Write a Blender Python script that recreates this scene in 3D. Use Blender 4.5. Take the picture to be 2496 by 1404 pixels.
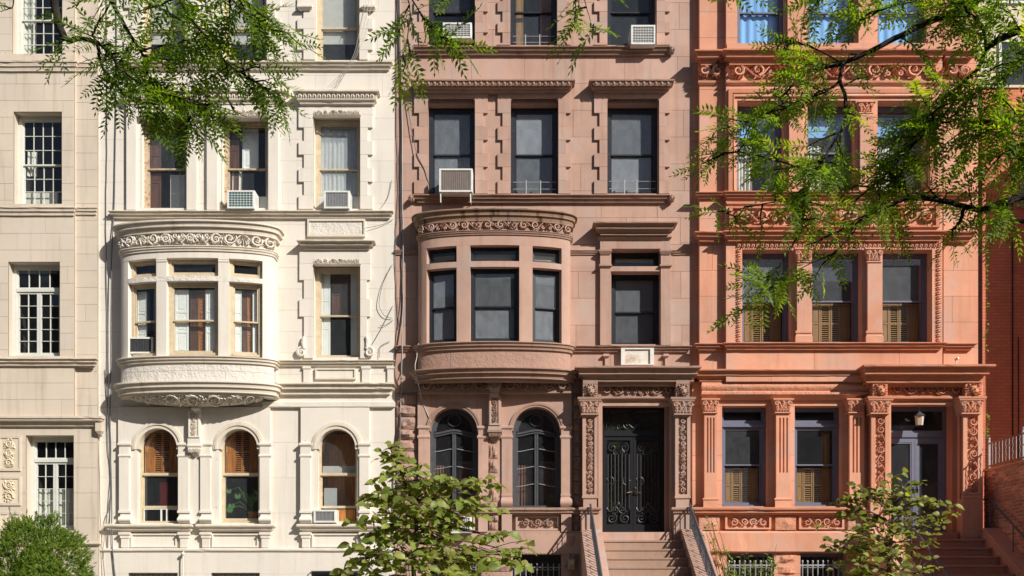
import bpy, bmesh, math, random
from mathutils import Vector, Matrix, noise

scene = bpy.context.scene
for o in list(bpy.data.objects):
    bpy.data.objects.remove(o)

# ---------------------------------------------------------------- units
# One facade unit is S metres.  X to the right, d out of the facade towards the street, Z up from eye level.
S = 0.0083
D = 2250.0          # camera distance from the facade plane, in units
VX, VY = 1248.0, 1430.0
EYE = 1.7

# ---------------------------------------------------------------- camera
cam = bpy.data.cameras.new("camera")
cam.sensor_width = 36.0
cam.lens = 36.0 * D / 2496.0
cam.shift_x = 0.0
cam.shift_y = (VY - 702.0) / 2496.0
cam.clip_start = 0.1
cam.clip_end = 3000.0
camo = bpy.data.objects.new("camera", cam)
camo.location = (0, -D * S, EYE)
camo.rotation_euler = (math.radians(90), 0, 0)
scene.collection.objects.link(camo)
scene.camera = camo

# ---------------------------------------------------------------- world and sun
SUN_TO = Vector((1.15, -1.0, 0.97)).normalized()
world = bpy.data.worlds.new("World")
scene.world = world
world.use_nodes = True
wn = world.node_tree.nodes
wl = world.node_tree.links
sky = wn.new("ShaderNodeTexSky")
sky.sky_type = 'NISHITA'
sky.sun_disc = False
sky.sun_elevation = math.asin(SUN_TO.z)
sky.sun_rotation = math.atan2(SUN_TO.x, SUN_TO.y)
sky.air_density = 1.0
sky.dust_density = 1.4
bgn = wn["Background"]
wl.new(sky.outputs[0], bgn.inputs[0])
bgn.inputs[1].default_value = 0.06
sun = bpy.data.lights.new("sun", 'SUN')
sun.energy = 4.9
sun.angle = math.radians(0.5)
sun.color = (1.0, 0.95, 0.87)
suno = bpy.data.objects.new("sun", sun)
suno.rotation_euler = (-SUN_TO).to_track_quat('-Z', 'Y').to_euler()
suno.location = (20, -20, 30)
scene.collection.objects.link(suno)

scene.view_settings.view_transform = 'Standard'
scene.view_settings.look = 'None'
scene.view_settings.exposure = 0.25
scene.view_settings.gamma = 1.0
scene.view_settings.use_curve_mapping = False
scene.render.resolution_x = 1024
scene.render.resolution_y = 576

COL = scene.collection

# ---------------------------------------------------------------- materials
def _nt(name):
    m = bpy.data.materials.new(name)
    m.use_nodes = True
    nt = m.node_tree
    return m, nt, nt.nodes["Principled BSDF"]

def _noise(nt, vec, scale, detail=4, rough=0.55):
    n = nt.nodes.new("ShaderNodeTexNoise")
    n.inputs["Scale"].default_value = scale
    n.inputs["Detail"].default_value = detail
    n.inputs["Roughness"].default_value = rough
    nt.links.new(vec, n.inputs["Vector"])
    return n.outputs["Fac"]

def _ramp(nt, fac, lo, hi):
    n = nt.nodes.new("ShaderNodeMapRange")
    n.inputs["From Min"].default_value = lo
    n.inputs["From Max"].default_value = hi
    nt.links.new(fac, n.inputs["Value"])
    return n.outputs["Result"]

def _mix(nt, fac, a, b, mode='MIX'):
    n = nt.nodes.new("ShaderNodeMix")
    n.data_type = 'RGBA'
    n.blend_type = mode
    if isinstance(fac, float):
        n.inputs["Factor"].default_value = fac
    else:
        nt.links.new(fac, n.inputs["Factor"])
    for key, v in (("A", a), ("B", b)):
        sock = [i for i in n.inputs if i.name == key and i.type == 'RGBA'][0]
        if isinstance(v, tuple):
            sock.default_value = (*v, 1.0)
        else:
            nt.links.new(v, sock)
    return [o for o in n.outputs if o.type == 'RGBA'][0]

def _scaled(nt, pos, sc):
    n = nt.nodes.new("ShaderNodeMapping")
    n.inputs["Scale"].default_value = sc
    nt.links.new(pos, n.inputs["Vector"])
    return n.outputs["Vector"]

def _math(nt, op, a, b):
    n = nt.nodes.new("ShaderNodeMath")
    n.operation = op
    for i, v in enumerate((a, b)):
        if isinstance(v, (int, float)):
            n.inputs[i].default_value = v
        else:
            nt.links.new(v, n.inputs[i])
    return n.outputs[0]

def mul(c, k):
    return tuple(min(1.0, v * k) for v in c)

def stone(name, col, var=0.10, streak=0.10, bump=0.12, bscale=60.0, rand=0.04, stain=(0.55, 0.47, 0.36), rough=0.85, spots=0.0):
    """painted or bare masonry: mottling, run-off streaks, slight block-to-block change, fine grain relief"""
    m, nt, p = _nt(name)
    g = nt.nodes.new("ShaderNodeNewGeometry")
    pos = g.outputs["Position"]
    big = _ramp(nt, _noise(nt, pos, 0.9, 6, 0.62), 0.32, 0.68)
    c = _mix(nt, big, mul(col, 1 - var), mul(col, 1 + var * 0.55))
    lum = 0.3 * col[0] + 0.5 * col[1] + 0.2 * col[2]
    grey = tuple(0.62 * v + 0.38 * lum * w for v, w in zip(col, (1.02, 1.0, 0.98)))
    pat = _ramp(nt, _noise(nt, _scaled(nt, pos, (1.0, 1.0, 0.7)), 1.7, 5, 0.6), 0.50, 0.66)
    c = _mix(nt, _math(nt, 'MULTIPLY', pat, min(0.9, var * 5.0)), c, grey)
    med = _ramp(nt, _noise(nt, pos, 7.0, 5, 0.6), 0.35, 0.7)
    c2 = _mix(nt, _math(nt, 'MULTIPLY', med, var * 1.2), c, mul(col, 0.8))
    st = _ramp(nt, _noise(nt, _scaled(nt, pos, (4.2, 4.2, 0.28)), 1.6, 5, 0.6), 0.53, 0.78)
    c3 = _mix(nt, _math(nt, 'MULTIPLY', st, streak * 2.4), c2, tuple(a * b for a, b in zip(col, stain)))
    oi = nt.nodes.new("ShaderNodeObjectInfo")
    hs = nt.nodes.new("ShaderNodeHueSaturation")
    v = _math(nt, 'ADD', _math(nt, 'MULTIPLY', oi.outputs["Random"], rand * 2), 1 - rand)
    nt.links.new(v, hs.inputs["Value"])
    nt.links.new(c3, hs.inputs["Color"])
    last = hs.outputs[0]
    if spots:
        sp = _math(nt, 'MULTIPLY', _ramp(nt, _noise(nt, pos, 15.0, 3, 0.7), 0.645, 0.67), _ramp(nt, _noise(nt, pos, 1.3, 3), 0.53, 0.58))
        last = _mix(nt, _math(nt, 'MULTIPLY', sp, spots), last, (0.20, 0.16, 0.12))
    nt.links.new(last, p.inputs["Base Color"])
    p.inputs["Roughness"].default_value = rough
    p.inputs["Specular IOR Level"].default_value = 0.25
    b = nt.nodes.new("ShaderNodeBump")
    b.inputs["Strength"].default_value = bump
    b.inputs["Distance"].default_value = 0.02
    h = _math(nt, 'ADD', _noise(nt, pos, bscale, 5, 0.6), _math(nt, 'MULTIPLY', _noise(nt, pos, 9.0, 3, 0.5), 1.2))
    nt.links.new(h, b.inputs["Height"])
    nt.links.new(b.outputs[0], p.inputs["Normal"])
    return m

def plain(name, col, rough=0.5, metal=0.0, var=0.06, scale=12.0, bump=0.0, spec=0.4, worn=None, wamt=0.0, wscale=30.0, soft=0.04):
    m, nt, p = _nt(name)
    g = nt.nodes.new("ShaderNodeNewGeometry")
    n = _ramp(nt, _noise(nt, g.outputs["Position"], scale, 4), 0.3, 0.7)
    c = _mix(nt, n, mul(col, 1 - var), mul(col, 1 + var))
    if worn:
        w = _ramp(nt, _noise(nt, g.outputs["Position"], wscale, 5, 0.7), 0.72 - wamt, 0.72 + soft - wamt)
        c = _mix(nt, w, c, worn)
    nt.links.new(c, p.inputs["Base Color"])
    p.inputs["Roughness"].default_value = rough
    p.inputs["Metallic"].default_value = metal
    p.inputs["Specular IOR Level"].default_value = spec
    if bump:
        b = nt.nodes.new("ShaderNodeBump")
        b.inputs["Strength"].default_value = bump
        b.inputs["Distance"].default_value = 0.01
        nt.links.new(_noise(nt, g.outputs["Position"], scale * 4, 4), b.inputs["Height"])
        nt.links.new(b.outputs[0], p.inputs["Normal"])
    return m

def wood(name, col, dark, rough=0.45):
    m, nt, p = _nt(name)
    g = nt.nodes.new("ShaderNodeNewGeometry")
    v = _scaled(nt, g.outputs["Position"], (30, 30, 2.2))
    n = _ramp(nt, _noise(nt, v, 1.4, 5, 0.6), 0.3, 0.72)
    nt.links.new(_mix(nt, n, dark, col), p.inputs["Base Color"])
    p.inputs["Roughness"].default_value = rough
    return m

def glass(name, dust=0.05, tint=(0.56, 0.62, 0.69), refl=1.0):
    """old window glass: clear, mirror-like at the surface, with a film of dust that sunlight picks out"""
    m, nt, p = _nt(name)
    nt.nodes.remove(p)
    out = nt.nodes["Material Output"]
    g = nt.nodes.new("ShaderNodeNewGeometry")
    tr = nt.nodes.new("ShaderNodeBsdfTransparent")
    tr.inputs[0].default_value = (0.96, 0.97, 0.97, 1)
    gl = nt.nodes.new("ShaderNodeBsdfGlossy")
    gl.inputs["Roughness"].default_value = 0.015
    gl.inputs["Color"].default_value = (1, 1, 1, 1)
    bp = nt.nodes.new("ShaderNodeBump")
    bp.inputs["Strength"].default_value = 0.02
    bp.inputs["Distance"].default_value = 0.01
    nt.links.new(_noise(nt, g.outputs["Position"], 3.0, 2), bp.inputs["Height"])
    nt.links.new(bp.outputs[0], gl.inputs["Normal"])
    # Schlick reflectance, the same from both sides of the thin pane
    dt = nt.nodes.new("ShaderNodeVectorMath")
    dt.operation = 'DOT_PRODUCT'
    nt.links.new(g.outputs["Normal"], dt.inputs[0])
    nt.links.new(g.outputs["Incoming"], dt.inputs[1])
    cs = _math(nt, 'ABSOLUTE', dt.outputs["Value"], 0.0)
    sch = _math(nt, 'ADD', _math(nt, 'MULTIPLY', _math(nt, 'POWER', _math(nt, 'SUBTRACT', 1.0, cs), 5.0), 0.96), 0.035)
    fac = _math(nt, 'MINIMUM', _math(nt, 'MULTIPLY', sch, 0.8 * refl), 0.9)
    mx = nt.nodes.new("ShaderNodeMixShader")
    nt.links.new(fac, mx.inputs[0])
    nt.links.new(tr.outputs[0], mx.inputs[1])
    nt.links.new(gl.outputs[0], mx.inputs[2])
    df = nt.nodes.new("ShaderNodeBsdfDiffuse")
    df.inputs[0].default_value = (*tint, 1)
    du = _ramp(nt, _noise(nt, _scaled(nt, g.outputs["Position"], (3.5, 3.5, 2.2)), 2.2, 5, 0.6), 0.30, 0.72)
    du = _math(nt, 'MULTIPLY', _math(nt, 'ADD', _math(nt, 'MULTIPLY', du, 0.42), 0.66), dust)
    oi = nt.nodes.new("ShaderNodeObjectInfo")
    du = _math(nt, 'MULTIPLY', du, _math(nt, 'ADD', _math(nt, 'MULTIPLY', oi.outputs["Random"], 1.1), 0.4))
    mx2 = nt.nodes.new("ShaderNodeMixShader")
    nt.links.new(du, mx2.inputs[0])
    nt.links.new(mx.outputs[0], mx2.inputs[1])
    nt.links.new(df.outputs[0], mx2.inputs[2])
    nt.links.new(mx2.outputs[0], out.inputs["Surface"])
    return m

def leafmat(name, col, tip, trans=0.45, rough=0.5, edge=None):
    m, nt, p = _nt(name)
    out = nt.nodes["Material Output"]
    g = nt.nodes.new("ShaderNodeNewGeometry")
    oi = nt.nodes.new("ShaderNodeObjectInfo")
    n = _ramp(nt, _noise(nt, g.outputs["Position"], 3.2, 3), 0.3, 0.7)
    n = _math(nt, 'ADD', _math(nt, 'MULTIPLY', n, 0.45), _math(nt, 'MULTIPLY', oi.outputs["Random"], 0.55))
    c = _mix(nt, n, col, tip)
    if edge:
        e = _ramp(nt, _noise(nt, g.outputs["Position"], 9.0, 4, 0.7), 0.60, 0.70)
        at = nt.nodes.new("ShaderNodeAttribute")
        at.attribute_name = "rim"
        e2 = _ramp(nt, _math(nt, 'ADD', at.outputs["Fac"], _math(nt, 'MULTIPLY', _noise(nt, g.outputs["Position"], 6.0, 3), 0.9)), 1.05, 1.45)
        c = _mix(nt, _math(nt, 'MAXIMUM', _math(nt, 'MULTIPLY', e, 0.6), e2), c, edge)
    nt.links.new(c, p.inputs["Base Color"])
    p.inputs["Roughness"].default_value = rough
    p.inputs["Specular IOR Level"].default_value = 0.3
    t = nt.nodes.new("ShaderNodeBsdfTranslucent")
    tc = _mix(nt, 1.0, c, (1.0, 1.0, 0.35), 'MULTIPLY')
    hs = nt.nodes.new("ShaderNodeHueSaturation")
    hs.inputs["Value"].default_value = 1.9
    nt.links.new(tc, hs.inputs["Color"])
    nt.links.new(hs.outputs[0], t.inputs[0])
    mx = nt.nodes.new("ShaderNodeMixShader")
    mx.inputs[0].default_value = trans
    nt.links.new(p.outputs[0], mx.inputs[1])
    nt.links.new(t.outputs[0], mx.inputs[2])
    nt.links.new(mx.outputs[0], out.inputs["Surface"])
    return m

def brickmat(name, c1, c2, mortar, rot):
    m, nt, p = _nt(name)
    g = nt.nodes.new("ShaderNodeNewGeometry")
    sep = nt.nodes.new("ShaderNodeSeparateXYZ")
    nt.links.new(g.outputs["Position"], sep.inputs[0])
    cb = nt.nodes.new("ShaderNodeCombineXYZ")
    nt.links.new(sep.outputs[1 if rot else 0], cb.inputs[0])
    nt.links.new(sep.outputs[2], cb.inputs[1])
    b = nt.nodes.new("ShaderNodeTexBrick")
    nt.links.new(cb.outputs[0], b.inputs["Vector"])
    b.inputs["Scale"].default_value = 1.0
    b.inputs["Brick Width"].default_value = 0.215
    b.inputs["Row Height"].default_value = 0.068
    b.inputs["Mortar Size"].default_value = 0.008
    b.inputs["Color1"].default_value = (*c1, 1)
    b.inputs["Color2"].default_value = (*c2, 1)
    b.inputs["Mortar"].default_value = (*mortar, 1)
    n = _ramp(nt, _noise(nt, g.outputs["Position"], 2.0, 5), 0.3, 0.75)
    c = _mix(nt, _math(nt, 'MULTIPLY', n, 0.35), b.outputs["Color"], mul(c1, 0.55))
    nt.links.new(c, p.inputs["Base Color"])
    p.inputs["Roughness"].default_value = 0.9
    bp = nt.nodes.new("ShaderNodeBump")
    bp.inputs["Strength"].default_value = 0.6
    bp.inputs["Distance"].default_value = 0.01
    bp.invert = True
    nt.links.new(b.outputs["Fac"], bp.inputs["Height"])
    nt.links.new(bp.outputs[0], p.inputs["Normal"])
    return m

M = {}
M['beige'] = stone("beige_limestone", (0.635, 0.545, 0.445), 0.09, 0.22, 0.05, 50, 0.025)
M['beige_carve'] = stone("beige_carved_plaster", (0.70, 0.60, 0.45), 0.08, 0.05, 0.15)
M['cream'] = stone("cream_painted_stone", (0.74, 0.685, 0.605), 0.06, 0.12, 0.10, 45, 0.02, spots=0.0)
M['cream_chip'] = stone("cream_chipped_paint", (0.74, 0.685, 0.605), 0.06, 0.12, 0.06, 45, 0.02, spots=0.5)
M['cream_rough'] = stone("cream_pitted_stone", (0.73, 0.68, 0.61), 0.06, 0.06, 0.9, 26, 0.02)
M['cream_trim'] = stone("cream_trim", (0.69, 0.62, 0.52), 0.10, 0.22, 0.05, 45, 0.02)
M['brown'] = stone("brownstone", (0.505, 0.325, 0.255), 0.18, 0.26, 0.12, 50, 0.085, (0.6, 0.5, 0.45))
M['brown_trim'] = stone("brownstone_trim", (0.375, 0.235, 0.178), 0.15, 0.28, 0.05, 50, 0.03, (0.5, 0.45, 0.4))  # darker than the wall stone: shade and dirt put into the colour
M['brown_rough'] = stone("brownstone_rock_face", (0.41, 0.255, 0.195), 0.14, 0.06, 0.7, 30, 0.06, (0.5, 0.45, 0.4))
M['brown_step'] = stone("worn_brownstone_steps", (0.42, 0.275, 0.205), 0.2, 0.12, 0.25, 40, 0.07, (0.5, 0.45, 0.4), spots=0.25)
M['red_step'] = stone("worn_red_steps", (0.60, 0.28, 0.19), 0.2, 0.12, 0.25, 40, 0.07, (0.5, 0.45, 0.4), spots=0.25)
M['brown_dirty'] = stone("weathered_brown_cornice", (0.34, 0.21, 0.14), 0.2, 0.6, 0.1, 40, 0.02, (0.18, 0.15, 0.12))
M['red'] = stone("red_sandstone", (0.70, 0.34, 0.22), 0.17, 0.22, 0.10, 50, 0.055, (0.7, 0.55, 0.5))
M['red_trim'] = stone("red_sandstone_trim", (0.56, 0.238, 0.14), 0.13, 0.18, 0.05, 50, 0.03, (0.6, 0.5, 0.45))  # deeper than the wall stone: cornice shade put into the trim colour
M['red_rough'] = stone("red_pitted_stone", (0.63, 0.29, 0.18), 0.12, 0.05, 0.8, 28, 0.04)
M['white_wood'] = plain("white_painted_wood", (0.62, 0.63, 0.58), 0.5, var=0.05)
M['tan_wood'] = plain("peeling_tan_paint", (0.56, 0.46, 0.32), 0.6, var=0.12, scale=9, worn=(0.42, 0.25, 0.14), wamt=0.06)
M['rust_wood'] = plain("peeling_rust_brown_frame", (0.50, 0.40, 0.28), 0.65, var=0.15, worn=(0.30, 0.13, 0.07), wamt=0.16, wscale=18)
M['navy'] = plain("blue_black_paint", (0.024, 0.027, 0.036), 0.4, var=0.15, worn=(0.20, 0.21, 0.23), wamt=0.05, wscale=22)
M['slate'] = plain("slate_grey_paint", (0.075, 0.079, 0.09), 0.42, var=0.12, worn=(0.20, 0.20, 0.21), wamt=0.07, wscale=20)
M['bar_grey'] = plain("worn_lit_grey_bar", (0.26, 0.265, 0.28), 0.5, var=0.15)  # paler than the slate frames: wear and sunlit grey put into the paint
M['bluegrey'] = plain("blue_grey_paint", (0.155, 0.165, 0.23), 0.4, var=0.06)
M['black'] = plain("black_iron", (0.018, 0.019, 0.024), 0.38, metal=0.2, var=0.1)
M['iron'] = plain("painted_grey_iron", (0.10, 0.11, 0.135), 0.4, metal=0.3, var=0.12)
M['white_iron'] = plain("weathered_white_iron", (0.36, 0.37, 0.37), 0.5, var=0.15, worn=(0.30, 0.16, 0.08), wamt=0.05)
M['rust'] = plain("rusty_iron", (0.25, 0.13, 0.07), 0.8, var=0.3, scale=20)
M['ac_white'] = plain("white_enamel", (0.72, 0.72, 0.68), 0.4, var=0.08, worn=(0.45, 0.40, 0.33), wamt=0.05, wscale=9)
M['ac_grey'] = plain("grey_coil", (0.26, 0.26, 0.27), 0.6, var=0.2, scale=40)
M['ac_dark'] = plain("dark_grille", (0.055, 0.055, 0.06), 0.6, var=0.2)
M['ac_teal'] = plain("teal_coil", (0.03, 0.13, 0.15), 0.5, var=0.3, scale=40)
M['ac_brown'] = plain("taupe_coil", (0.22, 0.18, 0.16), 0.7, var=0.1)
M['rust_sheet'] = plain("rust_stained_white_sheet", (0.70, 0.66, 0.58), 0.6, var=0.1, worn=(0.36, 0.19, 0.10), wamt=0.26, wscale=2.4, soft=0.3)
M['shut_wood'] = wood("varnished_wood_shutter", (0.62, 0.27, 0.07), (0.24, 0.08, 0.025))
M['shut_dark'] = wood("dark_brown_shutter", (0.16, 0.075, 0.05), (0.07, 0.03, 0.022))
M['shut_white'] = plain("white_shutter", (0.85, 0.87, 0.84), 0.5, var=0.04)
M['shut_gold'] = wood("honey_wood_shutter", (0.40, 0.235, 0.08), (0.24, 0.125, 0.042))
M['curtain_blue'] = plain("pale_blue_curtain", (0.24, 0.50, 0.90), 0.8, var=0.05)
M['curtain_white'] = plain("sheer_white_curtain", (0.62, 0.62, 0.55), 0.8, var=0.08)
M['shade'] = plain("roller_shade", (0.50, 0.50, 0.47), 0.8, var=0.06)
M['shade_tan'] = plain("tan_roller_shade", (0.34, 0.29, 0.20), 0.8, var=0.06)
M['room'] = plain("dim_room_plaster", (0.035, 0.032, 0.034), 0.95, var=0.3, scale=2)  # indoor dimness put into a near-black plaster colour
M['room_white'] = plain("white_room_door", (0.38, 0.40, 0.40), 0.8, var=0.05)
M['red_cloth'] = plain("red_cloth", (0.35, 0.03, 0.04), 0.9)
M['glass'] = glass("dusty_window_glass", 0.03)
M['glass_clean'] = glass("clean_window_glass", 0.008, refl=1.1)
M['glass_dark'] = glass("old_wavy_glass", 0.02, refl=1.4)
M['glass_dusty'] = glass("very_dusty_window_glass", 0.20, refl=1.6)
M['glass_sky'] = glass("sky_reflecting_glass", 0.008, refl=2.2)
M['glass_film'] = glass("filmed_window_glass", 0.15, refl=1.8)
M['cable'] = plain("grey_cable", (0.13, 0.13, 0.14), 0.6)
M['cable_light'] = plain("pale_cable", (0.45, 0.42, 0.38), 0.6)
M['iron_dark'] = plain("dark_wrought_iron", (0.045, 0.046, 0.052), 0.4, metal=0.2, var=0.15)
M['brass'] = plain("brass", (0.22, 0.14, 0.07), 0.5, metal=0.8)
M['lamp_glass'] = plain("frosted_lantern_glass", (0.62, 0.50, 0.40), 0.4)
M['bark'] = plain("dark_bark", (0.030, 0.023, 0.018), 0.9, var=0.35, scale=25, bump=0.6)
M['twig'] = plain("grey_brown_twig", (0.11, 0.075, 0.05), 0.85, var=0.2)
M['locust'] = leafmat("locust_leaflet", (0.060, 0.120, 0.009), (0.22, 0.33, 0.020), 0.55)
M['locust_y'] = leafmat("locust_leaflet_yellowing", (0.20, 0.31, 0.015), (0.36, 0.40, 0.02), 0.6)
M['broad'] = leafmat("broad_leaf", (0.065, 0.145, 0.014), (0.40, 0.47, 0.11), 0.42, 0.42, edge=(0.27, 0.21, 0.08))
M['broad_dk'] = leafmat("broad_leaf_autumn", (0.06, 0.115, 0.016), (0.33, 0.35, 0.08), 0.4, 0.45, edge=(0.25, 0.14, 0.06))
M['yew'] = leafmat("yew_needles", (0.06, 0.13, 0.012), (0.23, 0.31, 0.035), 0.3, 0.55)
M['vine'] = leafmat("vine_leaf", (0.12, 0.24, 0.03), (0.24, 0.34, 0.05), 0.4)
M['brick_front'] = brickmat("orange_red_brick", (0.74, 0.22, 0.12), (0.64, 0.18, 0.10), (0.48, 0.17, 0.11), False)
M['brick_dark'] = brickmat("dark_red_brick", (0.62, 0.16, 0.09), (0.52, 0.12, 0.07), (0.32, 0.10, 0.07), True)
M['brick'] = stone("brown_red_brick", (0.62, 0.28, 0.18), 0.25, 0.05, 0.3, 80, 0.30, (0.4, 0.4, 0.4))
M['mortar'] = plain("sandy_mortar", (0.74, 0.59, 0.47), 0.95, var=0.2, scale=40, bump=0.3)
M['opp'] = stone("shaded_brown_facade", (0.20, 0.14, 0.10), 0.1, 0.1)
M['opp_win'] = plain("dark_window", (0.03, 0.035, 0.045), 0.1)
M['pale_bldg'] = stone("pale_limestone", (0.70, 0.60, 0.47), 0.06, 0.1)
M['asphalt'] = plain("asphalt", (0.055, 0.055, 0.058), 0.9, var=0.25, scale=30, bump=0.4)
M['concrete'] = plain("sidewalk_concrete", (0.27, 0.25, 0.22), 0.9, var=0.15, scale=8, bump=0.2)
M['earth'] = plain("planting_soil", (0.10, 0.075, 0.05), 0.95, var=0.3, scale=20)
M['weave'] = plain("pot_plant_leaf", (0.06, 0.17, 0.035), 0.5, var=0.3)

# ---------------------------------------------------------------- mesh builder
def ux(x, n=0.0):
    return (x - VX) * (1 - n / D)

def uz(y, n=0.0):
    return (VY - y) * (1 - n / D)

class MB:
    """collects geometry in facade units; build() turns it into one mesh object"""
    def __init__(self, xf=None):
        self.v = []
        self.f = []
        self.xf = xf

    def add(self, vs, fs):
        o = len(self.v)
        if self.xf:
            vs = [self.xf(*p) for p in vs]
        self.v += vs
        self.f += [tuple(i + o for i in f) for f in fs]

    def boxu(self, X0, X1, Z0, Z1, d0, d1):
        if X0 > X1: X0, X1 = X1, X0
        if Z0 > Z1: Z0, Z1 = Z1, Z0
        self.add([(X0, d1, Z0), (X1, d1, Z0), (X1, d1, Z1), (X0, d1, Z1),
                  (X0, d0, Z0), (X1, d0, Z0), (X1, d0, Z1), (X0, d0, Z1)],
                 [(0, 1, 2, 3), (5, 4, 7, 6), (4, 0, 3, 7), (1, 5, 6, 2), (3, 2, 6, 7), (4, 5, 1, 0)])
        return self

    def box(self, x0, x1, y0, y1, d0, d1, n=None):
        n = d1 if n is None else n
        return self.boxu(ux(x0, n), ux(x1, n), uz(y1, n), uz(y0, n), d0, d1)

    def chamfer(self, X0, X1, Z0, Z1, d0, d1, c):
        """block with a chamfered front edge"""
        vs = [(X0, d0, Z0), (X1, d0, Z0), (X1, d0, Z1), (X0, d0, Z1),
              (X0, d1 - c, Z0), (X1, d1 - c, Z0), (X1, d1 - c, Z1), (X0, d1 - c, Z1),
              (X0 + c, d1, Z0 + c), (X1 - c, d1, Z0 + c), (X1 - c, d1, Z1 - c), (X0 + c, d1, Z1 - c)]
        fs = [(8, 9, 10, 11)]
        for i in range(4):
            j = (i + 1) % 4
            fs += [(i, j, j + 4, i + 4), (i + 4, j + 4, j + 8, i + 8)]
        self.add(vs, fs)
        return self

    def prism(self, pts, d0, d1):
        """pts: (X,Z) units, counter-clockwise seen from the street"""
        k = len(pts)
        vs = [(a, d1, b) for a, b in pts] + [(a, d0, b) for a, b in pts]
        fs = [tuple(range(k)), tuple(range(2 * k - 1, k - 1, -1))]
        fs += [(i, i + k, (i + 1) % k + k, (i + 1) % k) for i in range(k)]
        self.add(vs, fs)
        return self

    def mould(self, x0, x1, prof, base=0.0, n=None, ret=(1, 1)):
        """straight moulding; prof [(projection, image y)] from the top down; mitred returns at both ends"""
        dm = max(p[0] for p in prof)
        n = base + dm if n is None else n
        X0, X1 = ux(x0, n), ux(x1, n)
        vs, fs = [], []
        m = max(1, min(40, int((X1 - X0) / 16)))
        w = m + 3
        rnd = random.Random(int(x0 * 31 + x1 * 17 + prof[0][1] * 7))
        sag = [0.5 * noise.noise(Vector((x0 * 0.1 + i * 0.35, prof[0][1] * 0.3, 2.0))) for i in range(m + 1)]
        for d, y in prof:
            a = X0 + (dm - d) * ret[0]
            b = X1 - (dm - d) * ret[1]
            z = uz(y, n)
            vs.append((a, base - 1, z))
            for i in range(m + 1):
                chip = -rnd.uniform(0.5, 1.4) if (rnd.random() < 0.05 and 0 < i < m) else 0.0
                vs.append((a + (b - a) * i / m, base + d + chip * min(1.0, d / 10) + rnd.uniform(-0.16, 0.16), z + sag[i] + rnd.uniform(-0.12, 0.12)))
            vs.append((b, base - 1, z))
        for i in range(len(prof) - 1):
            o, q = i * w, i * w + w
            for k in range(w - 1):
                fs.append((o + k, q + k, q + k + 1, o + k + 1))
        e = (len(prof) - 1) * w
        fs += [tuple(range(w)), tuple(range(e + w - 1, e - 1, -1))]
        self.add(vs, fs)
        return self

    def sweep(self, frames, loop, caps=True):
        """frames: list of functions (off, Z) -> point; loop: closed list of (off, Z)"""
        k = len(loop)
        vs = [fr(o, z) for fr in frames for o, z in loop]
        fs = []
        for i in range(len(frames) - 1):
            for j in range(k):
                jj = (j + 1) % k
                fs.append((i * k + j, i * k + jj, (i + 1) * k + jj, (i + 1) * k + j))
        if caps:
            fs.append(tuple(range(k - 1, -1, -1)))
            e = (len(frames) - 1) * k
            fs.append(tuple(range(e, e + k)))
        self.add(vs, fs)
        return self

    def tube(self, pts, r, sides=6, caps=True):
        if not isinstance(r, (list, tuple)):
            r = [r] * len(pts)
        P = [Vector(p) for p in pts]
        vs, fs = [], []
        prev = None
        for i, p in enumerate(P):
            t = (P[min(i + 1, len(P) - 1)] - P[max(i - 1, 0)])
            if t.length < 1e-9:
                t = Vector((0, 0, 1))
            t.normalize()
            if prev is None:
                a = Vector((0, 1, 0)) if abs(t.y) < 0.9 else Vector((1, 0, 0))
                prev = t.cross(a).normalized()
            u = (prev - t * prev.dot(t))
            if u.length < 1e-6:
                u = t.orthogonal()
            u.normalize()
            prev = u
            w = t.cross(u)
            for s in range(sides):
                a = 2 * math.pi * s / sides
                vs.append(tuple(p + (u * math.cos(a) + w * math.sin(a)) * r[i]))
        for i in range(len(P) - 1):
            for s in range(sides):
                ss = (s + 1) % sides
                fs.append((i * sides + s, i * sides + ss, (i + 1) * sides + ss, (i + 1) * sides + s))
        if caps:
            fs.append(tuple(range(sides - 1, -1, -1)))
            e = (len(P) - 1) * sides
            fs.append(tuple(range(e, e + sides)))
        self.add(vs, fs)
        return self

    def ring(self, cx, cy, r0, r1, d0, d1, a0=0.0, a1=math.pi, seg=18, n=0.0):
        """solid part of a ring in the wall plane; cx, cy, radii in image px"""
        f = 1 - n / D
        X, Z = ux(cx, n), uz(cy, n)
        r0 *= f; r1 *= f
        vs, fs = [], []
        for i in range(seg + 1):
            a = a0 + (a1 - a0) * i / seg
            c, s = math.cos(a), math.sin(a)
            vs += [(X + r0 * c, d1, Z + r0 * s), (X + r1 * c, d1, Z + r1 * s), (X + r1 * c, d0, Z + r1 * s), (X + r0 * c, d0, Z + r0 * s)]
        for i in range(seg):
            o = i * 4
            for k in range(4):
                fs.append((o + k, o + (k + 1) % 4, o + 4 + (k + 1) % 4, o + 4 + k))
        fs += [(3, 2, 1, 0), tuple(seg * 4 + k for k in range(4))]
        self.add(vs, fs)
        return self

    def dome(self, X, d, Z, rx, rd, rz, seg=8, rings=4, full=False):
        """half ellipsoid bulging towards the street (or a whole one)"""
        vs, fs = [], []
        top = math.pi if full else math.pi / 2
        for i in range(rings + 1):
            a = top * i / rings
            for j in range(seg):
                b = 2 * math.pi * j / seg
                vs.append((X + rx * math.sin(a) * math.cos(b), d + rd * math.cos(a), Z + rz * math.sin(a) * math.sin(b)))
        for i in range(rings):
            for j in range(seg):
                jj = (j + 1) % seg
                fs.append((i * seg + j, (i + 1) * seg + j, (i + 1) * seg + jj, i * seg + jj))
        self.add(vs, fs)
        return self

def _wl(o):
    return WORLD.get(o.name, Vector((0, 0, 0)))

WORLD = {}

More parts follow.
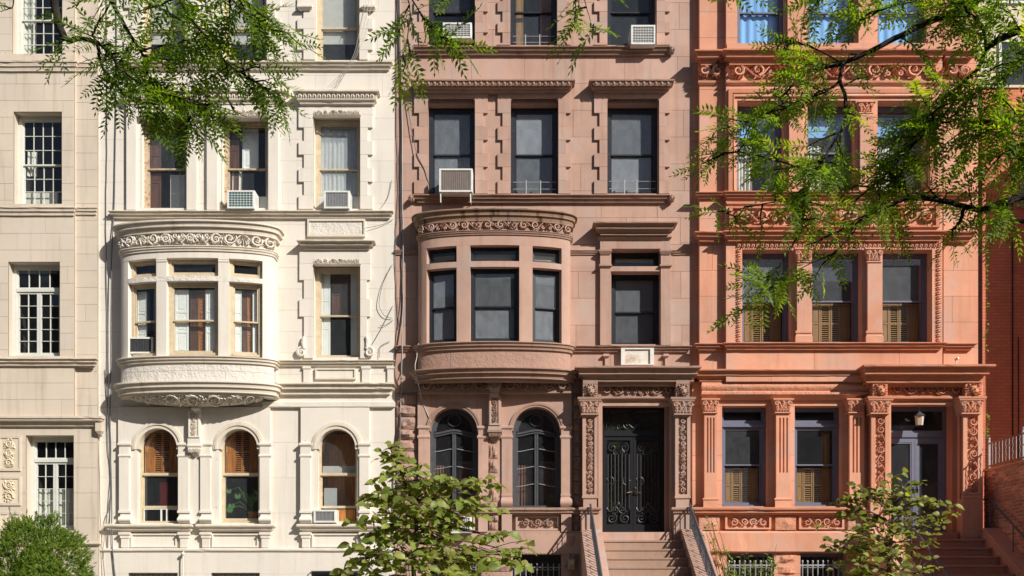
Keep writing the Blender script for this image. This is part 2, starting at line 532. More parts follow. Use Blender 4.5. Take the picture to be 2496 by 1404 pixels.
def link(name, me, parent=None, mat=None):
    o = bpy.data.objects.new(name, me)
    COL.objects.link(o)
    if mat is not None and me is not None and not me.materials:
        me.materials.append(M[mat] if isinstance(mat, str) else mat)
    if parent is not None:
        o.parent = parent
        o.location = -_wl(parent)
    return o

def build(mb, name, mat, parent=None, smooth=None):
    me = bpy.data.meshes.new(name)
    me.from_pydata([(x * S, -d * S, z * S + EYE) for x, d, z in mb.v], [], mb.f)
    me.validate(clean_customdata=False)
    bm = bmesh.new()
    bm.from_mesh(me)
    bmesh.ops.recalc_face_normals(bm, faces=bm.faces)
    bm.to_mesh(me)
    bm.free()
    if smooth:
        me.shade_smooth()
        me.set_sharp_from_angle(angle=math.radians(smooth))
    return link(name, me, parent, mat)

def tag(o, label=None, cat=None, group=None, kind=None):
    if label: o['label'] = label
    if cat: o['category'] = cat
    if group: o['group'] = group
    if kind: o['kind'] = kind
    return o

def thing(name, label, cat, at=(0, 0, 0), group=None):
    """an Empty at the thing's base; at = (X, d, Z) units"""
    o = bpy.data.objects.new(name, None)
    COL.objects.link(o)
    o.empty_display_size = 0.2
    w = Vector((at[0] * S, -at[1] * S, at[2] * S + EYE))
    o.location = w
    WORLD[o.name] = w
    tag(o, label, cat, group)
    return o
# ================================================================ architectural builders
GROUND = -EYE / S          # Z of the street in units

def stp(t, b, p, q=0.0):
    """stepped cornice profile: fillets and coves from projection p down to q"""
    h = b - t
    s = [(0.95, 0), (1, .03), (1, .12), (.80, .14), (.66, .38), (.74, .40), (.74, .46), (.50, .48), (.34, .76), (.42, .78), (.42, .84), (.10, .86), (.04, 1)]
    return [(q + (p - q) * u, t + h * v) for u, v in s]

def cut(a, b, spans):
    """interval a..b minus the spans"""
    out = [(a, b)]
    for s0, s1 in spans:
        nx = []
        for p, q in out:
            if s1 <= p or s0 >= q:
                nx.append((p, q))
            else:
                if s0 > p: nx.append((p, s0))
                if s1 < q: nx.append((s1, q))
        out = nx
    return [(p, q) for p, q in out if q - p > 0.5]

def wall(P, mat, x0, x1, y0, y1, holes, d, thick, course, blen, seed=0, phase=0.0, gap=0.7, blocks=True, n=None):
    """masonry wall: a backing wall with openings and, proud of it, every stone block as a piece of its own"""
    n = d if n is None else n
    rnd = random.Random(seed)
    ys = sorted(set([y0, y1] + [h[2] for h in holes] + [h[3] for h in holes]))
    ys = [y for y in ys if y0 <= y <= y1]
    mb = MB()
    for a, b in zip(ys, ys[1:]):
        m = (a + b) / 2
        for p, q in cut(x0, x1, [(h[0], h[1]) for h in holes if h[2] < m < h[3]]):
            mb.box(p, q, a, b, d - thick, d - 1.0, n)
    w = build(mb, "wall", mat, P)
    if not blocks:
        return w
    y = y0 - phase
    row = 0
    while y < y1:
        ya, yb = max(y, y0), min(y + course, y1)
        if yb - ya > 1:
            cuts = sorted(set([ya, yb] + [v for h in holes for v in (h[2], h[3]) if ya < v < yb]))
            off = (row % 2) * blen * 0.5 + rnd.uniform(-0.1, 0.1) * blen
            joints = []
            x = x0 - off
            while x < x1 + blen:
                joints.append(x + rnd.uniform(-0.08, 0.08) * blen)
                x += blen
            for a, b in zip(cuts, cuts[1:]):
                if b - a < 1.5:
                    continue
                m = (a + b) / 2
                for p, q in cut(x0, x1, [(h[0], h[1]) for h in holes if h[2] < m < h[3]]):
                    js = [p] + [j for j in joints if p + 14 < j < q - 14] + [q]
                    for u, v in zip(js, js[1:]):
                        g0 = gap / 2 if u > p else 0
                        g1 = gap / 2 if v < q else 0
                        t0 = gap / 2 if a == ya else 0
                        t1 = gap / 2 if b == yb else 0
                        bm_ = MB().boxu(ux(u + g0, n), ux(v - g1, n), uz(b - t1, n), uz(a + t0, n), d - 3, d + rnd.uniform(-0.12, 0.12))
                        build(bm_, "stone_block", mat, w)
        y += course
        row += 1
    return w

def quoins(P, mat, ox0, ox1, lw, ln, rn, rw, rows, d=5.0, base=0.0, n=0.0, name="quoin_block"):
    """toothed surround of single blocks; rows [(y0, y1, wide)]"""
    for y0, y1, wide in rows:
        l, r = (lw, rw) if wide else (ln, rn)
        dd = base + d
        for a, b in ((l, ox0), (ox1, r)):
            mb = MB().boxu(ux(a, n), ux(b, n), uz(y1 - 0.25, n), uz(y0 + 0.25, n), base - 2, dd + (0.25 if wide else 0))
            build(mb, name, mat, P)

def rows_of(y0, y1, first_wide_end, period):
    """a tall first block, then narrow and wide blocks in turn"""
    out = [(y0, first_wide_end, True)]
    y, w = first_wide_end, False
    while y < y1 - 1:
        e = min(y + period, y1)
        out.append((y, e, w))
        y, w = e, not w
    return out

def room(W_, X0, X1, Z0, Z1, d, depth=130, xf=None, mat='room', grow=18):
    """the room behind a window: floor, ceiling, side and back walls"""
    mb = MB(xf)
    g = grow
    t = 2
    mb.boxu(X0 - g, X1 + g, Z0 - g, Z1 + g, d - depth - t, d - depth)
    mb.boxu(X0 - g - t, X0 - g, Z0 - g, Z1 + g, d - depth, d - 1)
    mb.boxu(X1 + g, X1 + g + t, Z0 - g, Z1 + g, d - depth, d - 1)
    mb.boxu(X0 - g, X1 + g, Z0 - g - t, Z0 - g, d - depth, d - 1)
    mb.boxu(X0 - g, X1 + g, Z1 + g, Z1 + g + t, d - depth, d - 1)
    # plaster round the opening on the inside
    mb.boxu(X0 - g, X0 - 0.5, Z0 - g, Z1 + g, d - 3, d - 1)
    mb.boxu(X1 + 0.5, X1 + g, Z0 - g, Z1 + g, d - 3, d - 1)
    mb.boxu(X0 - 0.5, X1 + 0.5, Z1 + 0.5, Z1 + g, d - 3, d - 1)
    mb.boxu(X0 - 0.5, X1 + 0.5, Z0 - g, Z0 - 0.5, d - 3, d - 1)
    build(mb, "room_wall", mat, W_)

def rails(mb, X0, X1, Z0, Z1, d0, d1, w, wt=None, wb=None):
    wt = w if wt is None else wt
    wb = w if wb is None else wb
    mb.boxu(X0, X0 + w, Z0, Z1, d0, d1)
    mb.boxu(X1 - w, X1, Z0, Z1, d0, d1)
    mb.boxu(X0 + w, X1 - w, Z1 - wt, Z1, d0, d1 - 0.2)
    mb.boxu(X0 + w, X1 - w, Z0, Z0 + wb, d0, d1 - 0.2)

def sash(P, X0, X1, Z0, Z1, d0, d1, w, mat, gmat, grid=None, mw=1.3, xf=None, wt=None, wb=None):
    """one sash with its muntins, and each pane as a piece"""
    mb = MB(xf)
    rails(mb, X0, X1, Z0, Z1, d0, d1, w, wt, wb)
    wt = w if wt is None else wt
    wb = w if wb is None else wb
    a0, a1, b0, b1 = X0 + w, X1 - w, Z0 + wb, Z1 - wt
    nc, nr = grid or (1, 1)
    for i in range(1, nc):
        x = a0 + (a1 - a0) * i / nc
        mb.boxu(x - mw / 2, x + mw / 2, b0, b1, d0 + 0.4, d1 - 0.6)
    for j in range(1, nr):
        z = b0 + (b1 - b0) * j / nr
        for i in range(nc):
            xa = a0 + (a1 - a0) * i / nc + (mw / 2 if i else 0)
            xb = a0 + (a1 - a0) * (i + 1) / nc - (mw / 2 if i < nc - 1 else 0)
            mb.boxu(xa, xb, z - mw / 2, z + mw / 2, d0 + 0.5, d1 - 0.8)
    build(mb, "sash", mat, P)
    dm = (d0 + d1) / 2 - 0.6
    for i in range(nc):
        for j in range(nr):
            xa = a0 + (a1 - a0) * i / nc - 0.3
            xb = a0 + (a1 - a0) * (i + 1) / nc + 0.3
            za = b0 + (b1 - b0) * j / nr - 0.3
            zb = b0 + (b1 - b0) * (j + 1) / nr + 0.3
            pm = MB(xf)
            tx, tz = random.Random(int(xa * 13 + za * 7)).uniform(-0.35, 0.35), random.Random(int(xa * 5 + za * 11)).uniform(-0.35, 0.35)
            q = [(xa + 0.2, za + 0.2, -tx - tz), (xb - 0.2, za + 0.2, tx - tz), (xb - 0.2, zb - 0.2, tx + tz), (xa + 0.2, zb - 0.2, -tx + tz)]
            pm.add([(u, dm + 0.25 + t, v) for u, v, t in q] + [(u, dm - 0.25 + t, v) for u, v, t in q],
                   [(0, 1, 2, 3), (7, 6, 5, 4), (0, 4, 5, 1), (1, 5, 6, 2), (2, 6, 7, 3), (3, 7, 4, 0)])
            build(pm, "pane", gmat, P)

def window(P, X0, X1, Z0, Z1, d, mat, gmat='glass', meet=0.52, fw=6, sw=5, grid=None, xf=None, fd=12, label=None, trim=None, roomd=130,
           top=None, raised=0.0, low=None):
    """double-hung window in a rectangular opening, raw units; d = front of the frame"""
    mb = MB(xf)
    mb.boxu(X0, X0 + fw, Z0, Z1, d - fd, d)
    mb.boxu(X1 - fw, X1, Z0, Z1, d - fd, d)
    mb.boxu(X0 + fw, X1 - fw, Z1 - fw, Z1, d - fd, d - 0.3)
    mb.boxu(X0 + fw, X1 - fw, Z0, Z0 + fw * 0.6, d - fd, d + 1.5)
    # stop beads
    mb.boxu(X0 + fw, X0 + fw + 1.5, Z0 + fw * 0.6, Z1 - fw, d - 2.5, d - 0.8)
    mb.boxu(X1 - fw - 1.5, X1 - fw, Z0 + fw * 0.6, Z1 - fw, d - 2.5, d - 0.8)
    Wd = build(mb, "window", mat, P)
    if label: Wd['label'] = label
    a0, a1 = X0 + fw, X1 - fw
    zm = Z1 - (Z1 - Z0) * meet
    sash(Wd, a0, a1, zm - 1.5, Z1 - fw, d - 6, d - 2.6, sw, mat, gmat, grid, xf=xf, wb=3.5)
    sash(Wd, a0, a1, Z0 + fw * 0.6 + raised, zm + 2.2 + raised * 0.0, d - 10.5, d - 6.3, sw, mat, low or gmat, grid, xf=xf, wt=3.5, wb=sw * 1.3)
    if roomd:
        room(Wd, X0, X1, Z0, Z1, d - fd, roomd, xf)
    return Wd

def casement(P, X0, X1, Z0, Z1, d, mat, gmat, trans, tg, lg, fw=5, xf=None, roomd=120):
    """pair of casements under a transom light; trans = fraction of height; tg, lg pane grids"""
    mb = MB(xf)
    zt = Z1 - (Z1 - Z0) * trans
    mb.boxu(X0, X0 + fw, Z0, Z1, d - 10, d)
    mb.boxu(X1 - fw, X1, Z0, Z1, d - 10, d)
    mb.boxu(X0 + fw, X1 - fw, Z1 - fw, Z1, d - 10, d - 0.3)
    mb.boxu(X0 + fw, X1 - fw, Z0, Z0 + fw, d - 10, d + 1)
    mb.boxu(X0 + fw, X1 - fw, zt - 4, zt + 4, d - 10, d + 1)
    Wd = build(mb, "window", mat, P)
    a0, a1 = X0 + fw, X1 - fw
    mid = (a0 + a1) / 2
    sash(Wd, a0, a1, zt + 4, Z1 - fw, d - 7, d - 2, 3, mat, gmat, tg, xf=xf)
    sash(Wd, a0, mid - 0.3, Z0 + fw, zt - 4, d - 7, d - 2, 5, mat, gmat, lg, xf=xf)
    sash(Wd, mid + 0.3, a1, Z0 + fw, zt - 4, d - 7, d - 2, 5, mat, gmat, lg, xf=xf)
    if roomd:
        room(Wd, X0, X1, Z0, Z1, d - 10, roomd, xf)
    return Wd

def light(P, X0, X1, Z0, Z1, d, mat, gmat, fw=6, xf=None, roomd=80):
    """fixed single light"""
    mb = MB(xf)
    rails(mb, X0, X1, Z0, Z1, d - 10, d, fw)
    rails(mb, X0 + fw, X1 - fw, Z0 + fw, Z1 - fw, d - 8, d - 3, 3)
    Wd = build(mb, "window", mat, P)
    build(MB(xf).boxu(X0 + fw + 2.8, X1 - fw - 2.8, Z0 + fw + 2.8, Z1 - fw - 2.8, d - 6.2, d - 5.7), "pane", gmat, Wd)
    if roomd:
        room(Wd, X0, X1, Z0, Z1, d - 10, roomd, xf)
    return Wd

def shutter(P, X0, X1, Z0, Z1, d, mat, louvers=True, xf=None, panels=2, gaps=False):
    """panelled or louvred inside shutter leaf"""
    mb = MB(xf)
    w = max(2.2, (X1 - X0) * 0.14)
    rails(mb, X0, X1, Z0, Z1, d - 2.4, d, w)
    n = panels
    for k in range(n):
        za = Z0 + w + (Z1 - Z0 - 2 * w) * k / n
        zb = Z0 + w + (Z1 - Z0 - 2 * w) * (k + 1) / n
        if k < n - 1:
            mb.boxu(X0 + w, X1 - w, zb - w / 2, zb + w / 2, d - 2.4, d - 0.1)
            zb -= w / 2
        if k:
            za += w / 2
        if louvers:
            z = za + 1.6
            while z < zb - 1:
                mb.add([(X0 + w, d - 1.9, z + 1.5), (X1 - w, d - 1.9, z + 1.5), (X1 - w, d - 0.5, z - 0.6), (X0 + w, d - 0.5, z - 0.6),
                        (X0 + w, d - 2.3, z + 1.1), (X1 - w, d - 2.3, z + 1.1), (X1 - w, d - 0.9, z - 1.0), (X0 + w, d - 0.9, z - 1.0)],
                       [(0, 1, 2, 3), (7, 6, 5, 4), (0, 4, 5, 1), (3, 2, 6, 7), (0, 3, 7, 4), (1, 5, 6, 2)])
                z += 5.2 if gaps else 3.4
            if not gaps:
                mb.boxu(X0 + w, X1 - w, za, zb, d - 2.9, d - 2.5)
        else:
            mb.boxu(X0 + w, X1 - w, za, zb, d - 2.4, d - 1.2)
            mb.boxu(X0 + w * 1.8, X1 - w * 1.8, za + w, zb - w, d - 1.4, d - 0.5)
    build(mb, "shutter", mat, P)

def curtain(P, X0, X1, Z0, Z1, d, mat, folds=6, amp=2.0, xf=None, seed=1, name="curtain"):
    rnd = random.Random(seed)
    n = folds * 6
    ph = rnd.uniform(0, 6)
    vs, fs = [], []
    for i in range(n + 1):
        t = i / n
        x = X0 + (X1 - X0) * t
        for k, z in enumerate((Z1, (Z0 + Z1) / 2, Z0)):
            a = amp * (0.7, 1.0, 1.15)[k]
            dd = d + a * math.sin(t * folds * 2 * math.pi + ph + 0.3 * k) + 0.5 * a * math.sin(t * folds * 4.4 + k * 0.5)
            vs += [(x, dd, z), (x, dd - 0.5, z)]
    for i in range(n):
        for k in range(2):
            a = (i * 3 + k) * 2
            b = ((i + 1) * 3 + k) * 2
            fs += [(a, a + 2, b + 2, b), (a + 1, b + 1, b + 3, a + 3)]
    mb = MB(xf)
    mb.add(vs, fs)
    build(mb, name, mat, P, smooth=60)

# ---------------------------------------------------------------- carving
def leaf3(mb, f, u, v, ang, ln, wd, h, curl=0.0):
    """carved leaf: a ridged blade on a panel; f(u, v, h) -> point"""
    c, s = math.cos(ang), math.sin(ang)
    def q(a, b, k):
        a2 = a
        b2 = b + curl * ln * (a / ln) ** 2
        return f(u + a2 * c - b2 * s, v + a2 * s + b2 * c, k)
    vs = [q(0, 0, h * 0.5), q(ln * 0.35, wd * 0.5, 0.0), q(ln * 0.35, -wd * 0.5, 0.0), q(ln * 0.45, 0, h), q(ln, 0, h * 0.35),
          q(ln * 0.75, wd * 0.36, 0.0), q(ln * 0.75, -wd * 0.36, 0.0)]
    mb.add(vs, [(0, 1, 3), (0, 3, 2), (1, 5, 3), (3, 5, 4), (3, 4, 6), (3, 6, 2), (0, 2, 1), (1, 2, 6, 5), (5, 6, 4)])

def curl(mb, f, u, v, R, a0, turns, r0, r1, h, seg=20, sgn=1, sides=5, rin=0.12):
    pts, rad = [], []
    for i in range(seg + 1):
        t = i / seg
        a = a0 + sgn * turns * 2 * math.pi * t
        rr = R * ((1 - t) ** 0.85 * (1 - rin) + rin)
        pts.append(f(u + rr * math.cos(a), v + rr * math.sin(a), h))
        rad.append(r0 + (r1 - r0) * t)
    mb.tube(pts, rad, sides)

def scrollwork(f, L, H, seed=0, cell=1.0, fat=1.0, h=1.0, mirror=True, leaves=7, spray=0.4):
    """running acanthus: uneven scrolls with lobed edges, and sprays of leaves between them"""
    rnd = random.Random(seed)
    mb = MB()
    n = max(2, int(round(L / (H * cell))))
    ws = [rnd.uniform(0.85, 1.18) for _ in range(n)]
    if mirror:
        ws = [ws[min(i, n - 1 - i)] for i in range(n)]
    kinds = ['spray' if (i % 3 == 2 and spray) else 'scroll' for i in range(n)]
    if mirror:
        kinds = [kinds[min(i, n - 1 - i)] for i in range(n)]
    tot = sum(ws)
    u0 = 0.0
    tr = 0.062 * H * fat
    for i in range(n):
        cw = L * ws[i] / tot
        cu = u0 + cw / 2
        u0 += cw
        up = 1 if min(i, n - 1 - i if mirror else i) % 2 else -1
        side = -1 if (mirror and cu > L / 2) else 1
        cv = H * (0.5 + up * 0.02 + rnd.uniform(-0.02, 0.02))
        R = min(cw * 0.5, H * 0.47) * rnd.uniform(0.90, 1.0)
        if kinds[i] == 'scroll':
            a0 = -up * math.pi / 2 + rnd.uniform(-0.5, 0.5)
            turns = rnd.uniform(1.15, 1.6)
            curl(mb, f, cu, cv, R - tr, a0, turns, tr * 1.15, tr * 0.55, h * tr * 0.9, 18, up * side, 5, 0.15)
            for k in range(9):
                a = a0 + up * side * (0.2 + k * 0.62)
                rr = R * (1 - k * 0.035)
                leaf3(mb, f, cu + rr * 0.80 * math.cos(a), cv + rr * 0.80 * math.sin(a), a + up * side * rnd.uniform(0.5, 1.1), H * rnd.uniform(0.16, 0.26), H * 0.11, h * H * 0.11, up * side * 0.3)
            m = rnd.choice((5, 6))
            for k in range(m):
                leaf3(mb, f, cu, cv, 6.283 * k / m + rnd.uniform(-.2, .2), R * 0.40, R * 0.24, h * H * 0.12)
        else:
            for k in range(9):
                a = math.pi / 2 * (1 if up > 0 else -1) + (k - 4) * 0.42
                leaf3(mb, f, cu - 0.1 * H * math.cos(a), cv - up * H * 0.26, a, H * rnd.uniform(0.5, 0.72) * (1 - 0.06 * abs(k - 4)), H * 0.13, h * H * 0.13, 0.25 * (k - 4) / 4)
            for s in (-1, 1):
                curl(mb, f, cu + s * cw * 0.27, cv + up * H * 0.18, H * 0.17, -up * math.pi / 2, 1.2, tr * 0.8, tr * 0.5, h * tr * 0.8, 12, s * up)
        # stalk and stray leaves running to the next motif
        if i < n - 1:
            pts = []
            for k in range(7):
                t = k / 6
                pts.append(f(cu + cw * t, cv - up * R * math.cos(t * math.pi) * 0.9, h * tr * 0.8))
            mb.tube(pts, tr * 0.7, 5)
        for k in range(leaves):
            uu = min(max(cu + cw * rnd.choice((-0.5, 0.5)) + rnd.uniform(-0.2, 0.2) * H, H * 0.12), L - H * 0.12)
            vv = H * rnd.uniform(0.12, 0.88)
            aim = math.pi / 2 if vv < H / 2 else -math.pi / 2
            leaf3(mb, f, uu, vv, aim + rnd.uniform(-1.2, 1.2), H * rnd.uniform(0.2, 0.32), H * rnd.uniform(0.09, 0.14), h * H * 0.11, rnd.uniform(-0.4, 0.4))
    return mb

def flat_map(x0, y1, d, n=None, vert=False):
    """panel map: u to the right and v up from image point (x0, y1), h outwards"""
    n = d if n is None else n
    X, Z = ux(x0, n), uz(y1, n)
    if vert:
        return lambda u, v, h: (X + v, d + h, Z + u)
    return lambda u, v, h: (X + u, d + h, Z + v)

def frieze(P, x0, x1, y0, y1, d, mat, seed, n=None, h=1.0, cell=1.0, name="carved_frieze", vert=False, fat=1.0, leaves=7, ground=True):
    n = d if n is None else n
    f = flat_map(x0, y1, d, n, vert)
    k = 1 - n / D
    L, H = (x1 - x0) * k, (y1 - y0) * k
    if vert:
        L, H = H, L
    mb = scrollwork(f, L, H, seed, cell, fat, h * 1.7, leaves=leaves)
    return build(mb, name, mat, P, smooth=50)

def capital(P, x0, x1, y0, y1, d, base, mat, n=None, seed=0):
    """small foliate capital with corner volutes under a moulded abacus"""
    n = d if n is None else n
    X0, X1, Z0, Z1 = ux(x0, n), ux(x1, n), uz(y1, n), uz(y0, n)
    w, h = X1 - X0, Z1 - Z0
    cx = (X0 + X1) / 2
    mb = MB()
    mb.boxu(X0 - 1, X1 + 1, Z1 - h * 0.10, Z1, base, d + 1.5)
    mb.boxu(X0 + 1, X1 - 1, Z1 - h * 0.17, Z1 - h * 0.10, base, d - 0.5)
    # bell
    t0, t1 = w * 0.36, w * 0.46
    zb, zt = Z0 + h * 0.12, Z1 - h * 0.17
    db, dt = d - 5, d - 2.5
    mb.add([(cx - t0, base, zb), (cx + t0, base, zb), (cx + t0, db, zb), (cx - t0, db, zb), (cx - t1, base, zt), (cx + t1, base, zt), (cx + t1, dt, zt), (cx - t1, dt, zt)],
           [(3, 2, 6, 7), (0, 3, 7, 4), (2, 1, 5, 6), (4, 7, 6, 5), (0, 1, 2, 3)])
    mb.boxu(cx - w * 0.41, cx + w * 0.41, Z0, Z0 + h * 0.08, base, d - 2.5)
    f = lambda u, v, k: (cx + u, d - 4 + k, Z0 + v)
    for s in (-1, 1):
        curl(mb, f, s * w * 0.35, h * 0.68, h * 0.17, math.pi / 2, 1.6, h * 0.05, h * 0.03, 3.0, 16, s)
        mb.tube([f(s * w * 0.06, h * 0.3, 1.5), f(s * w * 0.14, h * 0.6, 2.2), f(s * w * 0.25, h * 0.82, 3)], [h * 0.035] * 3, 5)
    rnd = random.Random(seed)
    for row, (z, ln, k) in enumerate(((0.10, 0.36, 5), (0.30, 0.34, 4), (0.52, 0.30, 3))):
        for i in range(k):
            u = ((i + 0.5) / k - 0.5) * w * (0.72 + 0.06 * row)
            for da in (-0.55, 0, 0.55):
                leaf3(mb, f, u, z * h, math.pi / 2 + da + rnd.uniform(-0.15, 0.15), ln * h * (1 if da == 0 else 0.75), h * 0.14, h * 0.10)
    mb.dome(cx, d - 2, Z0 + h * 0.78, h * 0.1, 3.5, h * 0.1, 7, 3)
    return build(mb, "capital", mat, P, smooth=50)

def lion(P, x0, x1, y0, y1, d, base, mat, n=None, k=0):
    """console block carved with a maned animal head"""
    n = d if n is None else n
    X0, X1, Z0, Z1 = ux(x0, n), ux(x1, n), uz(y1, n), uz(y0, n)
    cx, w, h = (X0 + X1) / 2, X1 - X0, Z1 - Z0
    mb = MB()
    mb.boxu(X0, X1, Z0, Z1, base, d - 9)
    cz = Z0 + h * 0.5
    f = lambda u, v, q: (cx + u, d - 9 + q, cz + v)
    for i in range(16):
        a = 6.283 * i / 16
        leaf3(mb, f, w * 0.24 * math.cos(a), h * 0.24 * math.sin(a), a + 0.3, w * 0.28, w * 0.15, 5, 0.2)
    mb.dome(cx, d - 9, cz, w * 0.31, 8, h * 0.33, 10, 4)
    mb.dome(cx, d - 4, cz - h * 0.12, w * 0.15, 6, h * 0.13, 8, 3)
    mb.dome(cx, d - 3, cz + h * 0.0, w * 0.06, 5, h * 0.14, 6, 3)
    for s in (-1, 1):
        mb.dome(cx + s * w * 0.17, d - 5, cz + h * 0.15, w * 0.11, 4, h * 0.05, 7, 3)
        mb.dome(cx + s * w * 0.28, d - 8, cz + h * 0.30, w * 0.08, 5, h * 0.09, 6, 3)
        mb.dome(cx + s * w * 0.10, d - 2.5, cz - h * 0.17, w * 0.08, 4, h * 0.07, 7, 3)
    mb.dome(cx, d - 5, cz - h * 0.3, w * 0.10, 5, h * 0.06, 7, 3)
    return build(mb, "carved_console", mat, P, smooth=50)

def eggs(P, x0, x1, y0, y1, d, mat, pitch, n=None, ball=0.36, name="egg_and_dart_course"):
    n = d if n is None else n
    X0, X1, Z0, Z1 = ux(x0, n), ux(x1, n), uz(y1, n), uz(y0, n)
    k = max(1, int((X1 - X0) / pitch))
    p = (X1 - X0) / k
    h = Z1 - Z0
    mb = MB()
    for i in range(k):
        c = X0 + (i + 0.5) * p
        mb.dome(c, d - 1, (Z0 + Z1) / 2, p * ball, 4.5, h * 0.46, 8, 3)
        mb.ring(0, 0, 1, 1, 0, 0, seg=1) if False else None
        pts = [(c + p * 0.44 * math.cos(a), d + 0.8, (Z0 + Z1) / 2 + h * 0.5 * math.sin(a)) for a in [math.pi * (1 + j / 6) for j in range(7)]]
        mb.tube(pts, p * 0.07, 4)
        mb.boxu(c + p * 0.46, c + p * 0.54, Z0, Z1, d - 2, d + 2.0)
    return build(mb, name, mat, P, smooth=50)

def leafband(P, x0, x1, y0, y1, d, mat, pitch, n=None, vert=False, name="leaf_border"):
    """row of small carved leaves"""
    n = d if n is None else n
    f = flat_map(x0, y1, d, n, vert)
    k = 1 - n / D
    L, H = (x1 - x0) * k, (y1 - y0) * k
    if vert: L, H = H, L
    mb = MB()
    m = max(1, int(L / pitch))
    p = L / m
    for i in range(m):
        u = (i + 0.5) * p
        leaf3(mb, f, u - p * 0.3, H * 0.1, math.pi / 2 - 0.35, H * 0.95, p * 0.5, 3.2, 0.3)
        leaf3(mb, f, u + p * 0.3, H * 0.1, math.pi / 2 + 0.35, H * 0.95, p * 0.5, 3.2, -0.3)
        q = f(u, H * 0.5, 0.5)
        mb.dome(q[0], q[1], q[2], H * 0.16, 2.5, H * 0.16, 6, 2)
    return build(mb, name, mat, P, smooth=50)

def plate_arch(mb, x0, x1, y0, y1, cx, r, ys, d0, d1, n=None, seg=14):
    """plate with a round-headed opening cut down to its lower edge"""
    n = d1 if n is None else n
    f = 1 - n / D
    X0, X1, Zt, Zb = ux(x0, n), ux(x1, n), uz(y0, n), uz(y1, n)
    C, Zs, R = ux(cx, n), uz(ys, n), r * f
    arcL = [(C - R * math.cos(math.pi / 2 * i / seg), Zs + R * math.sin(math.pi / 2 * i / seg)) for i in range(seg + 1)]
    mb.prism([(X0, Zb), (C - R, Zb)] + arcL + [(C, Zt), (X0, Zt)], d0, d1)
    arcR = [(C + R * math.sin(math.pi / 2 * i / seg), Zs + R * math.cos(math.pi / 2 * i / seg)) for i in range(seg + 1)]
    mb.prism(arcR + [(C + R, Zb), (X1, Zb), (X1, Zt), (C, Zt)], d0, d1)

def rough_block(X0, X1, Z0, Z1, d0, d1, amp, seed, nx=6, nz=4):
    """rock-faced block: worn margins and a broken, uneven face"""
    rnd = random.Random(seed)
    mb = MB()
    vs, fs = [], []
    for j in range(nz + 1):
        for i in range(nx + 1):
            u, v = i / nx, j / nz
            edge = min(1.0, 3.0 * min(u, 1 - u, v, 1 - v) + 0.0)
            q = noise.noise(Vector((X0 * 0.05 + u * 3 + seed, Z0 * 0.07 + v * 2.4, seed * 0.37)))
            jx = (rnd.uniform(-1, 1) * (X1 - X0) * 0.03) if 0 < i < nx else 0
            jz = (rnd.uniform(-1, 1) * (Z1 - Z0) * 0.05) if 0 < j < nz else rnd.uniform(-0.5, 0.5)
            vs.append((X0 + (X1 - X0) * u + jx, d1 - amp + amp * edge * (0.75 + 0.9 * q) + rnd.uniform(-0.1, 0.1) * amp * edge, Z0 + (Z1 - Z0) * v + jz))
    for j in range(nz):
        for i in range(nx):
            a = j * (nx + 1) + i
            fs.append((a, a + 1, a + nx + 2, a + nx + 1))
    b = len(vs)
    ring = [i for i in range(nx + 1)] + [(j + 1) * (nx + 1) - 1 for j in range(1, nz + 1)] + [nz * (nx + 1) + i for i in range(nx - 1, -1, -1)] + [j * (nx + 1) for j in range(nz - 1, 0, -1)]
    for i in ring:
        vs.append((vs[i][0], d0, vs[i][2]))
    k = len(ring)
    for i in range(k):
        fs.append((ring[i], b + i, b + (i + 1) % k, ring[(i + 1) % k]))
    mb.add(vs, fs)
    return mb

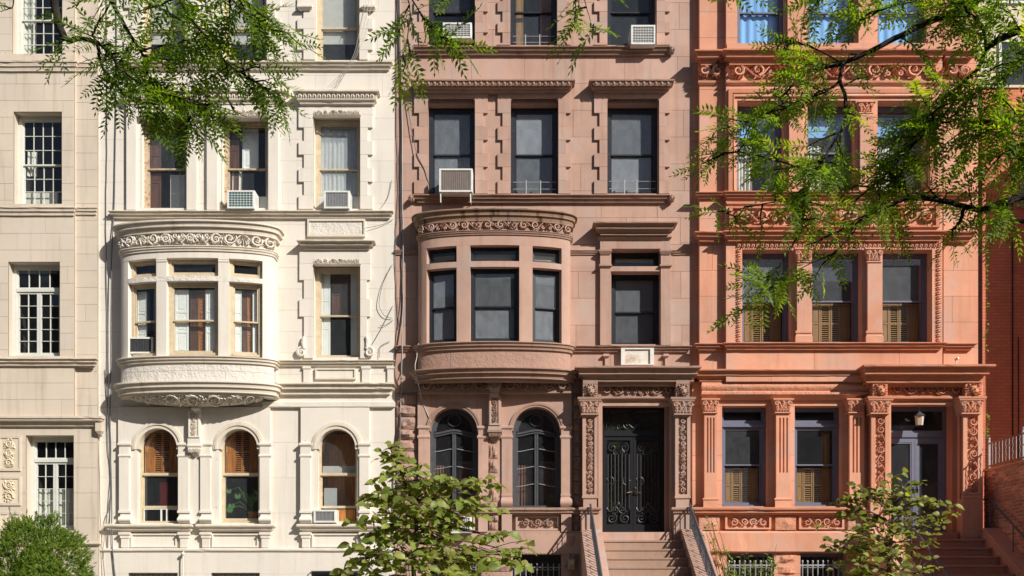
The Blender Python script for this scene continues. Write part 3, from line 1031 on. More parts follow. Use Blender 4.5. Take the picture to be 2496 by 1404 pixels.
class Bay:
    """bowed bay: short straight returns and an elliptical front"""
    def __init__(self, cx, a, p, d0=24.0):
        self.cx, self.a, self.p, self.d0 = ux(cx), a, p, d0
        self.P = p + d0

    def pt(self, th, off):
        c, s = math.cos(th), math.sin(th)
        nx, ny = c / self.a, s / self.p
        l = math.hypot(nx, ny)
        nx, ny = nx / l, ny / l
        return (self.cx + self.a * c + off * nx, self.d0 + self.p * s + off * ny), (nx, ny)

    def th(self, x, off=0.0):
        """angle on the curve that shows at image x"""
        best, bt = 1e9, 0
        for i in range(2001):
            t = math.pi * (0.02 + 0.96 * i / 2000)
            (X, d), _ = self.pt(t, off)
            e = abs(VX + X * D / (D - d) - x)
            if e < best:
                best, bt = e, t
        return bt

    def frames(self, t0, t1, n):
        out = []
        if t0 <= 1e-6:
            out.append(lambda o, z: (self.cx + self.a + o, -2.0, z))
        for i in range(n + 1):
            t = t0 + (t1 - t0) * i / n
            def fr(o, z, t=t):
                (X, d), _ = self.pt(t, o)
                return (X, d, z)
            out.append(fr)
        if t1 >= math.pi - 1e-6:
            out.append(lambda o, z: (self.cx - self.a - o, -2.0, z))
        return out

    def band(self, mb, y0, y1, o0, o1, t0=0.0, t1=math.pi, n=36):
        nn = self.P + o1
        mb.sweep(self.frames(t0, t1, n), [(o0, uz(y0, nn)), (o1, uz(y0, nn)), (o1, uz(y1, nn)), (o0, uz(y1, nn))])

    def mould(self, mb, prof, inner=-6, t0=0.0, t1=math.pi, n=40):
        om = max(p[0] for p in prof)
        nn = self.P + om
        loop = [(inner, uz(prof[0][1], nn))] + [(o, uz(y, nn)) for o, y in prof] + [(inner, uz(prof[-1][1], nn))]
        mb.sweep(self.frames(t0, t1, n), loop)

    def chord(self, x0, x1, off):
        """local frame of a flat window set between two image x positions; returns (half width, map)"""
        (Xa, da), _ = self.pt(self.th(x0), 0)
        (Xb, db), _ = self.pt(self.th(x1), 0)
        if Xa > Xb:
            Xa, da, Xb, db = Xb, db, Xa, da
        mx, md = (Xa + Xb) / 2, (da + db) / 2
        tx, td = Xb - Xa, db - da
        l = math.hypot(tx, td)
        tx, td = tx / l, td / l
        nx, nd = -td, tx
        return l / 2, (lambda u, w, z: (mx + u * tx + w * nx, md + u * td + w * nd, z))

    def map(self, t_left, t_right, off, y1):
        """panel map along the curve; returns (length, f)"""
        N = 200
        acc, pts = [0.0], []
        for i in range(N + 1):
            t = t_left + (t_right - t_left) * i / N
            (X, d), nrm = self.pt(t, off)
            if pts:
                acc.append(acc[-1] + math.hypot(X - pts[-1][0], d - pts[-1][1]))
            pts.append((X, d, nrm))
        Z = uz(y1, self.P + off)
        def f(u, v, h):
            u = min(max(u, 0), acc[-1] - 1e-4)
            lo, hi = 0, N
            while hi - lo > 1:
                m = (lo + hi) // 2
                if acc[m] <= u: lo = m
                else: hi = m
            X, d, nrm = pts[lo]
            w = u - acc[lo]
            tx, td = nrm[1], -nrm[0]
            return (X + tx * w + nrm[0] * h, d + td * w + nrm[1] * h, Z + v)
        return acc[-1], f

# ---------------------------------------------------------------- air conditioners
def ac_unit(label, x0, x1, y0, y1, d0, d1, face='ac_grey', n=None, style='grid', sides=None, xf=None, legs=None, group=None):
    n = d1 if n is None else n
    X0, X1, Z0, Z1 = ux(x0, n), ux(x1, n), uz(y1, n), uz(y0, n)
    t = thing("air_conditioner", label, "air conditioner", ((X0 + X1) / 2, (d0 + d1) / 2, Z0), group or "air conditioners on the house fronts")
    mb = MB(xf)
    e = 1.2
    mb.chamfer(X0, X1, Z0, Z1, d0, d1 - 2.5, e)
    rails(mb, X0 + 0.6, X1 - 0.6, Z0 + 0.6, Z1 - 0.6, d1 - 3.5, d1, 4)
    # louvre slots in the side
    for k in range(6):
        z = Z0 + (Z1 - Z0) * (0.25 + 0.09 * k)
        for xs in (X0 - 0.4, X1 - 0.6):
            mb.boxu(xs, xs + 1.0, z, z + 1.3, d0 + (d1 - d0) * 0.45, d1 - 6)
    build(mb, "case", 'ac_white', t)
    build(MB(xf).boxu(X0 + 4.4, X1 - 4.4, Z0 + 4.4, Z1 - 4.4, d1 - 3, d1 - 2.2), "coil", face, t)
    g = MB(xf)
    if style == 'grid':
        k = 8
        for i in range(1, k):
            x = X0 + 4.5 + (X1 - X0 - 9) * i / k
            g.boxu(x - 0.45, x + 0.45, Z0 + 4.5, Z1 - 4.5, d1 - 2, d1 - 0.9)
        k = 6
        for i in range(1, k):
            z = Z0 + 4.5 + (Z1 - Z0 - 9) * i / k
            g.boxu(X0 + 4.5, X1 - 4.5, z - 0.45, z + 0.45, d1 - 1.8, d1 - 0.5)
    else:
        k = 14
        for i in range(1, k):
            x = X0 + 4.5 + (X1 - X0 - 9) * i / k
            g.boxu(x - 0.3, x + 0.3, Z0 + 4.5, Z1 - 4.5, d1 - 2, d1 - 1.0)
    build(g, "grille", 'ac_white' if style == 'grid' else face, t)
    if sides:
        for a, b, ya, yb in sides:
            m2 = MB(xf)
            A, B = ux(a, 0), ux(b, 0)
            q = A
            while q < B - 0.2:
                m2.boxu(q, min(q + 1.3, B), uz(yb), uz(ya), d0 + 1, d0 + 2.2)
                q += 2.2
            m2.boxu(A, B, uz(yb), uz(ya), d0, d0 + 1.2)
            build(m2, "side_panel", 'ac_white', t)
    if legs:
        for x in legs:
            X = ux(x, n)
            m3 = MB(xf)
            m3.boxu(X - 1.2, X + 1.2, Z0 - 24, Z1 - 10, d1 - 4.5, d1 - 2.2)
            m3.boxu(X - 1.2, X + 1.2, Z0 - 2.5, Z0, d0, d1 - 2.2)
            m3.tube([(X, d1 - 3, Z0 - 3), (X, d0 + 0.5, Z0 - 24)], 1.0, 5)
            build(m3, "bracket", 'ac_white', t)
    return t
# ================================================================ ground and street
def slab(name, X0, X1, d0, d1, z, th, mat):
    o = build(MB().boxu(X0, X1, (z - th - EYE) / S, (z - EYE) / S, d0, d1), name, mat)
    return tag(o, kind='structure')

slab("ground", -60000, 60000, -60000, 60000, -0.02, 0.5, 'earth')
slab("road", -12000, 12000, 1010, 1740, 0.0, 0.015, 'asphalt')
slab("pavement", -12000, 12000, 560, 990, 0.13, 0.145, 'concrete')
slab("kerb", -12000, 12000, 991, 1009, 0.125, 0.14, 'concrete')
slab("far_pavement", -12000, 12000, 1760, 3390, 0.13, 0.145, 'concrete')
slab("far_kerb", -12000, 12000, 1741, 1759, 0.125, 0.14, 'concrete')
slab("areaway_paving", -1400, 1150, 8, 559, 0.02, 0.035, 'concrete')

# ================================================================ the beige house at the left
def mouldings(P, mat, items, base=0.0, name="string_course", n=None):
    for x0, x1, prof in items:
        build(MB().mould(x0, x1, prof, base, n), name, mat, P)

H1 = thing("row_house", "beige limestone house with white multi-pane windows at the left edge", "house", (ux(100, 16), 16, GROUND), "row houses along the street")
b1 = 16.0
h1 = [(30, 152, -90, 131), (33, 151, 272, 497), (20, 146, 638, 868)]
wall(H1, 'beige', -260, 181, -160, 1018, h1, b1, 52, 40.5, 105, 11)
wall(H1, 'beige', 181.5, 238, -160, 1018, [], 8.0, 44, 41, 300, 12, n=8.0)
wall(H1, 'beige', -260, 238, 1018.5, 1322, [(63, 180, 1061, 1293)], b1 - 0.5, 52, 61, 170, 13)
wall(H1, 'beige', -260, 240, 1322.5, 1640, [], b1 + 6, 58, 80, 240, 14)
crs = lambda t, b, p=9: stp(t, b, p)
mouldings(H1, 'beige', [(-270, 187, crs(147, 174, 10))], b1)
mouldings(H1, 'beige', [(170, 239, crs(150, 175, 8))], 8)
mouldings(H1, 'beige', [(-270, 182, crs(503, 526, 10))], b1)
mouldings(H1, 'beige', [(170, 236, crs(504, 524, 8))], 8)
mouldings(H1, 'beige', [(-270, 234, crs(872, 892, 14))], b1)
mouldings(H1, 'beige', [(-270, 247, [(16, 1013), (20, 1014.5), (20, 1019), (17, 1020), (17, 1024), (8, 1027), (6, 1036), (1, 1038)])], b1, "cornice")
build(MB().mould(232, 247, [(14, 1030), (14, 1050), (9, 1058), (2, 1062)], b1 - 1), "bracket", 'beige', H1)
mouldings(H1, 'beige', [(-270, 243, [(5, 1320), (9, 1322), (9, 1326), (4, 1330)])], b1 + 5, "base_moulding")
for y0, y1 in ((1068, 1142), (1167, 1226), (1254, 1322)):
    for xa in (-62, -4):
        mb = MB()
        for (a, b, c, e) in ((xa, xa + 5, y0 - 6, y1 + 6), (xa + 49, xa + 54, y0 - 6, y1 + 6), (xa + 5, xa + 49, y0 - 6, y0), (xa + 5, xa + 49, y1, y1 + 6)):
            mb.box(a, b, c, e, b1 - 2, b1 + 2.5)
        pf = build(mb, "panel_frame", 'beige', H1)
        f = flat_map(xa + 8, y1 - 2, b1 + 0.8, vert=True)
        o = build(scrollwork(f, y1 - y0 - 4, 38, int(y0), 0.62, 1.0, 0.8, leaves=12), "carved_panel", 'beige_carve', H1, smooth=50)
        build(MB().box(xa + 5, xa + 49, y0, y1, b1 - 2, b1 + 0.6), "panel_ground", 'beige_carve', pf)
RC = 22
w = window(H1, ux(30, b1), ux(152, b1), uz(131, b1), uz(-70, b1), b1 - RC, 'white_wood', 'glass_clean', 0.52, 9, 4, (4, 3))
curtain(w, ux(40, b1), ux(70, b1), uz(128), uz(-60), b1 - RC - 16, 'curtain_white', 3)
w = window(H1, ux(33, b1), ux(151, b1), uz(497, b1), uz(272, b1), b1 - RC, 'white_wood', 'glass_clean', 0.53, 9, 4, (4, 3))
curtain(w, ux(48, b1), ux(72, b1), uz(420), uz(360), b1 - RC - 16, 'curtain_white', 3, name="curtain")
build(MB().box(55, 140, 470, 500, b1 - RC - 40, b1 - RC - 20), "window_seat", 'curtain_white', w)
w = casement(H1, ux(20, b1), ux(146, b1), uz(868, b1), uz(638, b1), b1 - RC, 'white_wood', 'glass_clean', 0.27, (4, 1), (2, 5), 9)
build(MB().box(40, 140, 650, 666, b1 - RC - 14, b1 - RC - 12), "roller_shade", 'shade_tan', w)
w = casement(H1, ux(63, b1), ux(180, b1), uz(1293, b1), uz(1061, b1), b1 - RC - 3, 'white_wood', 'glass_clean', 0.25, (4, 1), (2, 5), 9)
curtain(w, ux(75, b1), ux(175, b1), uz(1290), uz(1190), b1 - RC - 18, 'curtain_white', 8)
# drip stains keep to the stone colour; thin sill slabs under the upper window
build(MB().box(-262, 183, 134, 146.5, b1 - 2, b1 + 4), "sill", 'beige', H1)

# ================================================================ the cream house
H2 = thing("row_house", "cream painted house with a bowed bay and round-headed ground windows", "house", (ux(610), 0, GROUND), "row houses along the street")
h2 = [(343, 453, -110, 147), (540, 651, -110, 147), (768, 877, -110, 146),
      (343, 453, 285, 507), (540, 651, 285, 507), (764, 879, 280, 509),
      (764, 879, 643, 871), (318, 645, 622, 868),
      (335, 435, 1038, 1275), (535, 630, 1038, 1275), (774, 869, 1038, 1275)]
wall(H2, 'cream', 240, 962, -160, 992, [h for h in h2 if h[2] < 900], 0, 46, 52, 150, 21, phase=20, gap=0.4)
wall(H2, 'cream_chip', 240, 962, 992.5, 1338, [h for h in h2 if h[2] > 900], 0, 46, 86, 330, 22, gap=0.4)
wall(H2, 'cream', 240, 962, 1338.5, 1640, [(313, 433, 1396, 1560), (515, 633, 1396, 1560), (757, 882, 1394, 1560)], 12, 58, 60, 260, 23, gap=0.4)
cc = stp
mouldings(H2, 'cream_trim', [(276, 956, cc(148, 167, 15)), (262, 958, cc(512, 530, 16)), (655, 962, cc(877, 893, 13))])
mouldings(H2, 'cream_trim', [(650, 961, cc(932, 963, 22))], 0, "cornice")
# fourth-floor and third-floor windows with toothed surrounds
FR = -22
for x0, x1, y0, y1, lab in ((343, 453, -95, 147, 0), (540, 651, -95, 147, 0), (768, 877, -95, 146, 0)):
    w = window(H2, ux(x0), ux(x1), uz(y1), uz(y0), FR, 'tan_wood', 'glass', 0.62, 9, 4)
    build(MB().box(x0 + 12, x1 - 10, -80, 108, FR - 15, FR - 13.5), "roller_shade", 'shade', w)
def pilaster_strip(P, mat, x0, x1, y0, y1, d, base=0.0, name="pilaster", n=None):
    return build(MB().box(x0, x1, y0, y1, base - 2, base + d, n), name, mat, P)
quoins(H2, 'cream', 768, 877, 726, 741, 897, 909, rows_of(-150, 147, -80, 25.5), 5.0)
build(MB().mould(724, 760, [(8, 9), (10, 11), (10, 16), (5, 21)], 4), "block_cap", 'cream', H2)
build(MB().mould(880, 914, [(8, 9), (10, 11), (10, 16), (5, 21)], 4), "block_cap", 'cream', H2)
quoins(H2, 'cream', 540, 651, 505, 516, 672, 684, rows_of(-150, 147, -80, 25.5), 5.0)
quoins(H2, 'cream', 343, 453, 305, 318, 474, 486, rows_of(-150, 147, -80, 25.5), 5.0)
for a, b in ((308, 331), (455, 479), (504, 529), (654, 678)):
    pilaster_strip(H2, 'cream', a, b, 250, 511, 9)
build(MB().box(308, 479, 244, 283, -2, 9.4), "lintel", 'cream', H2)
build(MB().box(504, 678, 244, 283, -2, 9.4), "lintel", 'cream', H2)
quoins(H2, 'cream', 764, 879, 729, 742, 897, 909, [(250, 313, True)] + [(313 + 33 * i, min(346 + 33 * i, 511), i % 2 == 1) for i in range(6)], 5.0)
build(MB().box(729, 909, 246, 279, -2, 5.5), "lintel", 'cream', H2)
for a, b in ((290, 700), (713, 924)):
    build(MB().mould(a, b, [(23, 216), (26, 218), (26, 222), (20, 224), (17, 238), (12, 241), (12, 245), (2, 248)], 0), "window_hood", 'cream_trim', H2)
    leafband(H2, a + 12, b - 12, 224, 239, 19, 'cream_trim', 11, name="carved_course")
for (a, b, y) in ((766, 878, 268), (535, 655, 268), (340, 456, 268), (766, 878, 630)):
    frieze(H2, a, b, y, y + 13, 5.5 if a > 700 else 9.5, 'cream_trim', int(a), cell=1.4, name="carved_lintel_band", h=1.4)
    build(MB().mould(a - 2, b + 2, [(3, y + 12), (5, y + 13), (2, y + 17)], 5.0 if a > 700 else 9), "lintel_moulding", 'cream_trim', H2)
wa = window(H2, ux(343), ux(453), uz(507), uz(287), FR, 'rust_wood', 'glass', 0.52, 6, 5)
dS = FR - 13
shutter(wa, ux(352), ux(379), uz(500), uz(292), dS, 'shut_dark', False, panels=3)
shutter(wa, ux(400), ux(420), uz(500), uz(408), dS - 6, 'shut_white', True)
shutter(wa, ux(421), ux(438), uz(500), uz(408), dS - 6, 'shut_white', True)
shutter(wa, ux(438), ux(450), uz(500), uz(292), dS, 'shut_dark', False, panels=3)
wb = window(H2, ux(540), ux(651), uz(507), uz(287), FR, 'rust_wood', 'glass', 0.52, 6, 5)
shutter(wb, ux(548), ux(572), uz(460), uz(292), dS, 'shut_dark', False, panels=3)
shutter(wb, ux(578), ux(618), uz(395), uz(292), dS - 8, 'shut_white', False, panels=2)
curtain(wb, ux(556), ux(580), uz(470), uz(402), dS - 2, 'curtain_white', 3)
wc = window(H2, ux(764), ux(879), uz(509), uz(282), FR, 'tan_wood', 'glass_dusty', 0.53, 9, 4)
curtain(wc, ux(776), ux(868), uz(500), uz(300), dS, 'curtain_white', 9, 2.2)

# second floor, right-hand window
build(MB().mould(722, 913, stp(584, 605, 26), 0), "window_hood", 'cream_trim', H2)
build(MB().box(731, 903, 603, 642, -2, 5.6), "lintel", 'cream', H2)
quoins(H2, 'cream', 764, 879, 731, 742, 895, 903, [(603, 684, True), (684, 730, False), (730, 773, True), (773, 822, False), (822, 874, False)], 5.0)
for sx, cx in ((-1, 737), (1, 900)):
    mb = MB()
    f = lambda u, v, k: (ux(cx) + u, 3 + k, uz(872) + v)
    curl(mb, f, sx * 1.0, 12, 11, math.pi / 2, 1.4, 4.2, 2.6, 4, 20, -sx)
    pts = [f(-sx * 6 + sx * 3 * math.sin(t * 3.1), 20 + 30 * t, 3) for t in [i / 8 for i in range(9)]]
    mb.tube(pts, [4.2 + 0.6 * math.sin(i / 8 * 3.1) for i in range(9)], 6)
    mb.dome(ux(cx) + sx, 5, uz(872) + 12, 3.4, 4, 3.4, 8, 3)
    build(mb, "scroll_bracket", 'cream', H2, smooth=60)
wd = window(H2, ux(764), ux(879), uz(870), uz(645), FR, 'tan_wood', 'glass', 0.525, 10, 4)
shutter(wd, ux(776), ux(798), uz(864), uz(650), dS, 'shut_white', False, panels=3)
shutter(wd, ux(849), ux(869), uz(864), uz(650), dS, 'shut_white', False, panels=3)
shutter(wd, ux(800), ux(824), uz(757), uz(650), dS - 10, 'shut_dark', False, panels=2)
shutter(wd, ux(824), ux(848), uz(757), uz(650), dS - 10, 'shut_dark', False, panels=2)
# sunk panel above and apron panel below
mb = MB()
for (a, b, c, e) in ((749, 753, 533, 576), (886, 890, 533, 576), (753, 886, 533, 538), (753, 886, 571, 576)):
    mb.box(a, b, c, e, -2, 6)
pf = build(mb, "panel_frame", 'cream_trim', H2)
build(MB().box(753, 886, 538, 571, -2, 2.5), "pitted_panel", 'cream_rough', pf)
for a, b in ((737, 757), (880, 903), (655, 676), (942, 961)):
    build(MB().mould(a, b, [(5, 892), (7, 893), (7, 898), (5, 900), (5, 931)], 0), "pedestal", 'cream', H2)
mb = MB()
for (a, b, c, e) in ((768, 772, 897, 924), (863, 867, 897, 924), (772, 863, 897, 901), (772, 863, 920, 924)):
    mb.box(a, b, c, e, -2, 6)
pf = build(mb, "panel_frame", 'cream_trim', H2)
build(MB().box(772, 863, 901, 920, -2, 3), "raised_panel", 'cream', pf)

# the bowed bay
def bay_common(P, B, mats, x_piers, ys, name_pref=""):
    pass
BW = Bay(490, 184, 44)
m = 'cream'
tl, tr = BW.th(312), BW.th(640)
mb = MB(); BW.mould(mb, stp(534, 567, 20, 1)); build(mb, "bay_cornice", 'cream_trim', H2, smooth=40)
mb = MB(); BW.band(mb, 566, 600, -8, 1.0); build(mb, "frieze_ground", 'cream_trim', H2, smooth=40)
L, f = BW.map(math.pi * 0.985, math.pi * 0.015, 1.2, 598)
build(scrollwork(f, L, 31, 5, 1.0, 1.2, 2.4, leaves=12), "carved_frieze", 'cream', H2, smooth=50)
mb = MB(); BW.mould(mb, stp(597, 612, 7, 0.5)); build(mb, "bay_moulding", 'cream_trim', H2, smooth=40)
mb = MB(); BW.band(mb, 610, 628, -16, 0.4); build(mb, "bay_fascia", m, H2, smooth=40)
mb = MB(); BW.band(mb, 672, 684, -16, 0.3, BW.th(640), BW.th(312)); build(mb, "transom_bar", 'cream_rough', H2, smooth=40)
for a, b in ((295.5, 312), (381, 406), (532, 558), (640, 667)):
    t0, t1 = BW.th(b), BW.th(a)
    if a < 300: t1 = math.pi
    if b > 660: t0 = 0.0
    mb = MB(); BW.band(mb, 628, 866, -18, 0.0, t0, t1, 10); build(mb, "bay_pier", m, H2, smooth=40)
    if 300 < a < 600:
        mb = MB(); BW.mould(mb, [(0.8, 628), (2, 630), (0.8, 633), (1.6, 635), (0.3, 638)], -4, t0, t1, 6); build(mb, "pier_cap", m, H2)
for k, (a, b) in enumerate(((311, 382), (405, 533), (557, 641))):
    hw, xf = BW.chord(a, b, 0)
    n_ = BW.P - 6
    light(H2, -hw, hw, uz(673, n_), uz(627, n_), -10, 'tan_wood', 'glass_dark', 9, xf)
    w = window(H2, -hw, hw, uz(864, n_), uz(683, n_), -10, 'tan_wood', 'glass', 0.53, 9, 5, xf=xf, roomd=110)
    zt, zb = uz(700, n_), uz(858, n_)
    if k == 0:
        shutter(w, -hw * 0.75, -hw * 0.1, zb, zt, -23, 'shut_white', False, xf, 3)
        shutter(w, hw * 0.3, hw * 0.8, zb, zt, -27, 'shut_dark', True, xf, 3)
    else:
        shutter(w, -hw * 0.8, -hw * 0.28, zb, zt, -23, 'shut_white', False, xf, 3)
        shutter(w, hw * 0.38, hw * 0.82, zb, zt, -23, 'shut_white', False, xf, 3)
        shutter(w, -hw * 0.26, hw * 0.05, zb, zt, -31, 'shut_dark', False, xf, 3)
        shutter(w, hw * 0.06, hw * 0.36, zb, zt, -31, 'shut_wood', True, xf, 3)
mb = MB(); BW.mould(mb, stp(866, 884, 12, 0.5), -20); build(mb, "bay_sill", 'cream_trim', H2, smooth=40)
# two courses of pitted stones under the sill
for row, (ya, yb) in enumerate(((882, 903), (903.6, 928))):
    k = 7
    for i in range(k + (row % 2)):
        ta = math.pi * max(0.0, (i - 0.5 * (row % 2)) / k)
        tb = math.pi * min(1.0, (i + 1 - 0.5 * (row % 2)) / k)
        mb = MB(); BW.band(mb, ya, yb, -12, 0.6, ta + 0.0015, tb - 0.0015, 6); build(mb, "stone_block", 'cream_rough', H2, smooth=40)
mb = MB(); BW.mould(mb, stp(927, 958, 18, 0.5), -20); build(mb, "bay_base_cornice", 'cream_trim', H2, smooth=40)
# the carved underside tapers back to the wall
Bs = 12
zs0, zs1 = uz(955, 55), uz(990, 25)
fr = BW.frames(0.10, math.pi - 0.10, 30)
mb = MB()
vs, fs = [], []
steps = 6
for i in range(31):
    t = 0.06 + (math.pi - 0.12) * i / 30
    for j in range(steps + 1):
        v = j / steps
        sc = math.cos(v * math.pi / 2 * 0.86)
        X = BW.cx + BW.a * math.cos(t) * (0.94 - 0.20 * v * v)
        d = max(2.0, (BW.d0 + (BW.p - 2) * math.sin(t)) * sc + 3)
        vs.append((X, d, zs0 + (zs1 - zs0) * math.sin(v * math.pi / 2) * (0.35 + 0.65 * math.sin(t))))
for i in range(30):
    for j in range(steps):
        a = i * (steps + 1) + j
        fs.append((a, a + 1, a + steps + 2, a + steps + 1))
mb.add(vs, fs)
build(mb, "corbel_base", 'cream_trim', H2, smooth=60)
def corbel_map(u, v, h):
    t = math.pi - (0.16 + (math.pi - 0.32) * u / 330.0)
    vv = 1 - v / 40.0
    sc = math.cos(vv * math.pi / 2 * 0.86)
    X = BW.cx + BW.a * math.cos(t) * (0.94 - 0.20 * vv * vv)
    d = max(2.0, (BW.d0 + (BW.p - 2) * math.sin(t)) * sc + 3)
    return (X, d + h * 0.8, zs0 + (zs1 - zs0) * math.sin(vv * math.pi / 2) * (0.35 + 0.65 * math.sin(t)) - h * 0.5)
build(scrollwork(corbel_map, 330, 38, 9, 1.0, 1.1, 1.3, leaves=12), "carved_corbel", 'cream', H2, smooth=50)
# bracket and hanging pilaster
build(MB().mould(453, 490, [(30, 955), (34, 960), (34, 972), (29, 984), (24, 988), (24, 992), (26, 994), (18, 1001)], 6), "bracket", 'cream', H2)
frieze(H2, 456, 487, 958, 986, 38, 'cream', 3, h=1.2, cell=0.6, name="carved_bracket_face")
build(MB().box(457, 488, 998, 1085, 4, 19), "hanging_pilaster", 'cream', H2)
mb = MB()
for (a, b, c, e) in ((459, 463, 1003, 1066), (482, 486, 1003, 1066), (463, 482, 1003, 1007), (463, 482, 1062, 1066)):
    mb.box(a, b, c, e, 18, 21.5)
build(mb, "panel_frame", 'cream', H2)
frieze(H2, 464, 481, 1008, 1061, 19.4, 'cream_trim', 31, vert=True, h=1.3, cell=0.8, name="carved_panel")
build(MB().mould(455, 490, [(17, 1082), (19, 1084), (19, 1088), (17, 1090), (17, 1095), (10, 1107), (5, 1112), (2, 1116)], 4), "corbel", 'cream', H2)
frieze(H2, 458, 487, 1090, 1106, 20, 'cream_trim', 33, h=1.2, cell=0.6, name="carved_corbel_face")

# round-headed ground-floor windows on their slabs
SB = 7.0
mb = MB()
plate_arch(mb, 288, 461, 992, 1277, 385, 51, 1088, -3, SB)
plate_arch(mb, 461.05, 658, 992, 1277, 582.5, 49, 1088, -3, SB)
build(mb, "facing_slab", 'cream_chip', H2)
mb = MB()
plate_arch(mb, 733, 900, 992, 1277, 821.5, 49, 1088, -3, SB)
build(mb, "facing_slab", 'cream_chip', H2)
mouldings(H2, 'cream', [(640, 962, [(7, 978), (9, 980), (9, 991), (6, 993)])], 0, "fascia")
for i, (cx, r) in enumerate(((385, 50), (582.5, 48.5), (821.5, 48.5))):
    mb = MB()
    mb.ring(cx, 1090, r - 4, r + 4, -12, SB + 2.0, -0.10, math.pi + 0.10, 24, n=SB)
    mb.ring(cx, 1090, r + 4, r + 9, 0, SB + 4.5, -0.10, math.pi + 0.10, 24, n=SB)
    mb.ring(cx, 1090, r + 9, r + 13, 0, SB + 3.0, -0.10, math.pi + 0.10, 24, n=SB)
    build(mb, "arch_moulding", 'cream_trim', H2, smooth=35)
    # arched window
    x0, x1 = cx - r, cx + r
    d = FR + 6
    mb = MB()
    mb.ring(cx, 1088, r - 4, r + 2, d - 12, d, 0, math.pi, 22)
    mb.box(x0 - 2, x0 + 4, 1088, 1275, d - 12, d, 0)
    mb.box(x1 - 4, x1 + 2, 1088, 1275, d - 12, d, 0)
    mb.box(x0 + 4, x1 - 4, 1269, 1275, d - 12, d + 3, 0)
    W_ = build(mb, "window", 'tan_wood', H2, smooth=35)
    rr = r - 4
    mb = MB()
    mb.ring(cx, 1088, rr - 3, rr, d - 6, d - 2.4, 0, math.pi, 22)
    mb.box(cx - rr, cx - rr + 3, 1088, 1157, d - 6, d - 2.4, 0)
    mb.box(cx + rr - 3, cx + rr, 1088, 1157, d - 6, d - 2.4, 0)
    mb.box(cx - rr, cx + rr, 1150.5, 1157, d - 6, d - 1.8, 0)
    build(mb, "sash", 'tan_wood', W_, smooth=35)
    arc = [(ux(cx) + (rr - 2.6) * math.cos(math.pi * q / 20), uz(1088) + (rr - 2.6) * math.sin(math.pi * q / 20)) for q in range(21)]
    build(MB().prism([(ux(cx - rr + 2.6), uz(1151))] + [(ux(cx + rr - 2.6), uz(1151))] + arc, d - 4.8, d - 4.3), "pane", 'glass_dark', W_)
    yb = 1237 if i != 1 else 1268
    mb = MB()
    rails(mb, ux(cx - rr), ux(cx + rr), uz(yb), uz(1156), d - 10, d - 6.4, 4, 3, 6)
    build(mb, "sash", 'tan_wood', W_)
    build(MB().box(cx - rr + 3.8, cx + rr - 3.8, 1158, yb - 5, d - 8.6, d - 8.1, 0), "pane", 'glass_dark', W_)
    room(W_, ux(x0), ux(x1), uz(1275), uz(1036), d - 12, 140)
    if i < 2:
        for q in range(4):
            a = cx - rr + 3 + q * (2 * rr - 6) / 4
            shutter(W_, ux(a), ux(a + (2 * rr - 6) / 4 - 0.6), uz(1150), uz(1046), d - 13 - (q % 2) * 1.2, 'shut_wood', q in (1, 2), panels=2, gaps=True)
    else:
        build(MB().box(cx - rr + 3, cx + rr - 3, 1132, 1150, d - 16, d - 15, 0), "roller_shade", 'shade', W_)
        build(MB().box(cx - rr - 10, cx + rr + 10, 1046, 1270, d - 60, d - 58, 0), "brown_partition", 'shut_wood', W_)
        build(MB().box(cx - rr + 4, cx - 8, 1185, 1236, d - 30, d - 28, 0), "white_door", 'room_white', W_)
    if i == 0:
        mb = MB()
        rails(mb, ux(x0 + 6), ux(x1 - 6), uz(1272), uz(1238), d - 9, d - 5, 2.2)
        mb.boxu(ux(x0 + 48), ux(x0 + 51), uz(1272), uz(1238), d - 9, d - 4.6)
        mb.boxu(ux(x0 + 62), ux(x0 + 65), uz(1272), uz(1238), d - 9, d - 4.2)
        build(mb, "screen_frame", 'ac_white', W_)
        build(MB().box(x0 + 8, x1 - 8, 1240, 1270, d - 8, d - 7.4, 0), "pane", 'glass_dark', W_)
        build(MB().box(cx - 14, cx + 6, 1170, 1236, d - 34, d - 32, 0), "red_drape", 'red_cloth', W_)
    if i == 2:
        build(MB().box(cx - 4, x1 - 7, 1240, 1270, d - 9, d - 6, 0), "wood_infill", 'shut_wood', W_)
# pilasters flanking the arches, their caps and scrolled feet, and the brackets under the sill
for a, b in ((290, 314), (434, 459), (488, 512), (633, 657), (732, 756), (876, 899)):
    pl = build(MB().box(a, b, 1090, 1248, 3, SB + 5), "pilaster", 'cream', H2)
    build(MB().mould(a - 4, b + 4, [(4, 1078), (8, 1080), (8, 1084), (4, 1089), (4, 1106), (7, 1108), (7, 1112), (3, 1117)], SB), "pilaster_cap", 'cream', H2)
    mb = MB()
    X0, X1 = ux(a - 3, SB + 10), ux(b + 3, SB + 10)
    mb.boxu(X0, X1, uz(1250, 17), uz(1244, 17), 3, SB + 8)
    prof = [(5, 1250), (5, 1256)] + [(7 + 8 * math.sin(math.pi * q / 6), 1258 + 17 * q / 6) for q in range(7)]
    mb.mould(a - 3, b + 3, prof, SB, ret=(0.2, 0.2))
    build(mb, "scrolled_foot", 'cream', H2, smooth=40)
    build(MB().mould(a - 2, b + 2, [(9, 1297), (11, 1298), (11, 1303), (8, 1306), (8, 1311), (6, 1313), (6, 1334), (2, 1337)], 3), "sill_bracket", 'cream', H2)
for a, b in ((252, 466), (476, 668), (722, 962)):
    mouldings(H2, 'cream_trim', [(a, b, [(16, 1277), (19, 1279), (19, 1283), (14, 1286), (12, 1291), (6, 1295)])], 1, "window_sill")
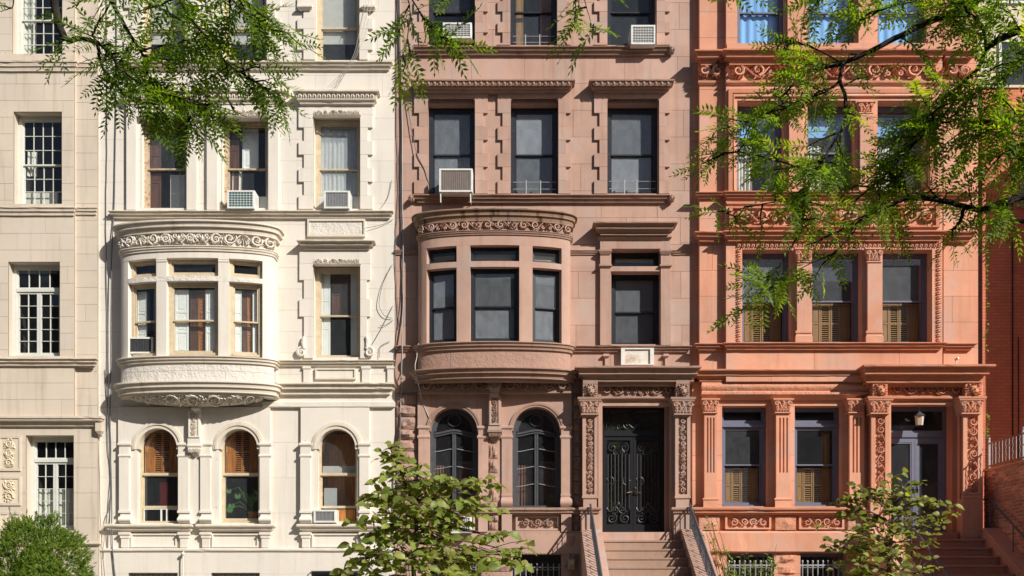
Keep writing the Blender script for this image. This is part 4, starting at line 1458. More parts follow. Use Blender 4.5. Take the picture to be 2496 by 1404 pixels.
for a, b in ((318, 431), (516, 630), (760, 873)):
    mb = MB()
    for (p, q, c, e) in ((a, a + 4, 1300, 1334), (b - 4, b, 1300, 1334), (a + 4, b - 4, 1300, 1304), (a + 4, b - 4, 1330, 1334)):
        mb.box(p, q, c, e, -2, 4)
    build(mb, "apron_panel", 'cream', H2)
mouldings(H2, 'cream', [(244, 962, [(10, 1336), (17, 1338), (17, 1342), (12, 1347)])], 0, "base_moulding")
for a, b in ((313, 433), (515, 633)):
    w = light(H2, ux(a, 12), ux(b, 12), uz(1560, 12), uz(1396, 12), -4, 'tan_wood', 'glass_dark', 6)
    mb = MB()
    for q in range(9):
        x = a + 8 + (b - a - 16) * q / 8
        mb.tube([(ux(x, 9), 9, uz(1400)), (ux(x, 9), 9, uz(1560))], 1.0, 5)
        f = lambda u, v, h, x=x: (ux(x, 9) + u, 9 + h, uz(1404) + v)
        curl(mb, f, 3, 0, 4.5, 0, 1.2, 0.9, 0.7, 0, 10)
    mb.tube([(ux(a + 2, 9), 9, uz(1400)), (ux(b - 2, 9), 9, uz(1400))], 1.1, 5)
    build(mb, "window_grille", 'black', w)
w = light(H2, ux(757, 12), ux(882, 12), uz(1560, 12), uz(1394, 12), -4, 'slate', 'glass_dark', 6)
mb = MB()
mb.tube([(ux(750, 30), 30, uz(1500, 30)), (ux(750, 30), 30, uz(1402, 30)), (ux(760, 30), 30, uz(1393, 30)), (ux(905, 30), 30, uz(1392, 30)), (ux(914, 30), 30, uz(1400, 30)), (ux(914, 30), 30, uz(1500, 30))], 1.6, 7)
for x in (798, 868):
    mb.tube([(ux(x, 30), 30, uz(1393, 30)), (ux(x, 30), 12, uz(1393, 30))], 1.4, 6)
build(mb, "basement_rail", 'iron', H2, smooth=60)
# vent pipe
vp = thing("vent_pipe", "small bent vent pipe on the cream base wall casting a long shadow", "pipe", (ux(446, 20), 20, uz(1404, 20)))
mb = MB()
X = ux(446, 22)
mb.tube([(X, 22, uz(1640, 22)), (X, 22, uz(1362, 22)), (X - 0.5, 20, uz(1348, 22)), (X - 1, 12, uz(1342, 22))], 1.5, 8)
build(mb, "pipe", 'cream', vp, smooth=60)
mb = MB(); mb.dome(X, 22, uz(1350, 22), 4.5, 4.5, 4.5, 10, 6, True)
build(mb, "cap", 'cream', vp, smooth=60)
# ================================================================ the brown house
H3 = thing("row_house", "brownstone house with dark window frames, a bowed bay and an iron-grilled door", "house", (ux(1325), 0, GROUND), "row houses along the street")
h3 = [(1043, 1158, -110, 110), (1244, 1358, -110, 110), (1480, 1600, -110, 110),
      (1043, 1158, 238, 472), (1245, 1361, 238, 472), (1480, 1606, 238, 472),
      (1042, 1368, 590, 833), (1490, 1609, 608, 650), (1490, 1610, 660, 839)]
wall(H3, 'brown', 962.5, 1687, -160, 958, h3, 0, 46, 65.5, 128, 31, phase=30)
h3b = [(1047, 1165, 988, 1239), (1249, 1367, 988, 1239), (1466, 1632, 988, 1298)]
wall(H3, 'brown', 962.5, 1687, 958.5, 1298, h3b, 0, 46, 68, 160, 32)
wall(H3, 'brown', 962.5, 1466, 1298.5, 1640, [(1050, 1165, 1352, 1560), (1250, 1368, 1352, 1560)], 9, 55, 48, 250, 33)
NF = -25
def brown_win(x0, x1, y0, y1, meet=0.5, g='glass', P=None, mat='navy', d=NF, n=0.0):
    return window(P or H3, ux(x0, n), ux(x1, n), uz(y1, n), uz(y0, n), d, mat, g, meet, 9, 5)
for x0, x1 in ((1043, 1158), (1244, 1358), (1480, 1600)):
    w = brown_win(x0, x1, -105, 110, 0.55)
    if x0 == 1244:
        shutter(w, ux(1255), ux(1276), uz(104), uz(-95), NF - 17, 'shut_gold', False, panels=2)
        shutter(w, ux(1318), ux(1348), uz(104), uz(-95), NF - 17, 'shut_wood', True, panels=2)
    else:
        build(MB().box(x0 + 12, x1 - 12, -95, -10, NF - 16, NF - 15), "roller_shade", 'shade', w)
wA = brown_win(1043, 1158, 250, 472, 0.52, 'glass_dusty')
wB = brown_win(1245, 1361, 250, 472, 0.52, 'glass_dusty')
wC = brown_win(1480, 1606, 250, 472, 0.52, 'glass_dusty')
for w, (a, b) in ((wA, (1055, 1146)), (wB, (1257, 1349)), (wC, (1492, 1594))):
    build(MB().box(a, b, 262, 276, NF - 15, NF - 14), "roller_shade", 'shade_tan', w)
    shutter(w, ux(b - 12), ux(b), uz(470), uz(262), NF - 17, 'shut_dark', True, panels=3)
# window guards
def guard(P, x0, x1, y0, y1, posts, d):
    mb = MB()
    for y in (y0 + 4, (y0 + y1) / 2 + 2, y1 - 2):
        mb.tube([(ux(x0), d, uz(y)), (ux(x1), d, uz(y))], 0.8, 5)
    for x in posts:
        mb.boxu(ux(x) - 1.3, ux(x) + 1.3, uz(y1), uz(y0), d - 1, d + 1.6)
    build(mb, "window_guard", 'white_iron', P)
guard(wB, 1250, 1356, 434, 472, (1283, 1318), -14)
guard(wC, 1486, 1600, 432, 472, (1524, 1554), -14)
w4 = [o for o in H3.children if o.name.startswith("window")][1]
guard(w4, 1250, 1353, 76, 110, (1281, 1316), -14)
for i, (o0, o1, lw, ln, rn, rw) in enumerate(((1043, 1158, 1010, 1022, 1178, 1189), (1245, 1361, 1213, 1225, 1379, 1391), (1480, 1606, 1448, 1461, 1620, 1632))):
    quoins(H3, 'brown', o0, o1, lw, ln, rn, rw, [(212, 278, True)] + [(278 + 32.7 * k, min(278 + 32.7 * (k + 1), 474), k % 2 == 1) for k in range(6)], 5.0)
    build(MB().box(o0, o1, 212, 238, -2, 5.1), "lintel", 'brown', H3)
    a0 = (1043, 1244, 1480)[i]; a1 = (1158, 1358, 1600)[i]
    quoins(H3, 'brown', a0, a1, lw, ln, rn, rw, [(-130, -20, True)] + [(-20 + 25.5 * k, min(-20 + 25.5 * (k + 1), 112), k % 2 == 1) for k in range(6)], 5.0)
    # carved band under a round-cornered head
    a, b = o0, o1
    build(MB().boxu(ux(a), ux(b), uz(251), uz(237), -30, -7), "lintel_ground", 'brown_trim', H3)
    leafband(H3, a + 6, b - 6, 240, 250, -6.5, 'brown_trim', 8, name="carved_lintel_band")
    mb = MB()
    R = 13
    for s, xc in ((1, ux(a)), (-1, ux(b))):
        arc = [(xc + s * (R - R * math.sin(q * math.pi / 12)), uz(238) - R + R * math.cos(q * math.pi / 12)) for q in range(7)]
        pts = [(xc, uz(238))] + arc
        mb.prism(pts if s < 0 else pts[::-1], -6.9, 4.9)
    build(mb, "lintel_corner", 'brown_trim', H3, smooth=40)
# hoods with egg and dart
for a, b in ((1000, 1402), (1436, 1644)):
    build(MB().mould(a, b, [(27, 191), (30, 192.5), (30, 196), (24, 198), (21, 208), (15, 210), (14, 213), (4, 215)], 0), "window_hood", 'brown_trim', H3)
    eggs(H3, a + 9, b - 9, 196, 210, 25, 'brown_trim', 14)
sl = stp
for y in (111, 473):
    mouldings(H3, 'brown_trim', [(1005, 1634, sl(y, y + 19, 17))], 0, "sill_course")
    for x in (1638, 1002):
        mb = MB()
        X, Z = ux(x, 18), uz(y + 8, 18)
        mb.dome(X, 6, Z, 8.5, 13, 8.5, 12, 4)
        for q in range(8):
            a = 6.283 * q / 8
            leaf3(mb, lambda u, v, h: (X + u, 16 + h, Z + v), 1.5 * math.cos(a), 1.5 * math.sin(a), a, 7, 4, 3.5)
        build(mb, "rosette", 'brown_trim', H3, smooth=50)
# second floor: single window at the right
build(MB().mould(1446, 1652, stp(539, 570, 41, 8), 0), "window_hood", 'brown_trim', H3)
build(MB().mould(1458, 1638, [(15, 574), (17, 575), (17, 578), (11, 584)], 0), "hood_moulding", 'brown_trim', H3)
build(MB().box(1463, 1635, 566, 606, -2, 10), "lintel", 'brown', H3)
for a, b in ((1463, 1489), (1611, 1635)):
    build(MB().box(a, b, 606, 841, -2, 10), "pilaster", 'brown', H3)
    build(MB().mould(a - 3, b + 3, [(3, 606), (6, 608), (6, 612), (2, 619)], 10), "pilaster_cap", 'brown_trim', H3)
    build(MB().mould(a - 3, b + 3, [(3, 643), (5, 645), (5, 648), (1, 652)], 10), "pilaster_cap", 'brown_trim', H3)
build(MB().box(1489.2, 1610.8, 649, 661, -20, 7), "transom_bar", 'brown', H3)
mouldings(H3, 'brown_trim', [(1380, 1463, sl(609, 621, 7)), (1636, 1686, sl(609, 621, 7)), (960, 1040, sl(609, 621, 7)), (960, 1040, sl(842, 856, 12)), (1380, 1687, sl(842, 858, 14))], 0, "string_course")
w = light(H3, ux(1490), ux(1609), uz(650), uz(609), NF + 2, 'navy', 'glass', 8)
build(MB().box(1500, 1600, 620, 640, NF - 13, NF - 12), "roller_shade", 'shade_tan', w)
brown_win(1490, 1610, 661, 839, 0.52, 'glass_film')
for a, b in ((1470, 1486), (1617, 1631)):
    build(MB().mould(a, b, [(8, 862), (10, 864), (10, 868), (5, 872), (5, 890)], 0), "pedestal", 'brown', H3)
# the bowed bay
BB = Bay(1205.5, 183, 42)
mb = MB(); BB.mould(mb, stp(506, 540, 16, 1)); build(mb, "bay_cornice", 'brown_dirty', H3, smooth=40)
mb = MB(); BB.mould(mb, [(-6, 503.5), (14, 507), (17, 508), (17, 510)], -20); build(mb, "lead_capping", 'opp', H3, smooth=40)
mb = MB(); BB.band(mb, 537, 562, -8, 0.8); build(mb, "frieze_ground", 'brown_trim', H3, smooth=40)
L, f = BB.map(math.pi * 0.985, math.pi * 0.015, 1.0, 560.5)
build(scrollwork(f, L, 24, 15, 1.15, 1.35, 2.4, leaves=4), "carved_frieze", 'brown', H3, smooth=50)
mb = MB(); BB.mould(mb, stp(560, 572, 6.5, 0.5)); build(mb, "bay_moulding", 'brown_trim', H3, smooth=40)
mb = MB(); BB.band(mb, 570, 597, -18, 0.4); build(mb, "bay_fascia", 'brown', H3, smooth=40)
mb = MB(); BB.band(mb, 636, 650, -18, 0.0, BB.th(1369), BB.th(1040)); build(mb, "transom_bar", 'brown', H3, smooth=40)
for a, b in ((1024, 1040), (1113, 1146), (1266, 1298), (1369, 1390)):
    t0, t1 = BB.th(b), BB.th(a)
    if a < 1030: t1 = math.pi
    if b > 1385: t0 = 0.0
    mb = MB(); BB.band(mb, 597, 832, -20, 0.2, t0, t1, 10); build(mb, "bay_pier", 'brown', H3, smooth=40)
for k, (a, b) in enumerate(((1039, 1114), (1145, 1267), (1297, 1370))):
    hw, xf = BB.chord(a, b, 0)
    n_ = BB.P - 6
    w = light(H3, -hw, hw, uz(638, n_), uz(595, n_), -13, 'navy', 'glass', 7, xf)
    build(MB(xf).boxu(-hw + 10, hw - 10, uz(630, n_), uz(612, n_), -27, -26), "roller_shade", 'shade_tan', w)
    window(H3, -hw, hw, uz(832, n_), uz(649, n_), -13, 'navy', 'glass_film', 0.52, 8, 5, xf=xf, roomd=110)
mb = MB(); BB.mould(mb, stp(831, 852, 13, 0.5), -22); build(mb, "bay_sill", 'brown_trim', H3, smooth=40)
mb = MB(); BB.band(mb, 850, 895, -12, 0.6, 0.0, math.pi * 0.69, 24); build(mb, "apron_stone", 'brown_rough', H3, smooth=40)
mb = MB(); BB.band(mb, 850, 895, -12, 0.5, math.pi * 0.6915, math.pi, 14); build(mb, "apron_stone", 'brown_rough', H3, smooth=40)
mb = MB(); BB.mould(mb, stp(893, 923, 22, 0.5), -22); build(mb, "bay_base_cornice", 'brown_trim', H3, smooth=40)
# carved course and arches below the bay
AS = 12.0
build(MB().box(1018, 1392, 918, 958, -3, 30), "frieze_ground", 'brown_trim', H3)
frieze(H3, 1022, 1186, 924, 954, 30.4, 'brown_trim', 41, h=1.3, cell=1.2, fat=1.3, leaves=8)
frieze(H3, 1224, 1390, 924, 954, 30.4, 'brown_trim', 42, h=1.3, cell=1.2, fat=1.3, leaves=8)
build(MB().mould(1187, 1223, [(12, 916), (14, 925), (14, 932), (9, 948), (6, 955), (8, 957), (8, 960), (3, 964)], 26), "bracket", 'brown', H3)
frieze(H3, 1190, 1220, 926, 952, 40, 'brown', 43, h=1.2, cell=0.6, name="carved_bracket_face")
mb = MB()
plate_arch(mb, 1018, 1205, 956, 1240, 1106, 60, 1049, -3, AS)
plate_arch(mb, 1205.05, 1393, 956, 1240, 1308, 60, 1049, -3, AS)
build(mb, "facing_slab", 'brown', H3)
build(MB().box(1190, 1222, 962, 1052, 8, 26), "hanging_pilaster", 'brown', H3)
mb = MB()
for (a, b, c, e) in ((1193, 1197, 966, 1036), (1215, 1219, 966, 1036), (1197, 1215, 966, 970), (1197, 1215, 1032, 1036)):
    mb.box(a, b, c, e, 25, 28.5)
build(mb, "panel_frame", 'brown', H3)
frieze(H3, 1198, 1214, 972, 1030, 26.3, 'brown_trim', 44, vert=True, h=1.3, cell=0.9, name="carved_panel")
build(MB().mould(1188, 1224, [(15, 1046), (17, 1048), (17, 1053), (14, 1056), (12, 1066), (6, 1074), (2, 1080)], 10), "corbel", 'brown_trim', H3)
frieze(H3, 1191, 1221, 1054, 1068, 25, 'brown_trim', 45, h=1.2, cell=0.6, name="carved_corbel_face")
for i, (cx, r) in enumerate(((1106, 59), (1308, 59))):
    mb = MB()
    mb.ring(cx, 1049, r - 2, r + 3, -14, AS + 1.6, -0.02, math.pi + 0.02, 26, n=AS)
    mb.ring(cx, 1049, r + 3, r + 8, 0, AS + 3.2, -0.02, math.pi + 0.02, 26, n=AS)
    build(mb, "arch_moulding", 'brown_trim', H3, smooth=35)
    d = -14
    mb = MB()
    mb.ring(cx, 1049, r - 9, r + 1, d - 10, d, 0, math.pi, 24)
    mb.ring(cx, 1049, r - 15, r - 9, d - 8, d - 3, 0, math.pi, 24)
    for s in (-1, 1):
        a, b = sorted((cx + s * (r + 1), cx + s * (r - 9)))
        mb.box(a, b, 1049, 1239, d - 10, d, 0)
        a, b = sorted((cx + s * (r - 9), cx + s * (r - 14)))
        mb.box(a, b, 1060, 1239, d - 8, d - 3, 0)
        a, b = sorted((cx + s * 4.5, cx + s * 0.4))
        mb.box(a, b, 1056, 1232, d - 8, d - 1.8 - (0.3 if s > 0 else 0), 0)
    mb.box(cx - r + 9, cx + r - 9, 1231, 1239, d - 10, d - 1, 0)
    W_ = build(mb, "window", 'slate', H3, smooth=35)
    # swan-necked transom rail, fanlight ring and wavy glazing bars
    def wave(y, amp, s0, s1, rad, dd, mat='bar_grey', nm="glazing_bar", P=W_):
        pts = []
        for q in range(17):
            t = q / 16
            x = cx - (r - 10) + 2 * (r - 10) * t
            if x < s0 or x > s1: continue
            pts.append((ux(x), dd, uz(y - amp * math.cos((t - 0.5) * 2 * math.pi))))
        build(MB().tube(pts, rad, 6), nm, mat, P, smooth=60)
    wave(1051, 4.0, 0, 9999, 3.4, d - 3, 'slate', nm="transom_rail")
    wave(1057, 4.0, 0, 9999, 2.2, d - 2.4, 'slate', nm="transom_rail")
    mb = MB()
    mb.tube([(ux(cx) + 16 * math.cos(a), d - 4, uz(1022) + 14 * math.sin(a)) for a in [6.2832 * q / 20 for q in range(21)]], 1.3, 5, False)
    build(mb, "fanlight_ring", 'slate', W_, smooth=60)
    for y in (1095, 1138, 1181):
        wave(y, 3.4, cx - r, cx - 4, 1.2, d - 4)
        wave(y, 3.4, cx + 4, cx + r, 1.2, d - 4)
    rr = r - 10
    arc = [(ux(cx) + rr * math.cos(math.pi * q / 20), uz(1049) + rr * math.sin(math.pi * q / 20)) for q in range(21)]
    build(MB().prism([(ux(cx - rr), uz(1051)), (ux(cx + rr), uz(1051))] + arc, d - 6.2, d - 5.8), "pane", 'glass_dark', W_)
    ys_ = [1056, 1095, 1138, 1181, 1232]
    for s in (-1, 1):
        for ya, yb in zip(ys_, ys_[1:]):
            a, b = sorted((cx + s * 3, cx + s * rr))
            build(MB().box(a, b, ya + 0.1, yb - 0.1, d - 6.2, d - 5.8, 0), "pane", 'glass_dark', W_)
    room(W_, ux(cx - r), ux(cx + r), uz(1239), uz(988), d - 12, 140)
    shutter(W_, ux(cx + 10), ux(cx + r - 14), uz(1230), uz(1120), d - 22, 'shut_dark', True, panels=2)
    curtain(W_, ux(cx - r + 14), ux(cx - 14), uz(1230), uz(1130), d - 20, 'shut_dark', 4)
for a, b in ((1020, 1045), (1166, 1189), (1223, 1248), (1368, 1393)):
    build(MB().box(a, b, 1064, 1212, 5, AS + 4), "pilaster", 'brown', H3)
    build(MB().mould(a - 3, b + 3, [(3, 1037), (6, 1039), (6, 1043), (3, 1047), (3, 1060), (6, 1062), (6, 1066), (2, 1073)], AS), "pilaster_cap", 'brown', H3)
    prof = [(3, 1203), (5, 1204), (5, 1208), (3, 1210)] + [(4 + 7 * math.sin(math.pi * q / 6), 1212 + 24 * q / 6) for q in range(7)]
    build(MB().mould(a - 2, b + 2, prof, AS, ret=(0.2, 0.2)), "scrolled_foot", 'brown', H3, smooth=40)
    build(MB().box(a, b, 1252, 1296, 3, AS + 4), "pedestal", 'brown', H3)
mouldings(H3, 'brown_trim', [(1014, 1424, [(14, 1237), (17, 1239), (17, 1243), (12, 1246), (14, 1249), (6, 1254)])], 6, "window_sill")
for a, b in ((1056, 1158), (1257, 1364)):
    mb = MB()
    for (p, q, c, e) in ((a, a + 5, 1256, 1293), (b - 5, b, 1256, 1293), (a + 5, b - 5, 1256, 1261), (a + 5, b - 5, 1288, 1293)):
        mb.box(p, q, c, e, -2, 9)
    build(mb, "panel_frame", 'brown', H3)
    frieze(H3, a + 8, b - 8, 1263, 1286, 3, 'brown_trim', int(a), h=1.3, cell=1.3, fat=1.2, leaves=5, name="carved_panel")
build(MB().box(1018, 1420, 1294, 1299, -2, 13), "ledge", 'brown', H3)
build(MB().box(1018, 1424, 1299.3, 1350, 4, 15), "band_course", 'brown', H3)
# rock-faced stones
k = 0
def rough_column(x0, x1, y0, y1, hgt, d, amp, mat='brown_rough', P=None, vary=3):
    global k
    rnd = random.Random(int(x0 * 7 + y0))
    y = y0
    while y < y1 - 6:
        h = hgt + rnd.uniform(-vary, vary)
        e = min(y + h, y1)
        k += 1
        mb = rough_block(ux(x0 + rnd.uniform(0, 2), d), ux(x1 - rnd.uniform(0, 2), d), uz(e - 0.8, d), uz(y + 0.8, d), -2, d, amp, k)
        build(mb, "rock_faced_stone", mat, P or H3)
        y = e
rough_column(965, 1016, 958, 1298, 29, 13, 9)
rough_column(1191, 1215, 1082, 1238, 33, 22, 9)
rough_column(1191, 1215, 1254, 1296, 21, 18, 7)
rough_column(1395, 1417, 960, 1238, 30, 11, 8)
rough_column(1395, 1417, 1250, 1298, 24, 11, 8)
rough_column(965, 1044, 1352, 1520, 42, 20, 8)
rough_column(1172, 1246, 1352, 1520, 42, 20, 8)
rough_column(1374, 1410, 1300, 1520, 42, 20, 8)
for a, b in ((1050, 1165), (1250, 1368)):
    w = light(H3, ux(a, 9), ux(b, 9), uz(1560, 9), uz(1352, 9), -10, 'navy', 'glass_dark', 7)
    mb = MB()
    mb.tube([(ux(a, 9), 4, uz(1383)), (ux(b, 9), 4, uz(1383))], 1.0, 5)
    for q in range(9):
        x = a + 5 + (b - a - 10) * q / 8
        mb.tube([(ux(x, 9), 5, uz(1376)), (ux(x, 9), 5, uz(1560))], 1.1, 5)
        mb.dome(ux(x, 9), 5, uz(1376), 1.7, 1.7, 2.6, 6, 4, True)
        if q < 8:
            pts = [(ux(x, 9) + (b - a - 10) / 8 * t, 5, uz(1385) - 5 * math.sin(t * math.pi)) for t in (0, .25, .5, .75, 1)]
            mb.tube(pts, 0.7, 4)
    build(mb, "window_grille", 'white_iron', w, smooth=60)
    leafband(H3, a, b, 1345, 1353, 13, 'brown_trim', 9, name="carved_soffit_band")

# the doorway
DP = 40.0
dh = stp(891, 931, 74, 36)
build(MB().mould(1402, 1710, dh, 0, ret=(1, 0.6)), "door_hood", 'brown_trim', H3)
build(MB().box(1458, 1650, 928, 940, -2, 42, 42), "entablature", 'brown_trim', H3)
build(MB().box(1458, 1650, 940, 968, -2, 26, 26), "frieze_ground", 'brown_trim', H3)
frieze(H3, 1463, 1645, 937, 965, 26.4, 'brown_trim', 51, h=1.3, cell=1.1, fat=1.25, leaves=5)
build(MB().mould(1456, 1650, [(3, 966), (6, 968), (6, 971), (1, 975)], 24), "moulding", 'brown_trim', H3)
build(MB().box(1456, 1650, 972, 989, -2, 20, 20), "door_lintel", 'brown', H3)
for a, b, c0, c1, p0, p1 in ((1421, 1457, 1410, 1467, 1420, 1457), (1648, 1681, 1637, 1694, 1646, 1683)):
    build(MB().box(a, b, 918, 936, -2, 52, 50), "console_block", 'brown_trim', H3)
    lion(H3, a, b, 934, 970, 60, -2, 'brown_trim', n=52)
    build(MB().box(c0 - 2, c1 + 2, 968, 973, -2, 55, 52), "abacus", 'brown_trim', H3)
    capital(H3, c0 + 2, c1 - 2, 973, 1010, 52, -2, 'brown', seed=int(a))
    build(MB().box(p0 + 1, p1 - 1, 1008, 1207, -2, 36), "pilaster", 'brown', H3)
    mb = MB()
    for (u, v, c, e) in ((p0, p0 + 8, 1010, 1210), (p1 - 8, p1, 1010, 1210), (p0 + 8, p1 - 8, 1010, 1017), (p0 + 8, p1 - 8, 1205, 1210)):
        mb.box(u, v, c, e, 33, 41)
    build(mb, "panel_frame", 'brown', H3)
    frieze(H3, p0 + 9, p1 - 9, 1019, 1203, 36.5, 'brown', int(a) + 1, vert=True, h=1.5, cell=0.75, fat=1.2, name="carved_panel", leaves=5)
    build(MB().mould(p0 - 1, p1 + 1, [(1, 1207), (4, 1209), (4, 1214), (1, 1217), (1, 1240)], 38), "pilaster_base", 'brown', H3)
    build(MB().mould(p0 - 9, p1 + 9, [(12, 1236), (14, 1238), (14, 1242), (8, 1246), (10, 1249), (4, 1255)], 38), "pedestal_cap", 'brown_trim', H3)
    build(MB().box(p0 - 3, p1 + 3, 1254, 1420, -2, 43), "pedestal", 'brown', H3)
# jambs and architrave
for a, b in ((1457, 1467), (1632, 1646)):
    build(MB().box(a, b, 975, 1300, -2, 24, 10), "jamb", 'brown', H3)
build(MB().box(1622, 1632, 984, 1297, -25, 8, 0), "architrave", 'brown_trim', H3)
build(MB().box(1466, 1622, 980, 989, -25, 8, 0), "architrave", 'brown_trim', H3)
dd = -18
x0, x1 = 1468, 1624
mb = MB()
mb.box(x0, x0 + 6, 988, 1297, dd - 10, dd, 0); mb.box(x1 - 6, x1, 988, 1297, dd - 10, dd, 0)
mb.box(x0 + 6, x1 - 6, 988, 996, dd - 10, dd, 0); mb.box(x0 + 6, x1 - 6, 1046, 1060, dd - 10, dd + 1, 0)
DR = build(mb, "door_frame", 'black', H3)
build(MB().box(x0 + 6, x1 - 6, 996, 1046, dd - 6, dd - 5.4, 0), "pane", 'glass_dark', DR)
mb = MB()
f = lambda u, v, h: (ux((x0 + x1) / 2) + u, dd - 2 + h, uz(1044) + v)
for s in (-1, 1):
    curl(mb, f, s * 14, 14, 12, -math.pi / 2, 1.3, 1.5, 0.9, 0, 18, s)
    curl(mb, f, s * 34, 8, 8, 0, 1.3, 1.2, 0.8, 0, 14, s)
    curl(mb, f, s * 8, 30, 8, 0, 1.2, 1.2, 0.8, 0, 14, -s)
    mb.tube([f(s * 66, 3, 0), f(s * 66, 44, 0), f(s * 56, 44, 0), f(s * 50, 38, 0), f(s * 20, 40, 0), f(0, 46, 0)], 0.9, 5)
    mb.tube([f(0, 4, 0), f(s * 24, 24, 0), f(s * 10, 40, 0)], 1.0, 5)
    mb.tube([f(s * 70, 3, 0), f(s * 46, 16, 0), f(s * 24, 4, 0)], 1.2, 5)
build(mb, "transom_grille", 'black', DR, smooth=60)
room(DR, ux(x0), ux(x1), uz(1297), uz(988), dd - 10, 150, grow=6)
for s, (a, b) in ((-1, (x0 + 6, 1545.6)), (1, (1546.4, x1 - 6))):
    mb = MB()
    rails(mb, ux(a), ux(b), uz(1296), uz(1060), dd - 6, dd - 1.5, 7, 10, 20)
    leafo = build(mb, "door_leaf", 'black', H3)
    build(MB().box(a + 6.8, b - 6.8, 1068, 1278, dd - 5.5, dd - 5, 0), "pane", 'glass_dark', leafo)
    g = MB()
    cx = (a + b) / 2
    f = lambda u, v, h: (ux(cx) + u, dd - 1.0 + h, uz(1276) + v)
    for q in range(7):
        u = -26 + 52 * q / 6
        lo = 38 if q in (0, 6) else 30 if q in (1, 5) else 46
        g.tube([f(u, lo, 0), f(u, 172, 0)], 0.9 if q % 2 else 1.2, 5)
        if q % 2 == 0:
            g.dome(ux(cx) + u, dd - 1, uz(1276) + 106, 2.4, 2.4, 3.2, 6, 4, True)
    for t in (-1, 1):
        curl(g, f, t * 16, 14, 13, math.pi / 2, 1.6, 1.8, 1.1, 0, 20, t)
        curl(g, f, t * 9, 36, 9, -math.pi / 2, 1.3, 1.4, 1.0, 0, 16, -t)
        curl(g, f, t * 15, 188, 11, math.pi / 2, 1.4, 1.4, 1.0, 0, 18, -t)
        curl(g, f, t * 8, 176, 6, 0, 1.2, 1.2, 0.8, 0, 14, t)
        g.tube([f(0, 52, 0), f(t * 8, 40, 0), f(t * 22, 30, 0), f(t * 29, 40, 0)], 1.3, 5)
        g.tube([f(t * 18, 96, 0), f(t * 12, 100, 0), f(t * 12, 112, 0), f(t * 18, 116, 0)], 1.0, 5)
        g.tube([f(t * 29, 106, 0), f(t * 26, 109, 0), f(t * 29, 112, 0)], 1.0, 5)
    g.dome(ux(cx), dd - 1, uz(1276) + 50, 4, 2, 5, 6, 4, True)
    build(g, "door_grille", 'iron_dark', leafo, smooth=60)
    h = MB()
    hx = ux(1546 + s * 5)
    h.tube([(hx, dd, uz(1198)), (hx, dd + 5, uz(1198)), (hx + s * 12, dd + 5, uz(1200))], 1.3, 6)
    h.dome(hx, dd - 1, uz(1198), 2.2, 2.5, 2.2, 8, 3)
    if s > 0:
        h.dome(hx, dd - 1, uz(1188), 2.6, 2.5, 2.6, 8, 3)
    build(h, "door_handle", 'brass', leafo, smooth=60)
build(MB().box(1462, 1640, 1297, 1320, -20, 34, 34), "threshold", 'brown', H3)

# ================================================================ the red house
H4 = thing("row_house", "red sandstone house with carved friezes, fluted pilasters and blue-grey windows", "house", (ux(2040), 20, GROUND), "row houses along the street")
PB, CS = 18.0, 34.0        # pilaster plane and central section plane
h4 = [(1797, 1913, -110, 105), (1968, 2086, -110, 105), (2139, 2258, -110, 105),
      (1797, 1913, 245, 465), (1968, 2086, 245, 465), (2139, 2258, 245, 465),
      (1809, 1930, 608, 834), (1979, 2102, 608, 834), (2151, 2272, 608, 834)]
h4b = [(1760, 1873, 989, 1234), (1937, 2053, 989, 1234), (2166, 2334, 985, 1296)]
wall(H4, 'red', 1687.5, 1775, -160, 930, [], 0, 40, 63, 300, 41)
wall(H4, 'red', 2290, 2384, -160, 985, [], 4, 44, 63, 300, 42)
wall(H4, 'red', 1705, 1770, -160, 930, [], PB, 20, 63, 300, 43)
wall(H4, 'red', 2300, 2366, -160, 930, [], PB, 20, 63, 300, 44)
wall(H4, 'red', 1770, 2297, -160, 930, h4, CS, 74, 63, 220, 45)
wall(H4, 'red', 1687.5, 2396, 930.5, 1298, h4b, 10, 50, 60, 260, 46)
wall(H4, 'red', 1696, 2172, 1298.5, 1640, [(1772, 1887, 1348, 1560), (1951, 2063, 1348, 1560)], 16, 56, 50, 300, 47)
rc = stp
def broken(t, b, p, name, ext=(0, 0)):
    build(MB().mould(1694 + ext[0], 1768, rc(t + 2, b + 1, p), PB), name, 'red_trim', H4)
    build(MB().mould(1764, 2310, rc(t, b, p), CS), name, 'red_trim', H4)
    build(MB().mould(2300, 2384 + ext[1], rc(t + 2, b + 1, p), PB), name, 'red_trim', H4)
broken(117, 153, 30, "cornice")
build(MB().box(1772, 2300, 105, 118, 0, CS + 6), "sill", 'red', H4)
for a, b, base in ((1704, 1750, PB), (1772, 2296, CS), (2304, 2364, PB)):
    build(MB().mould(a - 2, b + 2, [(2, 194), (6, 196), (6, 201), (2, 206)], base), "moulding", 'red_trim', H4)
frieze(H4, 1700, 1762, 155, 195, PB + 3, 'red', 61, h=1.5, cell=0.9, fat=1.3, leaves=6)
frieze(H4, 1772, 2298, 154, 195, CS + 1, 'red', 62, h=1.5, cell=1.15, fat=1.3, leaves=7)
frieze(H4, 2304, 2364, 155, 195, PB + 3, 'red', 63, h=1.5, cell=0.9, fat=1.3, leaves=6)
